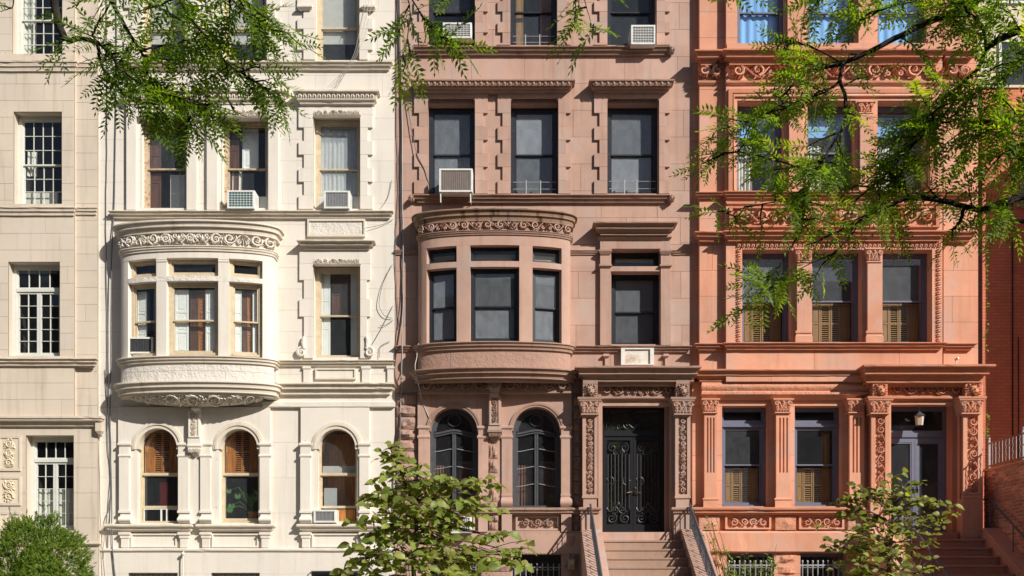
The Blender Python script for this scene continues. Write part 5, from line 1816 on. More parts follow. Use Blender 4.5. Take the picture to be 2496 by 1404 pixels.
# third-floor surround
mb = MB()
for (a, b, c, e, q) in ((1776, 1786, 216, 466, 5), (2272, 2284, 216, 466, 5), (1786, 2272, 216, 226, 5)):
    mb.box(a, b, c, e, CS - 2, CS + q)
build(mb, "architrave", 'red_trim', H4)
mb = MB()
pts = [(ux(1789, CS + 4), CS + 2, uz(466, CS)), (ux(1789, CS + 4), CS + 2, uz(234, CS)), (ux(2267, CS + 4), CS + 2, uz(234, CS)), (ux(2267, CS + 4), CS + 2, uz(466, CS))]
mb.tube(pts, 4.2, 8)
build(mb, "roll_moulding", 'red', H4, smooth=50)
for a, b in ((1918, 1962), (2091, 2134)):
    build(MB().box(a + 6, b - 4, 262, 466, CS - 2, CS + 8), "pier", 'red', H4)
    capital(H4, a, b, 246, 274, CS + 12, CS - 2, 'red', seed=int(a))
    build(MB().mould(a + 2, b, [(2, 446), (4, 448), (4, 452), (2, 455), (2, 465)], CS + 6), "pier_base", 'red', H4)
    # fourth-floor piers
    build(MB().box(a + 2, b, -150, 105, CS - 2, CS + 5), "pier", 'red', H4)
broken(465, 480, 16, "sill_course")
build(MB().mould(1772, 2300, [(1, 491), (4, 493), (4, 497), (1, 500)], CS), "moulding", 'red_trim', H4)
mb = MB()
for (a, b, c, e) in ((1778, 1786, 503, 553), (2282, 2291, 503, 553), (1786, 2282, 503, 507), (1786, 2282, 549, 553)):
    mb.box(a, b, c, e, CS - 2, CS + 6)
build(mb, "panel_frame", 'red_trim', H4)
frieze(H4, 1788, 2280, 509, 547, CS + 1, 'red', 64, h=1.5, cell=1.2, fat=1.25, leaves=9)
broken(561, 586, 22, "cornice")
# second-floor surround with its leaf border
leafband(H4, 1795, 2296, 590, 605, CS + 2, 'red', 11)
leafband(H4, 1794, 1806, 605, 834, CS + 2, 'red', 11, vert=True)
leafband(H4, 2281, 2294, 605, 834, CS + 2, 'red', 11, vert=True)
for a, b in ((1940, 1980), (2112, 2153)):
    build(MB().box(a + 3, b - 3, 632, 810, CS - 2, CS + 9), "pier", 'red', H4)
    capital(H4, a - 2, b + 2, 604, 638, CS + 14, CS - 2, 'red', seed=int(a))
    build(MB().mould(a - 1, b + 1, [(7, 804), (9, 806), (9, 811), (7, 813), (7, 816), (10, 819), (10, 834)], CS), "pier_base", 'red', H4)
broken(834, 852, 18, "sill_course")
RW = CS - 28
for i, (x0, x1, y0, y1) in enumerate(h4):
    floor = i // 3
    RW = CS - (14 if floor == 0 else 28)
    w = window(H4, ux(x0, CS), ux(x1, CS), uz(y1, CS), uz(max(y0, -105), CS), RW, 'bluegrey', ('glass_sky', 'glass', 'glass_film')[floor], 0.52 if floor else 0.6, 8, 4, low='glass_clean')
    if floor == 0:
        curtain(w, ux(x0 + 10, CS), ux(x1 - 10, CS), uz(y1 - 8, CS), uz(-100, CS), RW - 13.5, 'curtain_blue', 5, 1.3, seed=i)
    elif floor == 1:
        curtain(w, ux(x0 + 14, CS), ux(x0 + 48, CS), uz(y1 - 8, CS), uz(y0 + 90, CS), RW - 18, 'curtain_white', 4, 2.0, seed=i)
        curtain(w, ux(x1 - 34, CS), ux(x1 - 12, CS), uz(y1 - 8, CS), uz(y0 + 10, CS), RW - 18, 'curtain_white', 3, 2.0, seed=i + 9)
        build(MB().box(x0 + 12, x1 - 12, y0 + 20, y0 + 70, RW - 16, RW - 15, CS), "blue_blind", 'curtain_blue', w)
    else:
        for q in range(4):
            a = x0 + 12 + (x1 - x0 - 24) * q / 4
            b = x0 + 12 + (x1 - x0 - 24) * (q + 1) / 4 - 0.8
            shutter(w, ux(a, CS), ux(b, CS), uz(y1 - 8, CS), uz(726, CS), RW - 18 - (q % 2), 'shut_gold', q in (1, 2), panels=2, gaps=True)
# cornice over the ground floor and the door hood
build(MB().mould(1690, 2120, stp(899, 930, 35, 3), 10), "cornice", 'red_trim', H4)
prof = [(10, 929), (13, 931)] + [(13 + 5 * math.sin(math.pi * q / 6), 932 + 20 * q / 6) for q in range(7)] + [(14, 953), (18, 956), (18, 961), (12, 965), (8, 969), (4, 972)]
build(MB().mould(1710, 2122, prof, 12, ret=(0.4, 0.4)), "cushion_band", 'red_rough', H4, smooth=40)
build(MB().mould(2106, 2428, stp(887, 934, 78, 34), 4, ret=(0.6, 0.8)), "door_hood", 'red_trim', H4)
build(MB().box(2160, 2352, 930, 968, -2, 30, 30), "frieze_ground", 'red_trim', H4)
frieze(H4, 2166, 2348, 933, 964, 30.4, 'red_trim', 71, h=1.3, cell=1.15, fat=1.25, leaves=5)
build(MB().mould(2158, 2354, [(3, 965), (6, 967), (6, 971), (1, 975)], 28), "moulding", 'red_trim', H4)
build(MB().box(2160, 2352, 972, 986, -2, 24, 24), "door_lintel", 'red', H4)
for a, b, c0, c1, p0, p1 in ((2128, 2166, 2116, 2178, 2124, 2168), (2354, 2396, 2338, 2402, 2348, 2394)):
    build(MB().box(a, b, 914, 936, -2, 54, 52), "console_block", 'red_trim', H4)
    lion(H4, a, b - 2, 932, 970, 62, -2, 'red_trim', n=54)
    build(MB().box(c0 - 2, c1 + 2, 966, 972, -2, 57, 54), "abacus", 'red_trim', H4)
    capital(H4, c0 + 2, c1 - 2, 972, 1008, 54, -2, 'red', seed=int(a))
    build(MB().box(p0 + 1, p1 - 1, 1006, 1207, -2, 38), "pilaster", 'red', H4)
    mb = MB()
    for (u, v, c, e) in ((p0, p0 + 10, 1009, 1206), (p1 - 10, p1, 1009, 1206), (p0 + 10, p1 - 10, 1009, 1015), (p0 + 10, p1 - 10, 1200, 1206)):
        mb.box(u, v, c, e, 36, 43)
    build(mb, "panel_frame", 'red', H4)
    frieze(H4, p0 + 11, p1 - 11, 1016, 1199, 38.5, 'red', int(a) + 1, vert=True, h=1.5, cell=1.1, fat=1.1, name="carved_panel", leaves=8)
    build(MB().mould(p0 - 2, p1 + 2, [(1, 1206), (5, 1208), (5, 1213), (2, 1216)], 40), "pilaster_base", 'red', H4)
    build(MB().box(p0 - 2, p1 + 2, 1215, 1430, -2, 45), "pedestal", 'red', H4)
# fluted pilasters
for a, b in ((1713, 1752), (1888, 1932), (2067, 2111)):
    capital(H4, a - 2, b + 2, 971, 1006, 34, 0, 'red', seed=int(a))
    fl = MB()
    q0, q1 = a + 4, b - 4
    w_ = (q1 - q0)
    fl.box(q0, q1, 1004, 1216, 0, 22)
    strips = [q0, q0 + w_ * 0.20] , [q0 + w_ * 0.32, q0 + w_ * 0.44], [q0 + w_ * 0.56, q0 + w_ * 0.68], [q0 + w_ * 0.80, q1]
    for u, v in strips:
        fl.box(u, v, 1018, 1152, 20, 26)
    fl.box(q0, q1, 1004, 1018, 20, 26); fl.box(q0, q1, 1152, 1216, 20, 26)
    build(fl, "fluted_pilaster", 'red', H4)
    build(MB().mould(a, b, [(1, 1213), (4, 1215), (4, 1218), (2, 1220), (2, 1238)], 25), "pilaster_base", 'red', H4)
for i, (x0, x1, y0, y1) in enumerate(h4b[:2]):
    d = -14
    mb = MB()
    X0, X1, Z0, Z1 = ux(x0, 10), ux(x1, 10), uz(y1, 10), uz(y0, 10)
    light(H4, X0, X1, uz(1030, 10), Z1, d, 'bluegrey', 'glass_clean', 7, roomd=60)
    w = window(H4, X0, X1, Z0, uz(1030.3, 10), d, 'bluegrey', 'glass', 0.49, 9, 5)
    build(MB().box(x0 - 2, x1 + 2, 1030, 1037, d - 8, d + 4, 10), "transom_bar", 'bluegrey', w)
    for q in range(4):
        a = x0 + 13 + (x1 - x0 - 26) * q / 4
        b = x0 + 13 + (x1 - x0 - 26) * (q + 1) / 4 - 0.8
        shutter(w, ux(a, 10), ux(b, 10), uz(1222, 10), uz(1136, 10), d - 18 - (q % 2), 'shut_gold', q in (1, 2), panels=2, gaps=True)
    if i == 1:
        curtain(w, ux(x1 - 36, 10), ux(x1 - 18, 10), uz(1134, 10), uz(1040, 10), d - 18, 'shut_gold', 3)
mouldings(H4, 'red_trim', [(1690, 2120, [(14, 1236), (17, 1238), (17, 1242), (11, 1245), (13, 1249), (5, 1254)])], 20, "window_sill")
for a, b in ((1700, 1760), (1886, 1946), (2063, 2118)):
    build(rough_block(ux(a + 4, 20), ux(b - 6, 20), uz(1292, 20), uz(1257, 20), 2, 23, 2.5, int(a), 10, 7), "rock_faced_stone", 'red_rough', H4)
for a, b in ((1768, 1880), (1948, 2058)):
    mb = MB()
    for (p, q, c, e) in ((a, a + 5, 1256, 1290), (b - 5, b, 1256, 1290), (a + 5, b - 5, 1256, 1260), (a + 5, b - 5, 1286, 1290)):
        mb.box(p, q, c, e, 2, 21)
    build(mb, "panel_frame", 'red', H4)
    frieze(H4, a + 7, b - 7, 1261, 1285, 14, 'red', int(a), h=1.5, cell=1.1, fat=1.3, leaves=7, name="carved_panel")
    build(MB().box(a + 4, b - 4, 1258, 1288, 2, 13.5), "panel_ground", 'red', H4)
build(MB().mould(1694, 2130, [(16, 1294), (24, 1299), (24, 1344), (20, 1347)], 2), "band_course", 'red', H4)
rough_column(1892, 1946, 1350, 1520, 27, 24, 9, 'red_rough', H4, 2)
rough_column(2068, 2110, 1350, 1520, 34, 24, 9, 'red_rough', H4, 2)
rough_column(1722, 1768, 1350, 1520, 34, 24, 9, 'red_rough', H4, 2)
for a, b in ((1772, 1887), (1951, 2063)):
    w = light(H4, ux(a, 16), ux(b, 16), uz(1560, 16), uz(1348, 16), -4, 'bluegrey', 'glass_dark', 6)
    leafband(H4, a, b, 1342, 1350, 20, 'red_trim', 8, name="carved_soffit_band")
    mb = MB()
    mb.boxu(ux(a, 16), ux(b, 16), uz(1379, 16), uz(1376, 16), 12, 14)
    for q in range(9):
        x = a + 6 + (b - a - 12) * q / 8
        mb.tube([(ux(x, 16), 13, uz(1372, 16)), (ux(x, 16), 13, uz(1560, 16))], 1.4, 5)
        mb.dome(ux(x, 16), 13, uz(1369, 16), 2.6, 1.5, 4.0, 6, 4, True)
        if q < 8:
            mb.tube([(ux(x, 16) + (b - a - 12) / 8 * t, 13, uz(1380, 16) - 4 * math.sin(t * math.pi)) for t in (0, .25, .5, .75, 1)], 0.8, 4)
    build(mb, "window_grille", 'white_iron', w, smooth=60)
# the double door
for a, b in ((2155, 2167), (2333, 2350)):
    build(MB().box(a, b, 975, 1300, -2, 28, 16), "jamb", 'red', H4)
build(MB().box(2318, 2333, 984, 1296, -25, 16, 10), "architrave", 'red_trim', H4)
dd = -14
nn = 10
x0, x1 = 2167, 2320
mb = MB()
mb.box(x0, x0 + 5, 986, 1296, dd - 10, dd, nn); mb.box(x1 - 9, x1, 986, 1296, dd - 10, dd, nn)
mb.box(x0 + 5, x1 - 9, 986, 997, dd - 10, dd, nn); mb.box(x0 + 5, x1 - 9, 1046, 1062, dd - 10, dd + 1, nn)
DR = build(mb, "door_frame", 'bluegrey', H4)
build(MB().box(x0 + 5, x1 - 9, 997, 1046, dd - 6, dd - 5.5, nn), "pane", 'glass_clean', DR)
room(DR, ux(x0, nn), ux(x1, nn), uz(1296, nn), uz(986, nn), dd - 10, 150, grow=6)
xm = (x0 + 5 + x1 - 9) / 2
for a, b in ((x0 + 5, xm - 0.4), (xm + 0.4, x1 - 9)):
    mb = MB()
    rails(mb, ux(a, nn), ux(b, nn), uz(1295, nn), uz(1062.3, nn), dd - 7, dd - 2, 8, 12, 34)
    rails(mb, ux(a, nn) + 8, ux(b, nn) - 8, uz(1295, nn) + 34, uz(1062.3, nn) - 12, dd - 6, dd - 3, 3)
    lf = build(mb, "door_leaf", 'bluegrey', H4)
    build(MB().box(a + 10, b - 10, 1076, 1260, dd - 5.6, dd - 5.2, nn), "pane", 'glass', lf)
    mb = MB()
    hx = ux(xm + (5 if a > xm - 1 else -5), nn)
    mb.boxu(hx - 2, hx + 2, uz(1200, nn), uz(1184, nn), dd - 3, dd - 1)
    mb.tube([(hx, dd - 1, uz(1190, nn)), (hx, dd + 4, uz(1190, nn)), (hx, dd + 4, uz(1198, nn))], 1.1, 6)
    build(mb, "door_handle", 'black', lf)
build(MB().box(2160, 2336, 1296, 1318, -20, 34, 34), "threshold", 'red_trim', H4)
# ================================================================ stoops
def stoop(label, X0, X1, d1, Z1, run, rise, nst, mat, cheek_w, land0, nosing=2.0, cheek_mat=None, capw=3.0):
    """flight of single steps between sloping cheek walls"""
    t = thing("stoop", label, "stoop", ((X0 + X1) / 2, d1, GROUND), "stoops")
    z = Z1
    build(MB().boxu(X0, X1, GROUND, z, land0, d1 - 0.2), "landing", mat, t)
    for i in range(nst):
        da = d1 + run * i
        zz = z - rise * (i + 1)
        if zz < GROUND + 1: break
        mb = MB()
        mb.boxu(X0, X1, GROUND, zz - 4, da - 2, da + run)
        mb.boxu(X0, X1, zz - 4, zz, da - 2, da + run + nosing)
        build(mb, "step", mat, t)
    mb = MB()
    mb.boxu(X0, X1, z - 4, z, d1 - 4, d1 + nosing)
    build(mb, "nosing", mat, t)
    n = min(nst, int((z - GROUND) / rise))
    dl = d1 + run * n
    for a, b in ((X0 - cheek_w, X0 - 0.2), (X1 + 0.2, X1 + cheek_w)):
        mb = MB()
        zt, zb = z + 22, z - rise * n + 22
        pts = [(land0, GROUND), (dl, GROUND), (dl, zb), (d1, zt), (land0, zt)]
        vs = [(a, p, q) for p, q in pts] + [(b, p, q) for p, q in pts]
        k = len(pts)
        mb.add(vs, [tuple(range(k)), tuple(range(2 * k - 1, k - 1, -1))] + [(i, i + k, (i + 1) % k + k, (i + 1) % k) for i in range(k)])
        ck = build(mb, "cheek_wall", cheek_mat or mat, t)
        mb = MB()
        c = capw
        pts = [(land0, zt), (d1, zt), (dl, zb), (dl, zb + 4), (d1 + 1, zt + 4), (land0, zt + 4)]
        vs = [(a - c, p, q) for p, q in pts] + [(b + c, p, q) for p, q in pts]
        k = len(pts)
        mb.add(vs, [tuple(range(k)), tuple(range(2 * k - 1, k - 1, -1))] + [(i, i + k, (i + 1) % k + k, (i + 1) % k) for i in range(k)])
        build(mb, "coping", cheek_mat or mat, ck)
    return t

stoop("brownstone stoop rising to the black iron-grilled door", 209, 403, 70, 109.5, 34, 21.7, 14, 'brown_step', 42, 30, cheek_mat='brown')
stoop("dark red stoop with projecting nosings rising to the blue-grey double door", 893, 1121, 60, 113, 33, 21.3, 14, 'red_step', 48, 30, nosing=4, cheek_mat='red')

def railing(label, X, d0, z0, d1, slope, mat, post_h, gap, baluster=True, top_ext=0, rail_w=2.6, curls=True):
    """sloping stoop railing: flat handrail, lower rail and balusters"""
    t = thing("stair_railing", label, "railing", (X, d0, z0 - post_h), "stoop railings")
    z = lambda d: z0 - (d - d0) * slope
    mb = MB()
    mb.tube([(X, d0 - top_ext, z0 + (1 if top_ext else 0)), (X, d0, z0), (X, d1, z(d1))], rail_w, 8)
    build(mb, "handrail", mat, t, smooth=60)
    if baluster:
        mb = MB()
        mb.tube([(X, d0, z0 - post_h * 0.86), (X, d1, z(d1) - post_h * 0.86)], 1.2, 6)
        mb.tube([(X, d0, z0 - post_h * 0.18), (X, d1, z(d1) - post_h * 0.18)], 1.0, 6)
        build(mb, "lower_rail", mat, t)
        d = d0 + 2
        i = 0
        while d < d1:
            mb = MB()
            mb.tube([(X, d, z(d)), (X, d, z(d) - post_h * (1.0 if i % 6 == 0 else 0.86))], 1.0 if i % 6 else 1.6, 5)
            if curls and i % 2 == 1:
                f = lambda u, v, h, d=d: (X + h, d + u, z(d) - post_h * 0.5 + v)
                curl(mb, f, 3, 0, 4.2, 0, 1.2, 0.8, 0.6, 0, 10)
            build(mb, "baluster", mat, t)
            d += gap
            i += 1
    else:
        d = d0 + 4
        while d < d1:
            mb = MB().tube([(X, d, z(d)), (X, d, z(d) - post_h)], 1.6, 6)
            mb.boxu(X - 3.5, X + 3.5, z(d) - post_h, z(d) - post_h + 1.5, d - 3.5, d + 3.5)
            build(mb, "post", mat, t)
            d += gap
    return t

railing("grey iron railing on the left side of the brownstone stoop", 187, 50, 196, 470, 0.635, 'iron', 66, 10)
railing("grey iron railing on the right side of the brownstone stoop", 424, 50, 196, 470, 0.635, 'iron', 66, 10)
railing("pale metal handrail on the left of the red stoop behind the small tree", 907, 44, 212, 470, 0.66, 'iron', 74, 105, False, 18)
railing("dark blue-grey handrail on the right of the red stoop beside the brick wall", 1138, 50, 209, 470, 0.66, 'iron', 74, 100, False, 26)

# ================================================================ air conditioners
ac_unit("black-faced air conditioner at the left of the cream bay", 309, 373, 821, 862, 0, 42, 'ac_dark', n=42, style='fine')
ac_unit("white air conditioner with a teal grille under the middle cream window", 553, 620, 463, 508, -24, 22, 'ac_teal', style='grid', sides=[(622, 646, 470, 505)])
ac_unit("white air conditioner with a battered grey grille in the curtained cream window", 789, 852, 464, 508, -24, 22, 'ac_grey', style='fine', sides=[(772, 790, 470, 507), (852, 876, 470, 507)])
ac_unit("small air conditioner beside a wood panel in the round-headed cream window", 764, 819, 1242, 1274, -20, 16, 'ac_grey', style='fine')
ac_unit("white air conditioner behind leaves in the top left brownstone window", 1079, 1150, 54, 93, -26, 18, 'ac_grey', style='grid')
ac_unit("white air conditioner with a fine grid in the top right brownstone window", 1538, 1598, 60, 108, -26, 30, 'ac_grey', style='grid')
ac_unit("large white air conditioner on bracket legs in the third-floor brownstone window", 1070, 1152, 410, 468, -26, 40, 'ac_brown', style='fine', legs=(1074, 1147))
ac_unit("white air conditioner low on the brownstone wall behind the leafy tree", 1098, 1149, 1258, 1300, 0, 48, 'ac_grey', style='grid')
t = thing("wall_air_conditioner", "rust-stained white wall sleeve under the brownstone window over the door", "air conditioner", (ux(1554, 12), 6, uz(888, 12)), "air conditioners on the house fronts")
mb = MB(); rails(mb, ux(1514, 14), ux(1594, 14), uz(889, 14), uz(848, 14), -3, 14, 9, 3, 2)
build(mb, "case", 'ac_white', t)
build(MB().box(1522, 1585, 850, 888, -2, 10, 14), "cover", 'rust_sheet', t)

# ================================================================ small things on the fronts
t = thing("intercom_box", "small tan box on the rock-faced stone left of the brownstone stoop", "box", (ux(1394, 30), 26, uz(1389, 30)))
build(MB().chamfer(ux(1385, 32), ux(1402, 32), uz(1389, 32), uz(1361, 32), 16, 32, 2), "case", 'shade_tan', t)
build(MB().boxu(ux(1389, 32), ux(1399, 32), uz(1376, 32), uz(1366, 32), 31.5, 32.6), "cover_plate", 'tan_wood', t)

t = thing("hanging_lantern", "small frosted lantern hanging in the doorway of the red house", "lantern", (ux(2241, 22), 22, uz(1038, 22)))
Xl = ux(2241, 22)
zt, zb = uz(1010, 22), uz(1037, 22)
for s in range(6):
    a0, a1 = 6.2832 * s / 6 + 0.3, 6.2832 * (s + 1) / 6 + 0.3
    mb = MB()
    r0, r1 = 10.5, 8.0
    mb.add([(Xl + r0 * math.cos(a0), 22 + r0 * math.sin(a0), zt - 4), (Xl + r0 * math.cos(a1), 22 + r0 * math.sin(a1), zt - 4), (Xl + r1 * math.cos(a1), 22 + r1 * math.sin(a1), zb), (Xl + r1 * math.cos(a0), 22 + r1 * math.sin(a0), zb)], [(0, 1, 2, 3)])
    build(mb, "lantern_pane", 'lamp_glass', t)
mb = MB()
vs = [(Xl, 22, zt + 8)] + [(Xl + 14 * math.cos(6.2832 * s / 6 + 0.3), 22 + 14 * math.sin(6.2832 * s / 6 + 0.3), zt - 4) for s in range(6)]
mb.add(vs, [(0, 1 + s, 1 + (s + 1) % 6) for s in range(6)] + [(6, 5, 4, 3, 2, 1)])
build(mb, "lantern_roof", 'iron', t)
build(MB().tube([(Xl, 22, zt + 8), (Xl, 22, uz(985, 22))], 0.9, 6), "chain", 'black', t)
mb = MB(); mb.dome(Xl, 22, zb, 8, 8, 2, 6, 4, True)
build(mb, "lantern_base", 'iron', t)

t = thing("security_camera", "tiny white camera standing on the hood of the red doorway", "camera", (ux(2331, 40), 40, uz(886, 60)))
mb = MB(); mb.tube([(ux(2331, 60), 60, uz(888, 60)), (ux(2331, 60), 60, uz(876, 60))], 1.4, 8)
mb.tube([(ux(2329, 60), 58, uz(877, 60)), (ux(2333, 60), 66, uz(874, 60))], 2.6, 8)
build(mb, "camera_body", 'ac_white', t, smooth=60)

# ---------------------------------------------------------------- cables
def cable(label, pts, r=0.7, mat='cable', jit=1.2, seed=0, name="cable", sub=8):
    rnd = random.Random(seed)
    out = []
    P = [Vector(p) for p in pts]
    for i in range(len(P) - 1):
        p0, p1, p2, p3 = P[max(i - 1, 0)], P[i], P[i + 1], P[min(i + 2, len(P) - 1)]
        for q in range(sub):
            t = q / sub
            v = 0.5 * ((2 * p1) + (-p0 + p2) * t + (2 * p0 - 5 * p1 + 4 * p2 - p3) * t * t + (-p0 + 3 * p1 - 3 * p2 + p3) * t ** 3)
            out.append((v.x + rnd.uniform(-jit, jit) * 0.45, v.y, v.z))
    out.append(pts[-1])
    o = build(MB().tube([(ux(x, d), d, uz(y, d)) for x, y, d in out], r, 5), name, mat, smooth=60)
    tag(o, label, "cable", "cables on the house fronts")
    return o
cable("dark cable running down the joint between the beige and cream houses", [(259, -40, 3), (261, 300, 3), (258, 560, 3), (262, 820, 4), (262, 1060, 4), (270, 1160, 5), (268, 1300, 14), (284, 1420, 15)], 0.9, seed=1)
cable("blue-grey cable close beside the cream bay's left end", [(284, -40, 3), (283, 240, 3), (278, 500, 4), (272, 640, 10), (270, 880, 10), (268, 1000, 5), (272, 1200, 4), (273, 1320, 16), (282, 1420, 16)], 1.3, seed=2)
cable("thin looping cable low on the cream house's left edge", [(256, 900, 3), (266, 1080, 4), (272, 1180, 4), (266, 1240, 5), (256, 1268, 5), (252, 1360, 15)], 0.7, seed=3)
cable("thin black wire on the narrow strip of the beige house", [(240, 1060, 9), (243, 1190, 12), (246, 1290, 14), (256, 1420, 22)], 0.8, seed=4)
cable("thick grey conduit bundle at the joint of the cream and brownstone houses", [(971, -40, 4), (975, 150, 4), (979, 240, 4), (978, 470, 4), (982, 640, 5), (983, 760, 5), (979, 880, 18), (977, 960, 5), (974, 1100, 14), (968, 1300, 14)], 1.8, 'cable', seed=5)
cable("pale wire twisted round the conduit bundle", [(975, -40, 6), (979, 200, 6), (981, 480, 7), (983, 700, 7), (980, 860, 20), (976, 1000, 8), (970, 1230, 16)], 1.0, 'cable_light', 1.6, seed=6)
cable("dark wire just right of the cream house's edge", [(968, -40, 3), (967, 250, 3), (971, 450, 3), (964, 620, 3), (972, 800, 3)], 0.8, jit=2.2, seed=7)
cable("wire looping across the brownstone beside the third-floor window", [(985, 210, 4), (994, 260, 5), (1006, 330, 6), (1018, 380, 7), (1035, 415, 6), (1050, 468, 5)], 0.9, seed=8)
cable("thin wire hanging in a loop on the cream wall's right edge", [(956, 645, 3), (934, 690, 5), (924, 740, 6), (936, 768, 5), (956, 776, 3)], 0.7, seed=9, jit=0.5)
cable("thin wire slanting down the cream wall below the loop", [(958, 780, 3), (940, 792, 4), (925, 794, 4)], 0.6, seed=10, jit=0.4)
cable("wire slanting from the edge of the cream house to the scrolled bracket", [(958, 745, 3), (930, 800, 4), (908, 838, 4)], 0.6, seed=11, jit=0.4)
cable("curled wire by the cream scroll bracket at the right", [(950, 832, 3), (930, 842, 4), (926, 850, 4), (925, 872, 4)], 0.7, seed=12, jit=0.5)
for i, (xa, xb, lab) in enumerate(((912, 816, "leftmost slack wire sweeping over the upper cream wall"), (908, 806, "middle slack wire sweeping over the upper cream wall"), (904, 798, "lowest slack wire sweeping over the upper cream wall"))):
    cable(lab, [(xa - 4 * i, -20, 30), (xa - 22 - 3 * i, 80, 34), (xa - 50, 150, 36), (xb, 214, 22)], 0.5, 'cable_light', 0.3, 20 + i)
cable("pale cable draped over the brownstone bay's lower cornice", [(1040, 832, 18), (1020, 838, 30), (1016, 870, 42), (1012, 898, 52), (1022, 945, 34), (1030, 980, 14), (1046, 1018, 14), (1050, 1030, 14)], 1.1, 'cable_light', 0.4, 30)
cable("thin cable on the strip of the cream house at the fourth floor", [(955, 440, 3), (946, 480, 4), (930, 505, 17)], 0.6, seed=31, jit=0.6)
cable("cable sagging below the string course of the cream house", [(958, 535, 3), (930, 548, 4), (890, 556, 8)], 0.6, 'cable', 0.3, 32)

# ================================================================ brick garden wall with its iron fence
XW = 1157.0
GW = thing("garden_wall", "red-brown brick wall beside the red stoop at the right edge", "wall", (XW + 15, 200, GROUND))
build(MB().boxu(XW + 1.0, XW + 32, GROUND, 281, -14, 560), "mortar_core", 'mortar', GW)
rnd = random.Random(5)
ch, bl = 8.1, 26.0
proto = {}
rowi = 0
zz = 280.5
cnt = 0
while zz > 40:
    off = (rowi % 2) * bl / 2
    dpos = -13 - off
    kk = 0
    while dpos < 215:
        a, b = max(dpos + 0.6, -13.5), dpos + bl - 0.6
        if b > a + 3 and cnt < 298:
            x = XW + rnd.uniform(-0.35, 0.35)
            mb = MB()
            j = [rnd.uniform(-0.25, 0.25) for _ in range(4)]
            mb.boxu(x, XW + 6, zz - ch + 0.75 + j[0], zz - 0.75 + j[1], a + j[2], b + j[3])
            build(mb, "brick", 'brick', GW)
            cnt += 1
        dpos += bl
    zz -= ch
    rowi += 1
build(MB().boxu(XW - 2.5, XW + 35, 281.2, 287, -14, 560), "coping", 'brick', GW)

FN = thing("iron_fence", "weathered white iron fence with leaf ornaments on the brick wall", "fence", (XW + 6, 100, 287))
zf0, zf1 = 292, 350
XF = XW + 4
mb = MB()
mb.boxu(XF - 1.5, XF + 1.5, zf1 - 3, zf1, 0, 560); build(mb, "top_rail", 'rust', FN)
mb = MB()
mb.boxu(XF - 1.5, XF + 1.5, zf0, zf0 + 3, 0, 560); build(mb, "bottom_rail", 'rust', FN)
d = 4.0
i = 0
while d < 300:
    mb = MB()
    if i % 10 == 0:
        mb.boxu(XF - 2.2, XF + 2.2, 286, zf1 + 6, d - 2.2, d + 2.2)
        mb.dome(XF, d, zf1 + 9, 3, 3, 4, 8, 6, True)
        nm = "post"
    elif i % 2:
        pts = [(XF + 0.5 * math.cos(q * 1.3), d + 0.5 * math.sin(q * 1.3), zf0 + (zf1 - zf0) * q / 16) for q in range(17)]
        mb.tube(pts, 1.1, 4)
        nm = "twisted_bar"
    else:
        mb.tube([(XF, d, zf0), (XF, d, zf1)], 1.1, 5)
        nm = "bar"
    if i % 4 == 2:
        z0 = zf0 + 20 + (i * 13 % 30)
        for q in range(5):
            a = 6.28 * q / 5
            leaf3(mb, lambda u, v, h: (XF - 1 - h, d + u, z0 + v), 0, 0, a, 6, 3.4, 1.5)
    build(mb, nm, 'white_iron', FN)
    d += 15.0
    i += 1

# ================================================================ buildings beyond and opposite
RB = thing("brick_building", "orange-red brick building in the gap at the right edge, lit above and shaded below", "building", (1208 + 300, -150, GROUND))
XB, dF = 1208.0, -120.0
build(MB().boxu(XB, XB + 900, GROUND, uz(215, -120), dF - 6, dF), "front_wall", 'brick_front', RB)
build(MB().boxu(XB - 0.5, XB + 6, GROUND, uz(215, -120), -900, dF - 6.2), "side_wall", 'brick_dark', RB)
build(MB().boxu(XB - 3, XB + 903, uz(215, -120), uz(209, -120), -905, dF + 4), "coping", 'pale_bldg', RB)
mb = MB()
wx0, wx1 = ux(2484, dF), ux(2484, dF) + 70
wz0, wz1 = uz(500, dF), uz(372, dF)
mb.boxu(wx0, wx0 + 9, wz0, wz1, dF - 2, dF + 5); mb.boxu(wx1 - 9, wx1, wz0, wz1, dF - 2, dF + 5)
mb.boxu(wx0 + 9, wx1 - 9, wz1 - 9, wz1, dF - 2, dF + 5); mb.boxu(wx0 - 4, wx1 + 4, wz0 - 7, wz0, dF - 2, dF + 7)
wn_ = build(mb, "window", 'shade_tan', RB)
build(MB().boxu(wx0 + 8.5, wx1 - 8.5, wz0, wz1 - 8.5, dF - 1, dF + 1.5), "pane", 'opp_win', wn_)
build(MB().tube([(ux(2467, dF), dF + 3, GROUND), (ux(2467, dF), dF + 3, 700), (ux(2466, dF), dF + 3, 1230)], 1.6, 6), "drain_pipe", 'black', RB)
build(MB().tube([(ux(2482, dF), dF + 3, GROUND), (ux(2481, dF), dF + 3, 640)], 1.3, 6), "drain_pipe", 'black', RB)
NB = thing("shade_block", "unseen block added past the right edge to shade the brick building", "building", (1900, -40, GROUND))  # added out of view to cast the slanting shade on the brick front
build(MB().boxu(1400, 2900, GROUND, 1171, -118, 40), "wall", 'brick_front', NB)
build(MB().boxu(1396, 2904, 1171, 1180, -118, 44), "coping", 'pale_bldg', NB)
# back court closing wall
o = build(MB().boxu(1090, 1300, GROUND, 1180, -700, -660), "court_wall", 'brick_dark')
tag(o, "narrow brick wall closing the gap behind the red house", "wall")

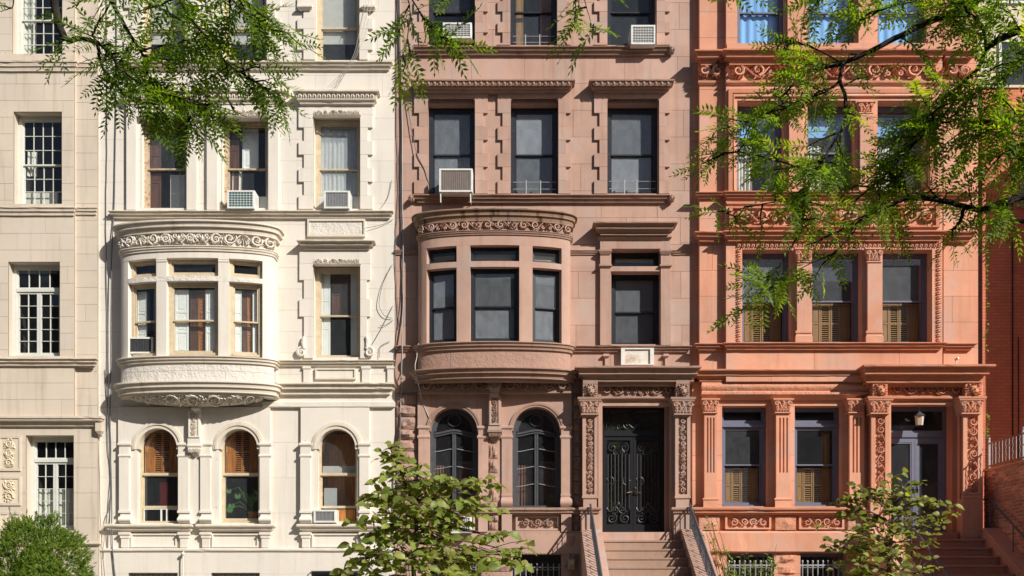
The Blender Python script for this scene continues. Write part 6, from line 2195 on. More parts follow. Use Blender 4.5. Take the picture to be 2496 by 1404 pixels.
PBD = thing("pale_building", "pale limestone building glimpsed through the leaves at the top right", "building", (1700, -1500, GROUND))
build(MB().boxu(1180, 2600, GROUND, 3000, -2400, -1300), "wall", 'pale_bldg', PBD)
for q in range(4):
    for r in range(5):
        X = 1640 + q * 230
        Z = 1250 + r * 330
        mb = MB(); rails(mb, X, X + 110, Z, Z + 190, -1302, -1292, 9)
        w = build(mb, "window", 'white_wood', PBD)
        build(MB().boxu(X + 8, X + 102, Z + 8, Z + 182, -1299, -1297), "pane", 'opp_win', w)

# the row across the street closes the view behind the camera and shows as the dark half of the window reflections
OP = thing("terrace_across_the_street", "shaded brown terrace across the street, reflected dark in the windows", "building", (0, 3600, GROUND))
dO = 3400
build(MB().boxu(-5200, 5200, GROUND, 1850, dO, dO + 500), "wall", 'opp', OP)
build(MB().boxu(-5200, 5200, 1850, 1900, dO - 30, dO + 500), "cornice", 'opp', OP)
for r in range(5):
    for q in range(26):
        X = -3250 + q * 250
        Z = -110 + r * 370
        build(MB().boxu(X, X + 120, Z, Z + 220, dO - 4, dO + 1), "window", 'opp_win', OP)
# ================================================================ vegetation
def wpt(x, y, d):
    """image position at depth d -> units"""
    return (ux(x, d), d, uz(y, d))

# ---------------------------------------------------------------- honey locusts
def frond_mesh(name, seed, mat, pairs=11, ln=22.0, leaflet=3.6):
    """one pinnate leaf: a curved stalk and opposite leaflets"""
    rnd = random.Random(seed)
    vs, fs = [], []
    bend = rnd.uniform(-0.5, 0.5)
    droop = rnd.uniform(0.15, 0.5)
    for i in range(pairs + 1):
        t = i / pairs
        x = ln * t
        y = bend * ln * t * t * 0.5
        z = -droop * ln * t * t * 0.5
        dy = math.atan2(bend * t, 1)
        for s in ((-1, 1) if i < pairs else (0,)):
            L = leaflet * (0.75 + 0.4 * math.sin(math.pi * min(1, t * 0.9 + 0.1))) * rnd.uniform(0.85, 1.1)
            w = L * 0.175
            a = dy + s * (1.15 - 0.35 * t) + rnd.uniform(-0.15, 0.15)
            c, q = math.cos(a), math.sin(a)
            up = rnd.uniform(-0.35, 0.25)
            b = len(vs)
            for (u, v, k) in ((0, 0, 0), (0.45, 0.5, 0.06), (1.0, 0, 0.0), (0.45, -0.5, 0.06)):
                vs.append((x + u * L * c - v * w * 2 * q, y + u * L * q + v * w * 2 * c, z + up * u * L + k * L))
            fs.append((b, b + 1, b + 2, b + 3))
    # stalk as a thin three-sided rod
    r = 0.16
    base = len(vs)
    for i in range(pairs + 1):
        t = i / pairs
        x, y, z = ln * t, bend * ln * t * t * 0.5, -droop * ln * t * t * 0.5
        for k in range(3):
            a = 2.094 * k
            vs.append((x, y + r * math.cos(a), z + r * math.sin(a)))
    for i in range(pairs):
        for k in range(3):
            fs.append((base + i * 3 + k, base + i * 3 + (k + 1) % 3, base + i * 3 + 3 + (k + 1) % 3, base + i * 3 + 3 + k))
    me = bpy.data.meshes.new(name)
    me.from_pydata([(a * S, -b * S, c * S) for a, b, c in vs], [], fs)
    me.materials.append(M[mat])
    return me, vs, fs

FR_G = [frond_mesh("leaf_frond", s, 'locust', 7 + s % 4, 21 + 2.6 * (s % 4), 5.2) for s in range(7)]
FR_Y = [frond_mesh("leaf_frond_yellow", 50 + s, 'locust_y', 7 + s % 3, 21 + 2.4 * (s % 3), 5.2) for s in range(3)]

def poly_point(pts, t):
    seg = [(Vector(b) - Vector(a)).length for a, b in zip(pts, pts[1:])]
    L = sum(seg) * t
    for (a, b), l in zip(zip(pts, pts[1:]), seg):
        if L <= l or l == seg[-1] and (a, b) == (pts[-2], pts[-1]):
            q = min(1.0, L / max(l, 1e-6))
            return Vector(a).lerp(Vector(b), q), (Vector(b) - Vector(a)).normalized()
        L -= l
    return Vector(pts[-1]), (Vector(pts[-1]) - Vector(pts[-2])).normalized()

def smooth_path(pts, sub=4, jit=0.0, rnd=None):
    out = []
    P = [Vector(p) for p in pts]
    for i in range(len(P) - 1):
        p0, p1, p2, p3 = P[max(i - 1, 0)], P[i], P[i + 1], P[min(i + 2, len(P) - 1)]
        for k in range(sub):
            t = k / sub
            q = 0.5 * ((2 * p1) + (-p0 + p2) * t + (2 * p0 - 5 * p1 + 4 * p2 - p3) * t * t + (-p0 + 3 * p1 - 3 * p2 + p3) * t ** 3)
            if rnd and jit and (i or k):
                q = q + Vector((rnd.uniform(-jit, jit), rnd.uniform(-jit, jit), rnd.uniform(-jit, jit)))
            out.append(q)
    out.append(P[-1])
    return out

def place_fronds(tree, spots, limit, seed, yellow=0.08, stuff_name="foliage"):
    """the leaves that show largest are single parts; what is left is one mass"""
    rnd = random.Random(seed)
    rest_v, rest_f, rest_m = [], [], []
    w = _wl(tree)
    for i, (p, dirv, size) in enumerate(spots):
        yel = rnd.random() < yellow
        me, vs, fs = rnd.choice(FR_Y if yel else FR_G)
        fwd = Vector(dirv).normalized()
        x = fwd
        up = Vector((rnd.uniform(-0.9, 0.9), rnd.uniform(-0.7, 1.1), 1.0)).normalized()
        y = up.cross(x)
        if y.length < 1e-3: y = x.orthogonal()
        y.normalize()
        z = x.cross(y)
        R = Matrix((x, y, z)).transposed() * size
        # vectors here are (X, d, Z) units; turn them into world axes
        def cv(v): return Vector((v[0] * S, -v[1] * S, v[2] * S + EYE))
        if i < limit:
            o = bpy.data.objects.new("leaf", me)
            COL.objects.link(o)
            o.parent = tree
            Fl = Matrix(((1, 0, 0), (0, -1, 0), (0, 0, 1)))
            Rw = Fl @ R @ Fl
            o.matrix_local = Matrix.Translation(cv(p) - w) @ Rw.to_4x4()
        else:
            b = len(rest_v)
            for q in vs:
                rest_v.append(cv(Vector(p) + R @ Vector(q)))
            for fc in fs:
                rest_f.append(tuple(k + b for k in fc))
                rest_m.append(1 if yel else 0)
    if rest_v:
        m2 = bpy.data.meshes.new(stuff_name)
        m2.from_pydata([tuple(v) for v in rest_v], [], rest_f)
        m2.materials.append(M['locust']); m2.materials.append(M['locust_y'])
        m2.polygons.foreach_set("material_index", rest_m)
        o = link(stuff_name, m2, tree)
        tag(o, kind='stuff')

def locust(label, base, trunk_pts, limbs, spot_rules, limit, seed, yellow, canopy, dens=0.66):
    """limbs: list of (image polyline [(x, y, d)], radius image px start, end)"""
    rnd = random.Random(seed)
    t = thing("honey_locust_tree", label, "tree", base, "honey locusts over the street")
    mb = MB()
    mb.tube(smooth_path(trunk_pts, 5, 0.6, rnd), [15 - 7 * i / (5 * (len(trunk_pts) - 1)) for i in range(5 * (len(trunk_pts) - 1) + 1)], 10)
    build(mb, "trunk", 'bark', t, smooth=60)
    twigs = []
    for pts, r0, r1 in limbs:
        P = [Vector(wpt(*p)) for p in pts]
        sp = smooth_path(P, 5, 0.35, rnd)
        n = len(sp)
        k = 1 - pts[0][2] / D
        mb = MB()
        mb.tube(sp, [(r0 + (r1 - r0) * i / (n - 1)) * k * 1.25 for i in range(n)], 7)
        build(mb, "branch", 'bark', t, smooth=60)
        twigs.append([tuple(q) for q in sp])
    # fine twigs grow off the limbs, fronds off the twigs
    spots = []
    tw = MB()
    for pts, rule in zip(twigs, spot_rules):
        cnt, lo, spread, lenr = rule
        cnt = int(cnt * dens + 0.5)
        for _ in range(cnt):
            p, tg = poly_point(pts, rnd.uniform(lo, 1.0))
            a = rnd.uniform(-1, 1)
            dirv = (tg * rnd.uniform(0.2, 0.9) + Vector((rnd.uniform(-1, 1) * spread, rnd.uniform(-1, 1) * spread, rnd.uniform(-0.42, 0.55) * spread))).normalized()
            L = rnd.uniform(*lenr)
            q1 = p + dirv * L * 0.5 + Vector((rnd.uniform(-3, 3), rnd.uniform(-3, 3), rnd.uniform(-2, 3)))
            q2 = p + dirv * L + Vector((0, 0, -L * 0.12))
            tw.tube([p, q1, q2], [0.85, 0.6, 0.3], 4)
            k = max(3, int(L / 5.5))
            for i in range(k):
                f = (i + 0.6) / k
                pp = p.lerp(q1, f * 2) if f < 0.5 else q1.lerp(q2, f * 2 - 1)
                side = dirv.cross(Vector((0.2, 1, 0.3))).normalized() * (1 if i % 2 else -1)
                fd = (dirv * rnd.uniform(0.3, 1.0) + side * rnd.uniform(0.3, 1.0) + Vector((rnd.uniform(-.3, .3), rnd.uniform(-.6, .6), rnd.uniform(-0.6, 0.15))))
                spots.append((pp, fd, rnd.uniform(0.8, 1.2)))
            spots.append((q2, dirv, 1.0))
    tag(build(tw, "twigs", 'bark', t), kind='stuff')
    rnd.shuffle(spots)
    # the rest of the crown, above and beside the frame
    extra = []
    for (cx, cd, cz, rx, rd, rz, cnt) in canopy:
        for _ in range(cnt):
            v = Vector((rnd.gauss(0, 1), rnd.gauss(0, 1), rnd.gauss(0, 1))).normalized() * rnd.uniform(0.45, 1.0)
            extra.append((Vector((cx + v.x * rx, cd + v.y * rd, cz + v.z * rz)), Vector((rnd.uniform(-1, 1), rnd.uniform(-1, 1), rnd.uniform(-0.8, 0.2))), rnd.uniform(1.0, 1.5)))
    place_fronds(t, spots + extra, limit, seed + 1, yellow)
    return t

dL = 1560
limbsL = [
    ([(120, -160, dL), (128, -60, dL), (137, 30, dL - 5), (150, 75, dL - 5), (162, 100, dL - 8)], 9, 6.5),
    ([(162, 100, dL - 8), (195, 94, dL - 10), (230, 100, dL - 12)], 5.5, 4),
    ([(230, 100, dL - 12), (240, 118, dL - 12), (243, 145, dL - 14), (262, 185, dL - 15), (290, 215, dL - 15), (330, 240, dL - 18), (360, 270, dL - 20)], 4, 1.2),
    ([(230, 100, dL - 12), (256, 118, dL), (278, 145, dL + 10), (300, 180, dL + 16), (320, 195, dL + 20)], 3.2, 1.0),
    ([(262, -120, dL + 30), (270, -10, dL + 20), (300, 55, dL + 10), (330, 105, dL), (352, 140, dL - 5), (360, 185, dL - 10), (385, 215, dL - 15), (430, 235, dL - 20)], 5, 1.3),
    ([(345, 122, dL - 5), (400, 112, dL - 25), (450, 105, dL - 40)], 2.5, 1),
    ([(225, 85, dL - 10), (240, 55, dL + 5), (262, 20, dL + 10), (275, -20, dL + 20)], 2.2, 1.4),
    ([(300, 180, dL - 15), (335, 165, dL), (358, 185, dL)], 1.8, 0.8),
    ([(420, -120, dL + 40), (430, -20, dL + 20), (470, 50, dL), (520, 110, dL - 15), (560, 160, dL - 25), (610, 190, dL - 30)], 4, 1),
    ([(520, -120, dL + 60), (560, -10, dL + 30), (600, 30, dL + 10), (635, 45, dL)], 3, 1),
    ([(385, 215, dL - 15), (460, 250, dL - 25), (540, 262, dL - 30), (600, 285, dL - 32)], 2, 0.6),
    ([(560, 160, dL - 25), (610, 200, dL - 30), (660, 225, dL - 34), (700, 235, dL - 36)], 1.8, 0.5),
    ([(430, 235, dL - 20), (455, 265, dL - 22), (470, 300, dL - 24)], 1.6, 0.5),
    ([(560, -80, dL + 40), (590, -10, dL + 20), (640, 40, dL + 5), (668, 90, dL - 5)], 2.2, 0.7),
    ([(300, -80, dL + 30), (360, -10, dL + 10), (420, 40, dL), (480, 60, dL - 10)], 2.2, 0.7),
    ([(20, -60, dL), (34, 5, dL), (20, 22, dL + 4), (0, 28, dL + 6)], 1.6, 0.6),
    ([(940, -90, dL + 60), (985, -30, dL + 50), (1000, 30, dL + 45), (1010, 75, dL + 42)], 2.0, 0.5),
    ([(985, -30, dL + 50), (1040, 55, dL + 45), (1080, 95, dL + 40), (1130, 108, dL + 36)], 1.8, 0.5),
    ([(1000, 30, dL + 45), (990, 110, dL + 44), (975, 150, dL + 42)], 1.4, 0.5),
    ([(1340, -110, dL + 60), (1390, -50, dL + 50), (1425, 0, dL + 45), (1440, 60, dL + 42)], 2.0, 0.5),
    ([(1180, -100, dL + 60), (1200, -50, dL + 50), (1120, -10, dL + 48)], 1.6, 0.5),
]
rulesL = [(2, .5, .8, (12, 22)), (2, .2, .9, (12, 22)), (15, .25, 1.0, (14, 30)), (10, .2, 1.0, (14, 28)), (26, .2, 1.0, (14, 34)), (8, .2, .9, (12, 26)), (4, .2, .9, (10, 20)),
          (5, .2, .9, (10, 22)), (28, .2, 1.0, (16, 36)), (14, .3, 1.0, (14, 30)), (14, .15, .9, (12, 30)), (9, .2, .9, (10, 24)), (7, .15, .8, (10, 22)), (12, .2, .9, (12, 26)), (12, .2, .9, (12, 26)), (2, .5, .5, (8, 14)),
          (4, .45, .6, (8, 16)), (6, .3, .6, (8, 16)), (4, .3, .5, (8, 16)), (6, .45, .6, (8, 18)), (3, .5, .5, (8, 14))]
f0 = 1 - dL / D
locust("feathery honey locust hanging over the cream house from the top left", (ux(-260, dL), dL + 10, GROUND),
       [(ux(-260, dL), dL + 10, GROUND), (ux(-240, dL), dL + 8, 100), (ux(-200, dL), dL + 6, 420), (ux(-80, dL), dL + 2, 560), (ux(120, dL), dL, uz(-160, dL))],
       limbsL, rulesL, 300, 101, 0.05,
       [(ux(-420, dL), dL + 20, uz(-300, dL), 120, 120, 90, 150)], 0.6)

dR = 1540
limbsR = [
    ([(2640, -140, dR), (2480, -60, dR), (2360, 15, dR - 5), (2260, 55, dR - 8), (2180, 95, dR - 12), (2100, 135, dR - 15), (2055, 155, dR - 18)], 8, 4),
    ([(2055, 155, dR - 18), (2000, 168, dR - 22), (1955, 180, dR - 25), (1930, 210, dR - 28), (1912, 232, dR - 30)], 4, 1.5),
    ([(2055, 155, dR - 18), (2048, 195, dR - 16), (2060, 240, dR - 14), (2058, 300, dR - 12), (2030, 350, dR - 12), (1990, 420, dR - 12), (1960, 480, dR - 14), (1955, 560, dR - 14)], 4, 1.2),
    ([(2048, 195, dR - 16), (2010, 225, dR - 20), (1960, 240, dR - 24), (1910, 265, dR - 28)], 2.6, 1),
    ([(2680, 0, dR + 30), (2560, 40, dR + 20), (2496, 70, dR + 12), (2440, 95, dR + 6), (2403, 118, dR)], 8, 6),
    ([(2403, 118, dR), (2385, 165, dR), (2350, 200, dR - 4), (2310, 270, dR - 8), (2260, 320, dR - 12), (2210, 370, dR - 16), (2165, 420, dR - 20), (2120, 460, dR - 24)], 4.5, 1.2),
    ([(2403, 118, dR), (2398, 75, dR + 4), (2372, 40, dR + 8), (2352, 15, dR + 12), (2350, -60, dR + 20)], 3.4, 2.5),
    ([(2700, 430, dR + 10), (2560, 460, dR), (2496, 478, dR - 6), (2440, 495, dR - 10), (2380, 510, dR - 14), (2300, 490, dR - 18), (2220, 482, dR - 20), (2150, 510, dR - 22), (2090, 540, dR - 24), (2010, 580, dR - 26), (1960, 600, dR - 28)], 9, 1.2),
    ([(2350, 505, dR - 16), (2340, 540, dR - 16), (2320, 562, dR - 16)], 4, 2.5),
    ([(2496, 480, dR - 6), (2455, 500, dR - 6), (2465, 535, dR - 4), (2510, 540, dR - 2)], 4, 4),
    ([(2220, 482, dR - 20), (2180, 430, dR - 20), (2150, 390, dR - 18)], 2.4, 1.2),
    ([(2600, 250, dR + 20), (2496, 280, dR + 10), (2400, 295, dR), (2300, 290, dR - 8), (2240, 300, dR - 12)], 3, 1),
    ([(1955, 560, dR - 14), (1930, 600, dR - 16), (1890, 660, dR - 18), (1830, 740, dR - 20)], 1.6, 0.7),
    ([(1990, 420, dR - 12), (1920, 400, dR - 16), (1850, 380, dR - 20), (1780, 370, dR - 24), (1700, 380, dR - 26)], 2, 0.7),
    ([(1910, 265, dR - 28), (1860, 280, dR - 30), (1800, 310, dR - 32), (1760, 300, dR - 32)], 1.8, 0.6),
    ([(1990, 420, dR - 12), (1930, 480, dR - 18), (1840, 500, dR - 22), (1770, 520, dR - 26)], 1.8, 0.6),
    ([(2055, 155, dR - 18), (1990, 120, dR - 26), (1930, 105, dR - 30), (1900, 130, dR - 32)], 1.8, 0.8),
    ([(2360, 15, dR - 5), (2250, -20, dR - 10), (2120, -30, dR - 14), (1980, -20, dR - 18)], 3.5, 1.2),
    ([(2560, 460, dR), (2480, 380, dR - 4), (2440, 330, dR - 8)], 2.5, 1),
    ([(2620, 90, dR + 40), (2496, 140, dR + 30), (2445, 185, dR + 25), (2425, 240, dR + 20)], 3, 1),
    ([(2650, 340, dR + 30), (2510, 350, dR + 22), (2440, 375, dR + 16), (2410, 400, dR + 12)], 2.5, 0.8),
    ([(2500, -60, dR + 10), (2400, -20, dR + 4), (2300, -10, dR), (2200, 10, dR - 6), (2120, 30, dR - 8)], 2.5, 0.8),
    ([(2090, 540, dR - 24), (2040, 610, dR - 26), (1960, 650, dR - 28), (1880, 700, dR - 30)], 1.6, 0.6),
]
rulesR = [(14, .2, 1.0, (14, 32)), (12, .1, 1.0, (12, 28)), (34, .1, 1.0, (14, 34)), (14, .1, 1.0, (12, 30)), (14, .1, 1.0, (14, 34)), (32, .1, 1.1, (18, 46)), (16, .1, 1.0, (14, 30)),
          (30, .2, 1.0, (12, 30)), (3, .3, .7, (10, 16)), (4, .2, .8, (10, 18)), (14, .1, 1.0, (12, 30)), (26, .1, 1.1, (18, 46)), (9, .2, .8, (10, 22)), (14, .15, .9, (12, 26)), (12, .2, .9, (12, 26)),
          (14, .15, .9, (12, 26)), (7, .3, .8, (10, 20)), (22, .1, .8, (12, 26)), (16, .1, 1.0, (12, 30)), (22, .1, 1.1, (14, 34)), (20, .1, 1.1, (14, 34)), (20, .1, 1.0, (12, 30)), (10, .2, .8, (10, 22))]
locust("dense honey locust with black limbs covering the right of the red house", (ux(2900, dR), dR + 10, GROUND),
       [(ux(2900, dR), dR + 10, GROUND), (ux(2890, dR), dR + 8, 60), (ux(2860, dR), dR + 6, 260), (ux(2760, dR), dR + 4, 420), (ux(2640, dR), dR, uz(-140, dR))],
       limbsR, rulesR, 300, 202, 0.12,
       [(ux(2300, dR), dR - 160, uz(-500, dR), 200, 80, 60, 150)])

# ---------------------------------------------------------------- small broad-leaved trees
def broad_leaf_mesh(name, seed, mat, L=15.0, Wd=8.5):
    rnd = random.Random(seed)
    n = 7
    vs, fs = [], []
    fold = rnd.uniform(0.10, 0.60)
    curlv = rnd.uniform(-0.1, 0.9)
    twist = rnd.uniform(-0.3, 0.3)
    for i in range(n + 1):
        t = i / n
        w = Wd * 0.5 * math.sin(math.pi * min(1, 0.06 + t * 0.97)) ** 0.8 * (1.05 - 0.2 * t)
        if i == n: w = 0.05
        z = -curlv * L * t * t * 0.5
        for k, s in enumerate((-1, 0, 1)):
            vs.append((L * t, s * w * rnd.uniform(0.88, 1.08), z + abs(s) * fold * w + s * twist * w * t + (rnd.uniform(-0.6, 0.6) if s else 0)))
    for i in range(n):
        for k in range(2):
            a = i * 3 + k
            fs.append((a, a + 1, a + 4, a + 3))
    me = bpy.data.meshes.new(name)
    me.from_pydata([(a * S, -b * S, c * S) for a, b, c in vs], [], fs)
    me.shade_smooth()
    at = me.attributes.new("rim", 'FLOAT', 'POINT')
    at.data.foreach_set("value", [1.0 if (i % 3 != 1 or i // 3 >= n) else 0.0 for i in range(len(vs))])
    me.materials.append(M[mat])
    return me, vs, fs

def broad_tree(label, base, trunk, stems, clusters, limit, seed, mats, size, per=5):
    rnd = random.Random(seed)
    t = thing("small_tree", label, "tree", base, "small street trees")
    w = _wl(t)
    mb = MB()
    sp = smooth_path(trunk, 5, 0.5, rnd)
    mb.tube(sp, [5.5 - 3.8 * i / (len(sp) - 1) for i in range(len(sp))], 9)
    build(mb, "trunk", 'twig', t, smooth=60)
    kinds = [broad_leaf_mesh("broad_leaf", seed + i, mats[i % len(mats)], 15 * size * rnd.uniform(0.85, 1.15), 10.4 * size * rnd.uniform(0.85, 1.15)) for i in range(8)]
    leaves = []
    for (x, y, d, rx, ry, rd, cnt, src) in clusters:
        c = Vector(wpt(x, y, d))
        s, _ = poly_point([tuple(v) for v in sp], src)
        mid = s.lerp(c, 0.5) + Vector((0, 0, 6))
        bm2 = MB()
        path = smooth_path([s, mid, c], 4, 0.6, rnd)
        bm2.tube(path, [2.0 - 1.4 * i / (len(path) - 1) for i in range(len(path))], 6)
        build(bm2, "branch", 'twig', t, smooth=60)
        tw = MB()
        for _ in range(int(cnt * 1.55 + 0.5)):
            v = Vector((rnd.gauss(0, 0.48) * rx, rnd.gauss(0, 0.6) * rd, rnd.gauss(0, 0.48) * ry))
            tip = c + v
            st = s.lerp(c, rnd.uniform(0.55, 1.0))
            tw.tube([st, (st + tip) / 2 + Vector((0, 0, 2)), tip], [0.8, 0.6, 0.4], 4)
            for k in range(per):
                a = 6.283 * k / per + rnd.uniform(-0.5, 0.5)
                out = Vector((math.cos(a), math.sin(a), rnd.uniform(-0.55, 0.35)))
                leaves.append((tip + out * rnd.uniform(0, 8) + Vector((0, 0, rnd.uniform(-4, 2))), out, rnd.uniform(0.55, 1.25)))
        build(tw, "twig", 'twig', t)
    rnd.shuffle(leaves)
    leaves.sort(key=lambda q: -q[0][1])
    rv, rf, rm = [], [], []
    Fl = Matrix(((1, 0, 0), (0, -1, 0), (0, 0, 1)))
    for i, (p, out, sc) in enumerate(leaves):
        ki = rnd.randrange(len(kinds))
        me, vs, fs = kinds[ki]
        x = Vector(out).normalized()
        up = Vector((rnd.uniform(-0.4, 0.9), rnd.uniform(0.1, 1.7), rnd.uniform(0.4, 1.0))).normalized()
        y = up.cross(x); y.normalize()
        z = x.cross(y)
        R = Matrix((x, y, z)).transposed() * sc
        cv = lambda v: Vector((v[0] * S, -v[1] * S, v[2] * S + EYE))
        if i < limit:
            o = bpy.data.objects.new("leaf", me)
            COL.objects.link(o)
            o.parent = t
            o.matrix_local = Matrix.Translation(cv(p) - w) @ (Fl @ R @ Fl).to_4x4()
        else:
            b = len(rv)
            rv += [tuple(cv(Vector(p) + R @ Vector(q))) for q in vs]
            rf += [tuple(k + b for k in fc) for fc in fs]
            rm += [ki % len(mats)] * len(fs)
    if rv:
        m2 = bpy.data.meshes.new("inner_foliage")
        m2.from_pydata(rv, [], rf)
        for mm in mats: m2.materials.append(M[mm])
        m2.polygons.foreach_set("material_index", rm)
        m2.shade_smooth()
        at = m2.attributes.new("rim", 'FLOAT', 'POINT')
        nv = len(kinds[0][1])
        one = [1.0 if (i % 3 != 1 or i // 3 >= 7) else 0.0 for i in range(nv)]
        at.data.foreach_set("value", one * (len(rv) // nv))
        o = link("inner_foliage", m2, t)
        tag(o, kind='stuff')
    return t

dT = 760
Xt = ux(1010, dT)
broad_tree("small broad-leaved tree in front of the brownstone's arched windows", (Xt, dT, GROUND),
           [(Xt, dT, GROUND), (Xt + 2, dT, -60), (Xt - 1, dT + 3, 40), (Xt + 1, dT, 120), (ux(955, dT), dT, uz(1100, dT))], None,
           [(947, 1088, dT, 22, 22, 14, 3, 1.0), (955, 1125, dT, 24, 26, 14, 4, 1.0), (985, 1150, dT, 36, 26, 24, 7, .95), (1060, 1180, dT + 5, 60, 26, 30, 11, .9), (1130, 1190, dT, 50, 24, 28, 8, .88), (930, 1210, dT, 40, 30, 26, 8, .85),
            (1010, 1230, dT + 8, 70, 36, 34, 18, .82), (1150, 1230, dT, 55, 24, 26, 8, .8), (900, 1215, dT + 6, 26, 22, 18, 4, .8), (940, 1290, dT, 60, 40, 32, 16, .75), (1050, 1300, dT + 10, 80, 46, 36, 22, .72),
            (1090, 1250, dT, 60, 36, 30, 13, .76), (900, 1360, dT, 46, 34, 28, 11, .66), (990, 1370, dT + 8, 80, 44, 36, 20, .62), (1110, 1370, dT, 80, 38, 34, 18, .62), (1190, 1365, dT - 6, 50, 26, 24, 8, .64),
            (1250, 1345, dT - 8, 34, 22, 18, 5, .66), (1180, 1300, dT, 26, 18, 14, 2, .7), (1205, 1310, dT, 26, 14, 14, 2, .7), (1000, 1430, dT, 100, 40, 40, 20, .5), (1160, 1430, dT, 90, 36, 36, 14, .5)],
           300, 301, ('broad', 'broad', 'broad_dk'), 1.12, 4)
dU = 560
Xu = ux(2165, dU)
broad_tree("sparse small tree with browning leaves in front of the red house's steps", (Xu, dU, GROUND),
           [(Xu, dU, GROUND), (Xu - 3, dU, -60), (Xu + 2, dU, 40), (Xu + 6, dU + 2, 110), (ux(2180, dU), dU, uz(1230, dU))], None,
           [(2080, 1195, dU, 26, 22, 18, 3, .95), (2120, 1205, dU, 44, 24, 24, 7, .95), (2180, 1215, dU, 50, 26, 28, 8, .95), (2230, 1200, dU, 40, 20, 20, 4, 1.), (2265, 1215, dU, 30, 24, 20, 4, .95), (2080, 1240, dU, 40, 28, 24, 7, .9),
            (2140, 1260, dU + 4, 60, 34, 32, 13, .85), (2210, 1265, dU, 60, 34, 30, 12, .85), (2275, 1250, dU, 44, 24, 24, 7, .88), (2295, 1262, dU, 24, 18, 16, 3, .88), (2070, 1300, dU, 46, 34, 28, 8, .78), (2150, 1320, dU, 60, 36, 32, 14, .74),
            (2035, 1335, dU, 24, 22, 16, 3, .74), (2100, 1380, dU, 60, 34, 30, 11, .65), (2200, 1345, dU, 46, 36, 28, 8, .7), (2170, 1390, dU, 70, 34, 30, 12, .6), (2250, 1395, dU, 30, 26, 20, 4, .62), (2218, 1170, dU, 18, 18, 10, 1, 1.)],
           300, 401, ('broad_dk', 'broad', 'broad_dk'), 0.95, 4)

# ---------------------------------------------------------------- clipped evergreen at the left
dB = 330
def evergreen():
    rnd = random.Random(7)
    t = thing("evergreen_bush", "round bright green clipped evergreen in front of the beige house", "bush", (ux(95, dB), dB, GROUND))
    build(MB().tube([(ux(95, dB), dB, GROUND), (ux(97, dB), dB, -60), (ux(95, dB), dB, 60)], [9, 7, 3], 8), "trunk", 'twig', t, smooth=60)
    C = Vector(wpt(92, 1420, dB))
    rx, rd, rz = 106.0, 102.0, 142.0
    vs, fs = [], []
    core = MB()
    core.dome(C.x, C.y, C.z, rx * 0.58, rd * 0.58, rz * 0.62, 14, 10, True)
    for i, p in enumerate(core.v):
        q = Vector(p) - C
        k = 0.9 + 0.2 * noise.noise(q * 0.03)
        core.v[i] = tuple(C + q * k)
    br = MB()
    for i in range(16):
        a = rnd.uniform(0, 6.28); e = rnd.uniform(0.1, 1.4)
        v = Vector((math.cos(a) * math.cos(e) * rx, math.sin(a) * math.cos(e) * rd, math.sin(e) * rz)) * 0.8
        br.tube([(C.x, C.y, C.z - 60), tuple(C + v * 0.5), tuple(C + v)], [2.5, 1.6, 0.6], 5)
    build(br, "branches", 'twig', t)
    n = 0
    while n < 5600:
        v = Vector((rnd.gauss(0, 1), rnd.gauss(0, 1), rnd.gauss(0, 1))).normalized()
        bump = 0.96 + 0.20 * noise.noise(v * 2.6 + Vector((3, 1, 7))) + 0.20 * noise.noise(v * 6.0) + (rnd.uniform(0.0, 0.12) if rnd.random() < 0.12 else 0)
        if v.z < -0.5: continue
        rr = rnd.uniform(0.62, 1.0) ** 0.45
        p = C + Vector((v.x * rx, v.y * rd, v.z * rz)) * rr * bump
        out = (v + Vector((rnd.uniform(-.5, .5), rnd.uniform(-.5, .5), rnd.uniform(-0.1, 0.7)))).normalized()
        L = rnd.uniform(6, 11)
        # sprig: a spray of narrow needles about a short shoot
        for k in range(9):
            f = k / 8
            b = p + out * L * f
            sd = out.cross(Vector((rnd.uniform(-1, 1), rnd.uniform(-1, 1), rnd.uniform(-1, 1))))
            if sd.length < 1e-3: continue
            sd.normalize()
            dv = (out * 0.8 + sd * 0.75).normalized()
            nl = 6.0 * (1.1 - 0.5 * f)
            wv = dv.cross(sd); wv.normalize()
            i0 = len(vs)
            vs += [tuple(b - wv * 1.0), tuple(b + wv * 1.0), tuple(b + dv * nl)]
            fs.append((i0, i0 + 1, i0 + 2))
        n += 1
    mb = MB(); mb.v = vs; mb.f = fs
    me = bpy.data.meshes.new("needles")
    me.from_pydata([(x * S, -d * S, z * S + EYE) for x, d, z in vs], [], fs)
    o = link("needles", me, t, 'yew')
    tag(o, kind='stuff')
    me2 = build(core, "inner_foliage", 'yew', t, smooth=60)
    tag(me2, kind='stuff')
evergreen()

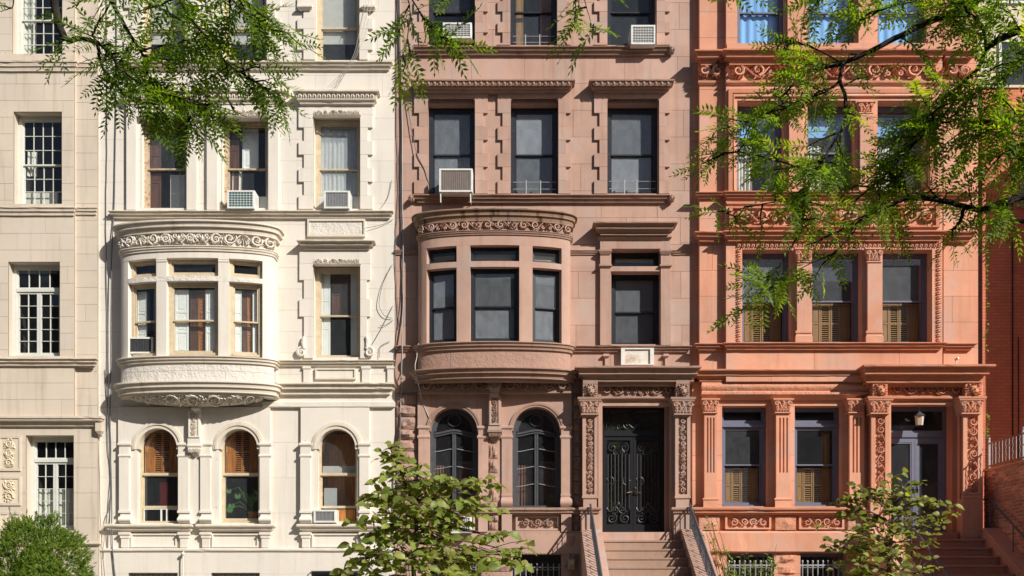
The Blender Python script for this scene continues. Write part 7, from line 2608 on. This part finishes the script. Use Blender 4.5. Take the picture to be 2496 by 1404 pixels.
# ---------------------------------------------------------------- twiggy shrub by the brownstone stoop, and the vine
def shrub():
    rnd = random.Random(17)
    dS_ = 120
    t = thing("twiggy_shrub", "sparse twiggy shrub with small leaves between the two stoops", "shrub", (ux(1800, dS_), dS_, GROUND))
    me, vs0, fs0 = broad_leaf_mesh("small_leaf", 71, 'vine', 9.0, 5.5)
    w = _wl(t)
    Fl = Matrix(((1, 0, 0), (0, -1, 0), (0, 0, 1)))
    stems = MB()
    n = 0
    for i in range(46):
        x, y = rnd.uniform(1725, 1895), rnd.choice((rnd.uniform(1325, 1400), rnd.uniform(1345, 1400), rnd.uniform(1230, 1330) if rnd.random() < 0.35 else 1370))
        if y < 1320: x = rnd.uniform(1715, 1760)
        tip = Vector(wpt(x, y, dS_ + rnd.uniform(-25, 25)))
        b = Vector((ux(1810, dS_) + rnd.uniform(-30, 30), dS_ + rnd.uniform(-15, 15), GROUND))
        mid = b.lerp(tip, 0.6) + Vector((rnd.uniform(-14, 14), rnd.uniform(-10, 10), rnd.uniform(5, 25)))
        sp = smooth_path([b, mid, tip], 5, 1.2, rnd)
        stems.tube(sp, [1.2 - 0.9 * q / (len(sp) - 1) for q in range(len(sp))], 4)
        for k in range(7 if y > 1320 else 4):
            if n >= 290: break
            p, tg = poly_point([tuple(q) for q in sp], rnd.uniform(0.72, 1.0))
            out = Vector((rnd.uniform(-1, 1), rnd.uniform(-0.6, 1), rnd.uniform(-0.5, 0.7))).normalized()
            up = Vector((rnd.uniform(-.4, .4), rnd.uniform(0, .8), 1)).normalized()
            yv = up.cross(out); yv.normalize()
            R = Matrix((out, yv, out.cross(yv))).transposed() * rnd.uniform(0.7, 1.3)
            o = bpy.data.objects.new("leaf", me)
            COL.objects.link(o)
            o.parent = t
            o.matrix_local = Matrix.Translation(Vector((p.x * S, -p.y * S, p.z * S + EYE)) - w) @ (Fl @ R @ Fl).to_4x4()
            n += 1
    build(stems, "stems", 'twig', t)
shrub()

def vine():
    rnd = random.Random(27)
    t = thing("climbing_vine", "thin vine with bright leaves up the right corner of the red house", "vine", (ux(2402, -20), -20, GROUND))
    me, vs0, fs0 = broad_leaf_mesh("vine_leaf", 77, 'vine', 7.0, 6.5)
    w = _wl(t)
    Fl = Matrix(((1, 0, 0), (0, -1, 0), (0, 0, 1)))
    pts = [(ux(2404, 0), -2 + 3 * math.sin(i), GROUND + (uz(560) - GROUND) * i / 24) for i in range(25)]
    build(MB().tube(pts, 0.7, 4), "stem", 'twig', t)
    for i in range(70):
        y = rnd.choice((rnd.uniform(700, 890), rnd.uniform(575, 720), rnd.uniform(1010, 1070)))
        p = Vector((ux(2404) + rnd.uniform(-3, 3), rnd.uniform(-6, 8), uz(y)))
        out = Vector((rnd.uniform(-0.4, 1), rnd.uniform(0, 1), rnd.uniform(-0.4, 0.3))).normalized()
        up = Vector((rnd.uniform(-.3, .5), rnd.uniform(0.3, 1), 1)).normalized()
        yv = up.cross(out); yv.normalize()
        R = Matrix((out, yv, out.cross(yv))).transposed() * rnd.uniform(0.6, 1.2)
        o = bpy.data.objects.new("leaf", me)
        COL.objects.link(o)
        o.parent = t
        o.matrix_local = Matrix.Translation(Vector((p.x * S, -p.y * S, p.z * S + EYE)) - w) @ (Fl @ R @ Fl).to_4x4()
vine()

# monstera on the sill inside the middle arched window
def pot_plant():
    rnd = random.Random(37)
    d = -34
    t = thing("potted_plant", "large-leaved potted plant inside the middle round-headed cream window", "plant", (ux(590), d, uz(1264)))
    X, Z = ux(606), uz(1264)
    mb = MB()
    prof = [(0, 9), (6, 10.5), (16, 11.5), (17, 12.5), (19, 12.5)]
    for (za, ra), (zb, rb) in zip(prof, prof[1:]):
        pa = [(X + ra * math.cos(6.283 * i / 12), d + ra * math.sin(6.283 * i / 12), Z + za) for i in range(12)]
        pb = [(X + rb * math.cos(6.283 * i / 12), d + rb * math.sin(6.283 * i / 12), Z + zb) for i in range(12)]
        mb.add(pa + pb, [(i, (i + 1) % 12, (i + 1) % 12 + 12, i + 12) for i in range(12)])
    build(mb, "pot", 'rust', t, smooth=60)
    for i in range(9):
        st = MB()
        tip = Vector((X + rnd.uniform(-58, 18), d + rnd.uniform(-8, 10), Z + rnd.uniform(12, 78)))
        st.tube([(X, d, Z + 18), ((X + tip.x) / 2 - 4, d + 3, max(Z + 30, tip.z + 8)), tuple(tip)], [1.0, 0.8, 0.6], 5)
        so = build(st, "stem", 'weave', t, smooth=60)
        lf = MB()
        L = rnd.uniform(15, 21)
        n = 14
        cz = tip
        vs = [tuple(cz)]
        for k in range(n + 1):
            a = -2.4 + 4.8 * k / n
            r = L * (0.62 + 0.38 * math.cos(a * 0.6)) * (0.78 if k % 2 else 1.0) * 0.6
            vs.append((cz.x + r * math.sin(a), cz.y + 1.5 - 0.02 * r * r * 0.3, cz.z - r * math.cos(a)))
        lf.add(vs, [(0, k + 1, k + 2) for k in range(n)])
        build(lf, "leaf", 'weave', t, smooth=60)
pot_plant()
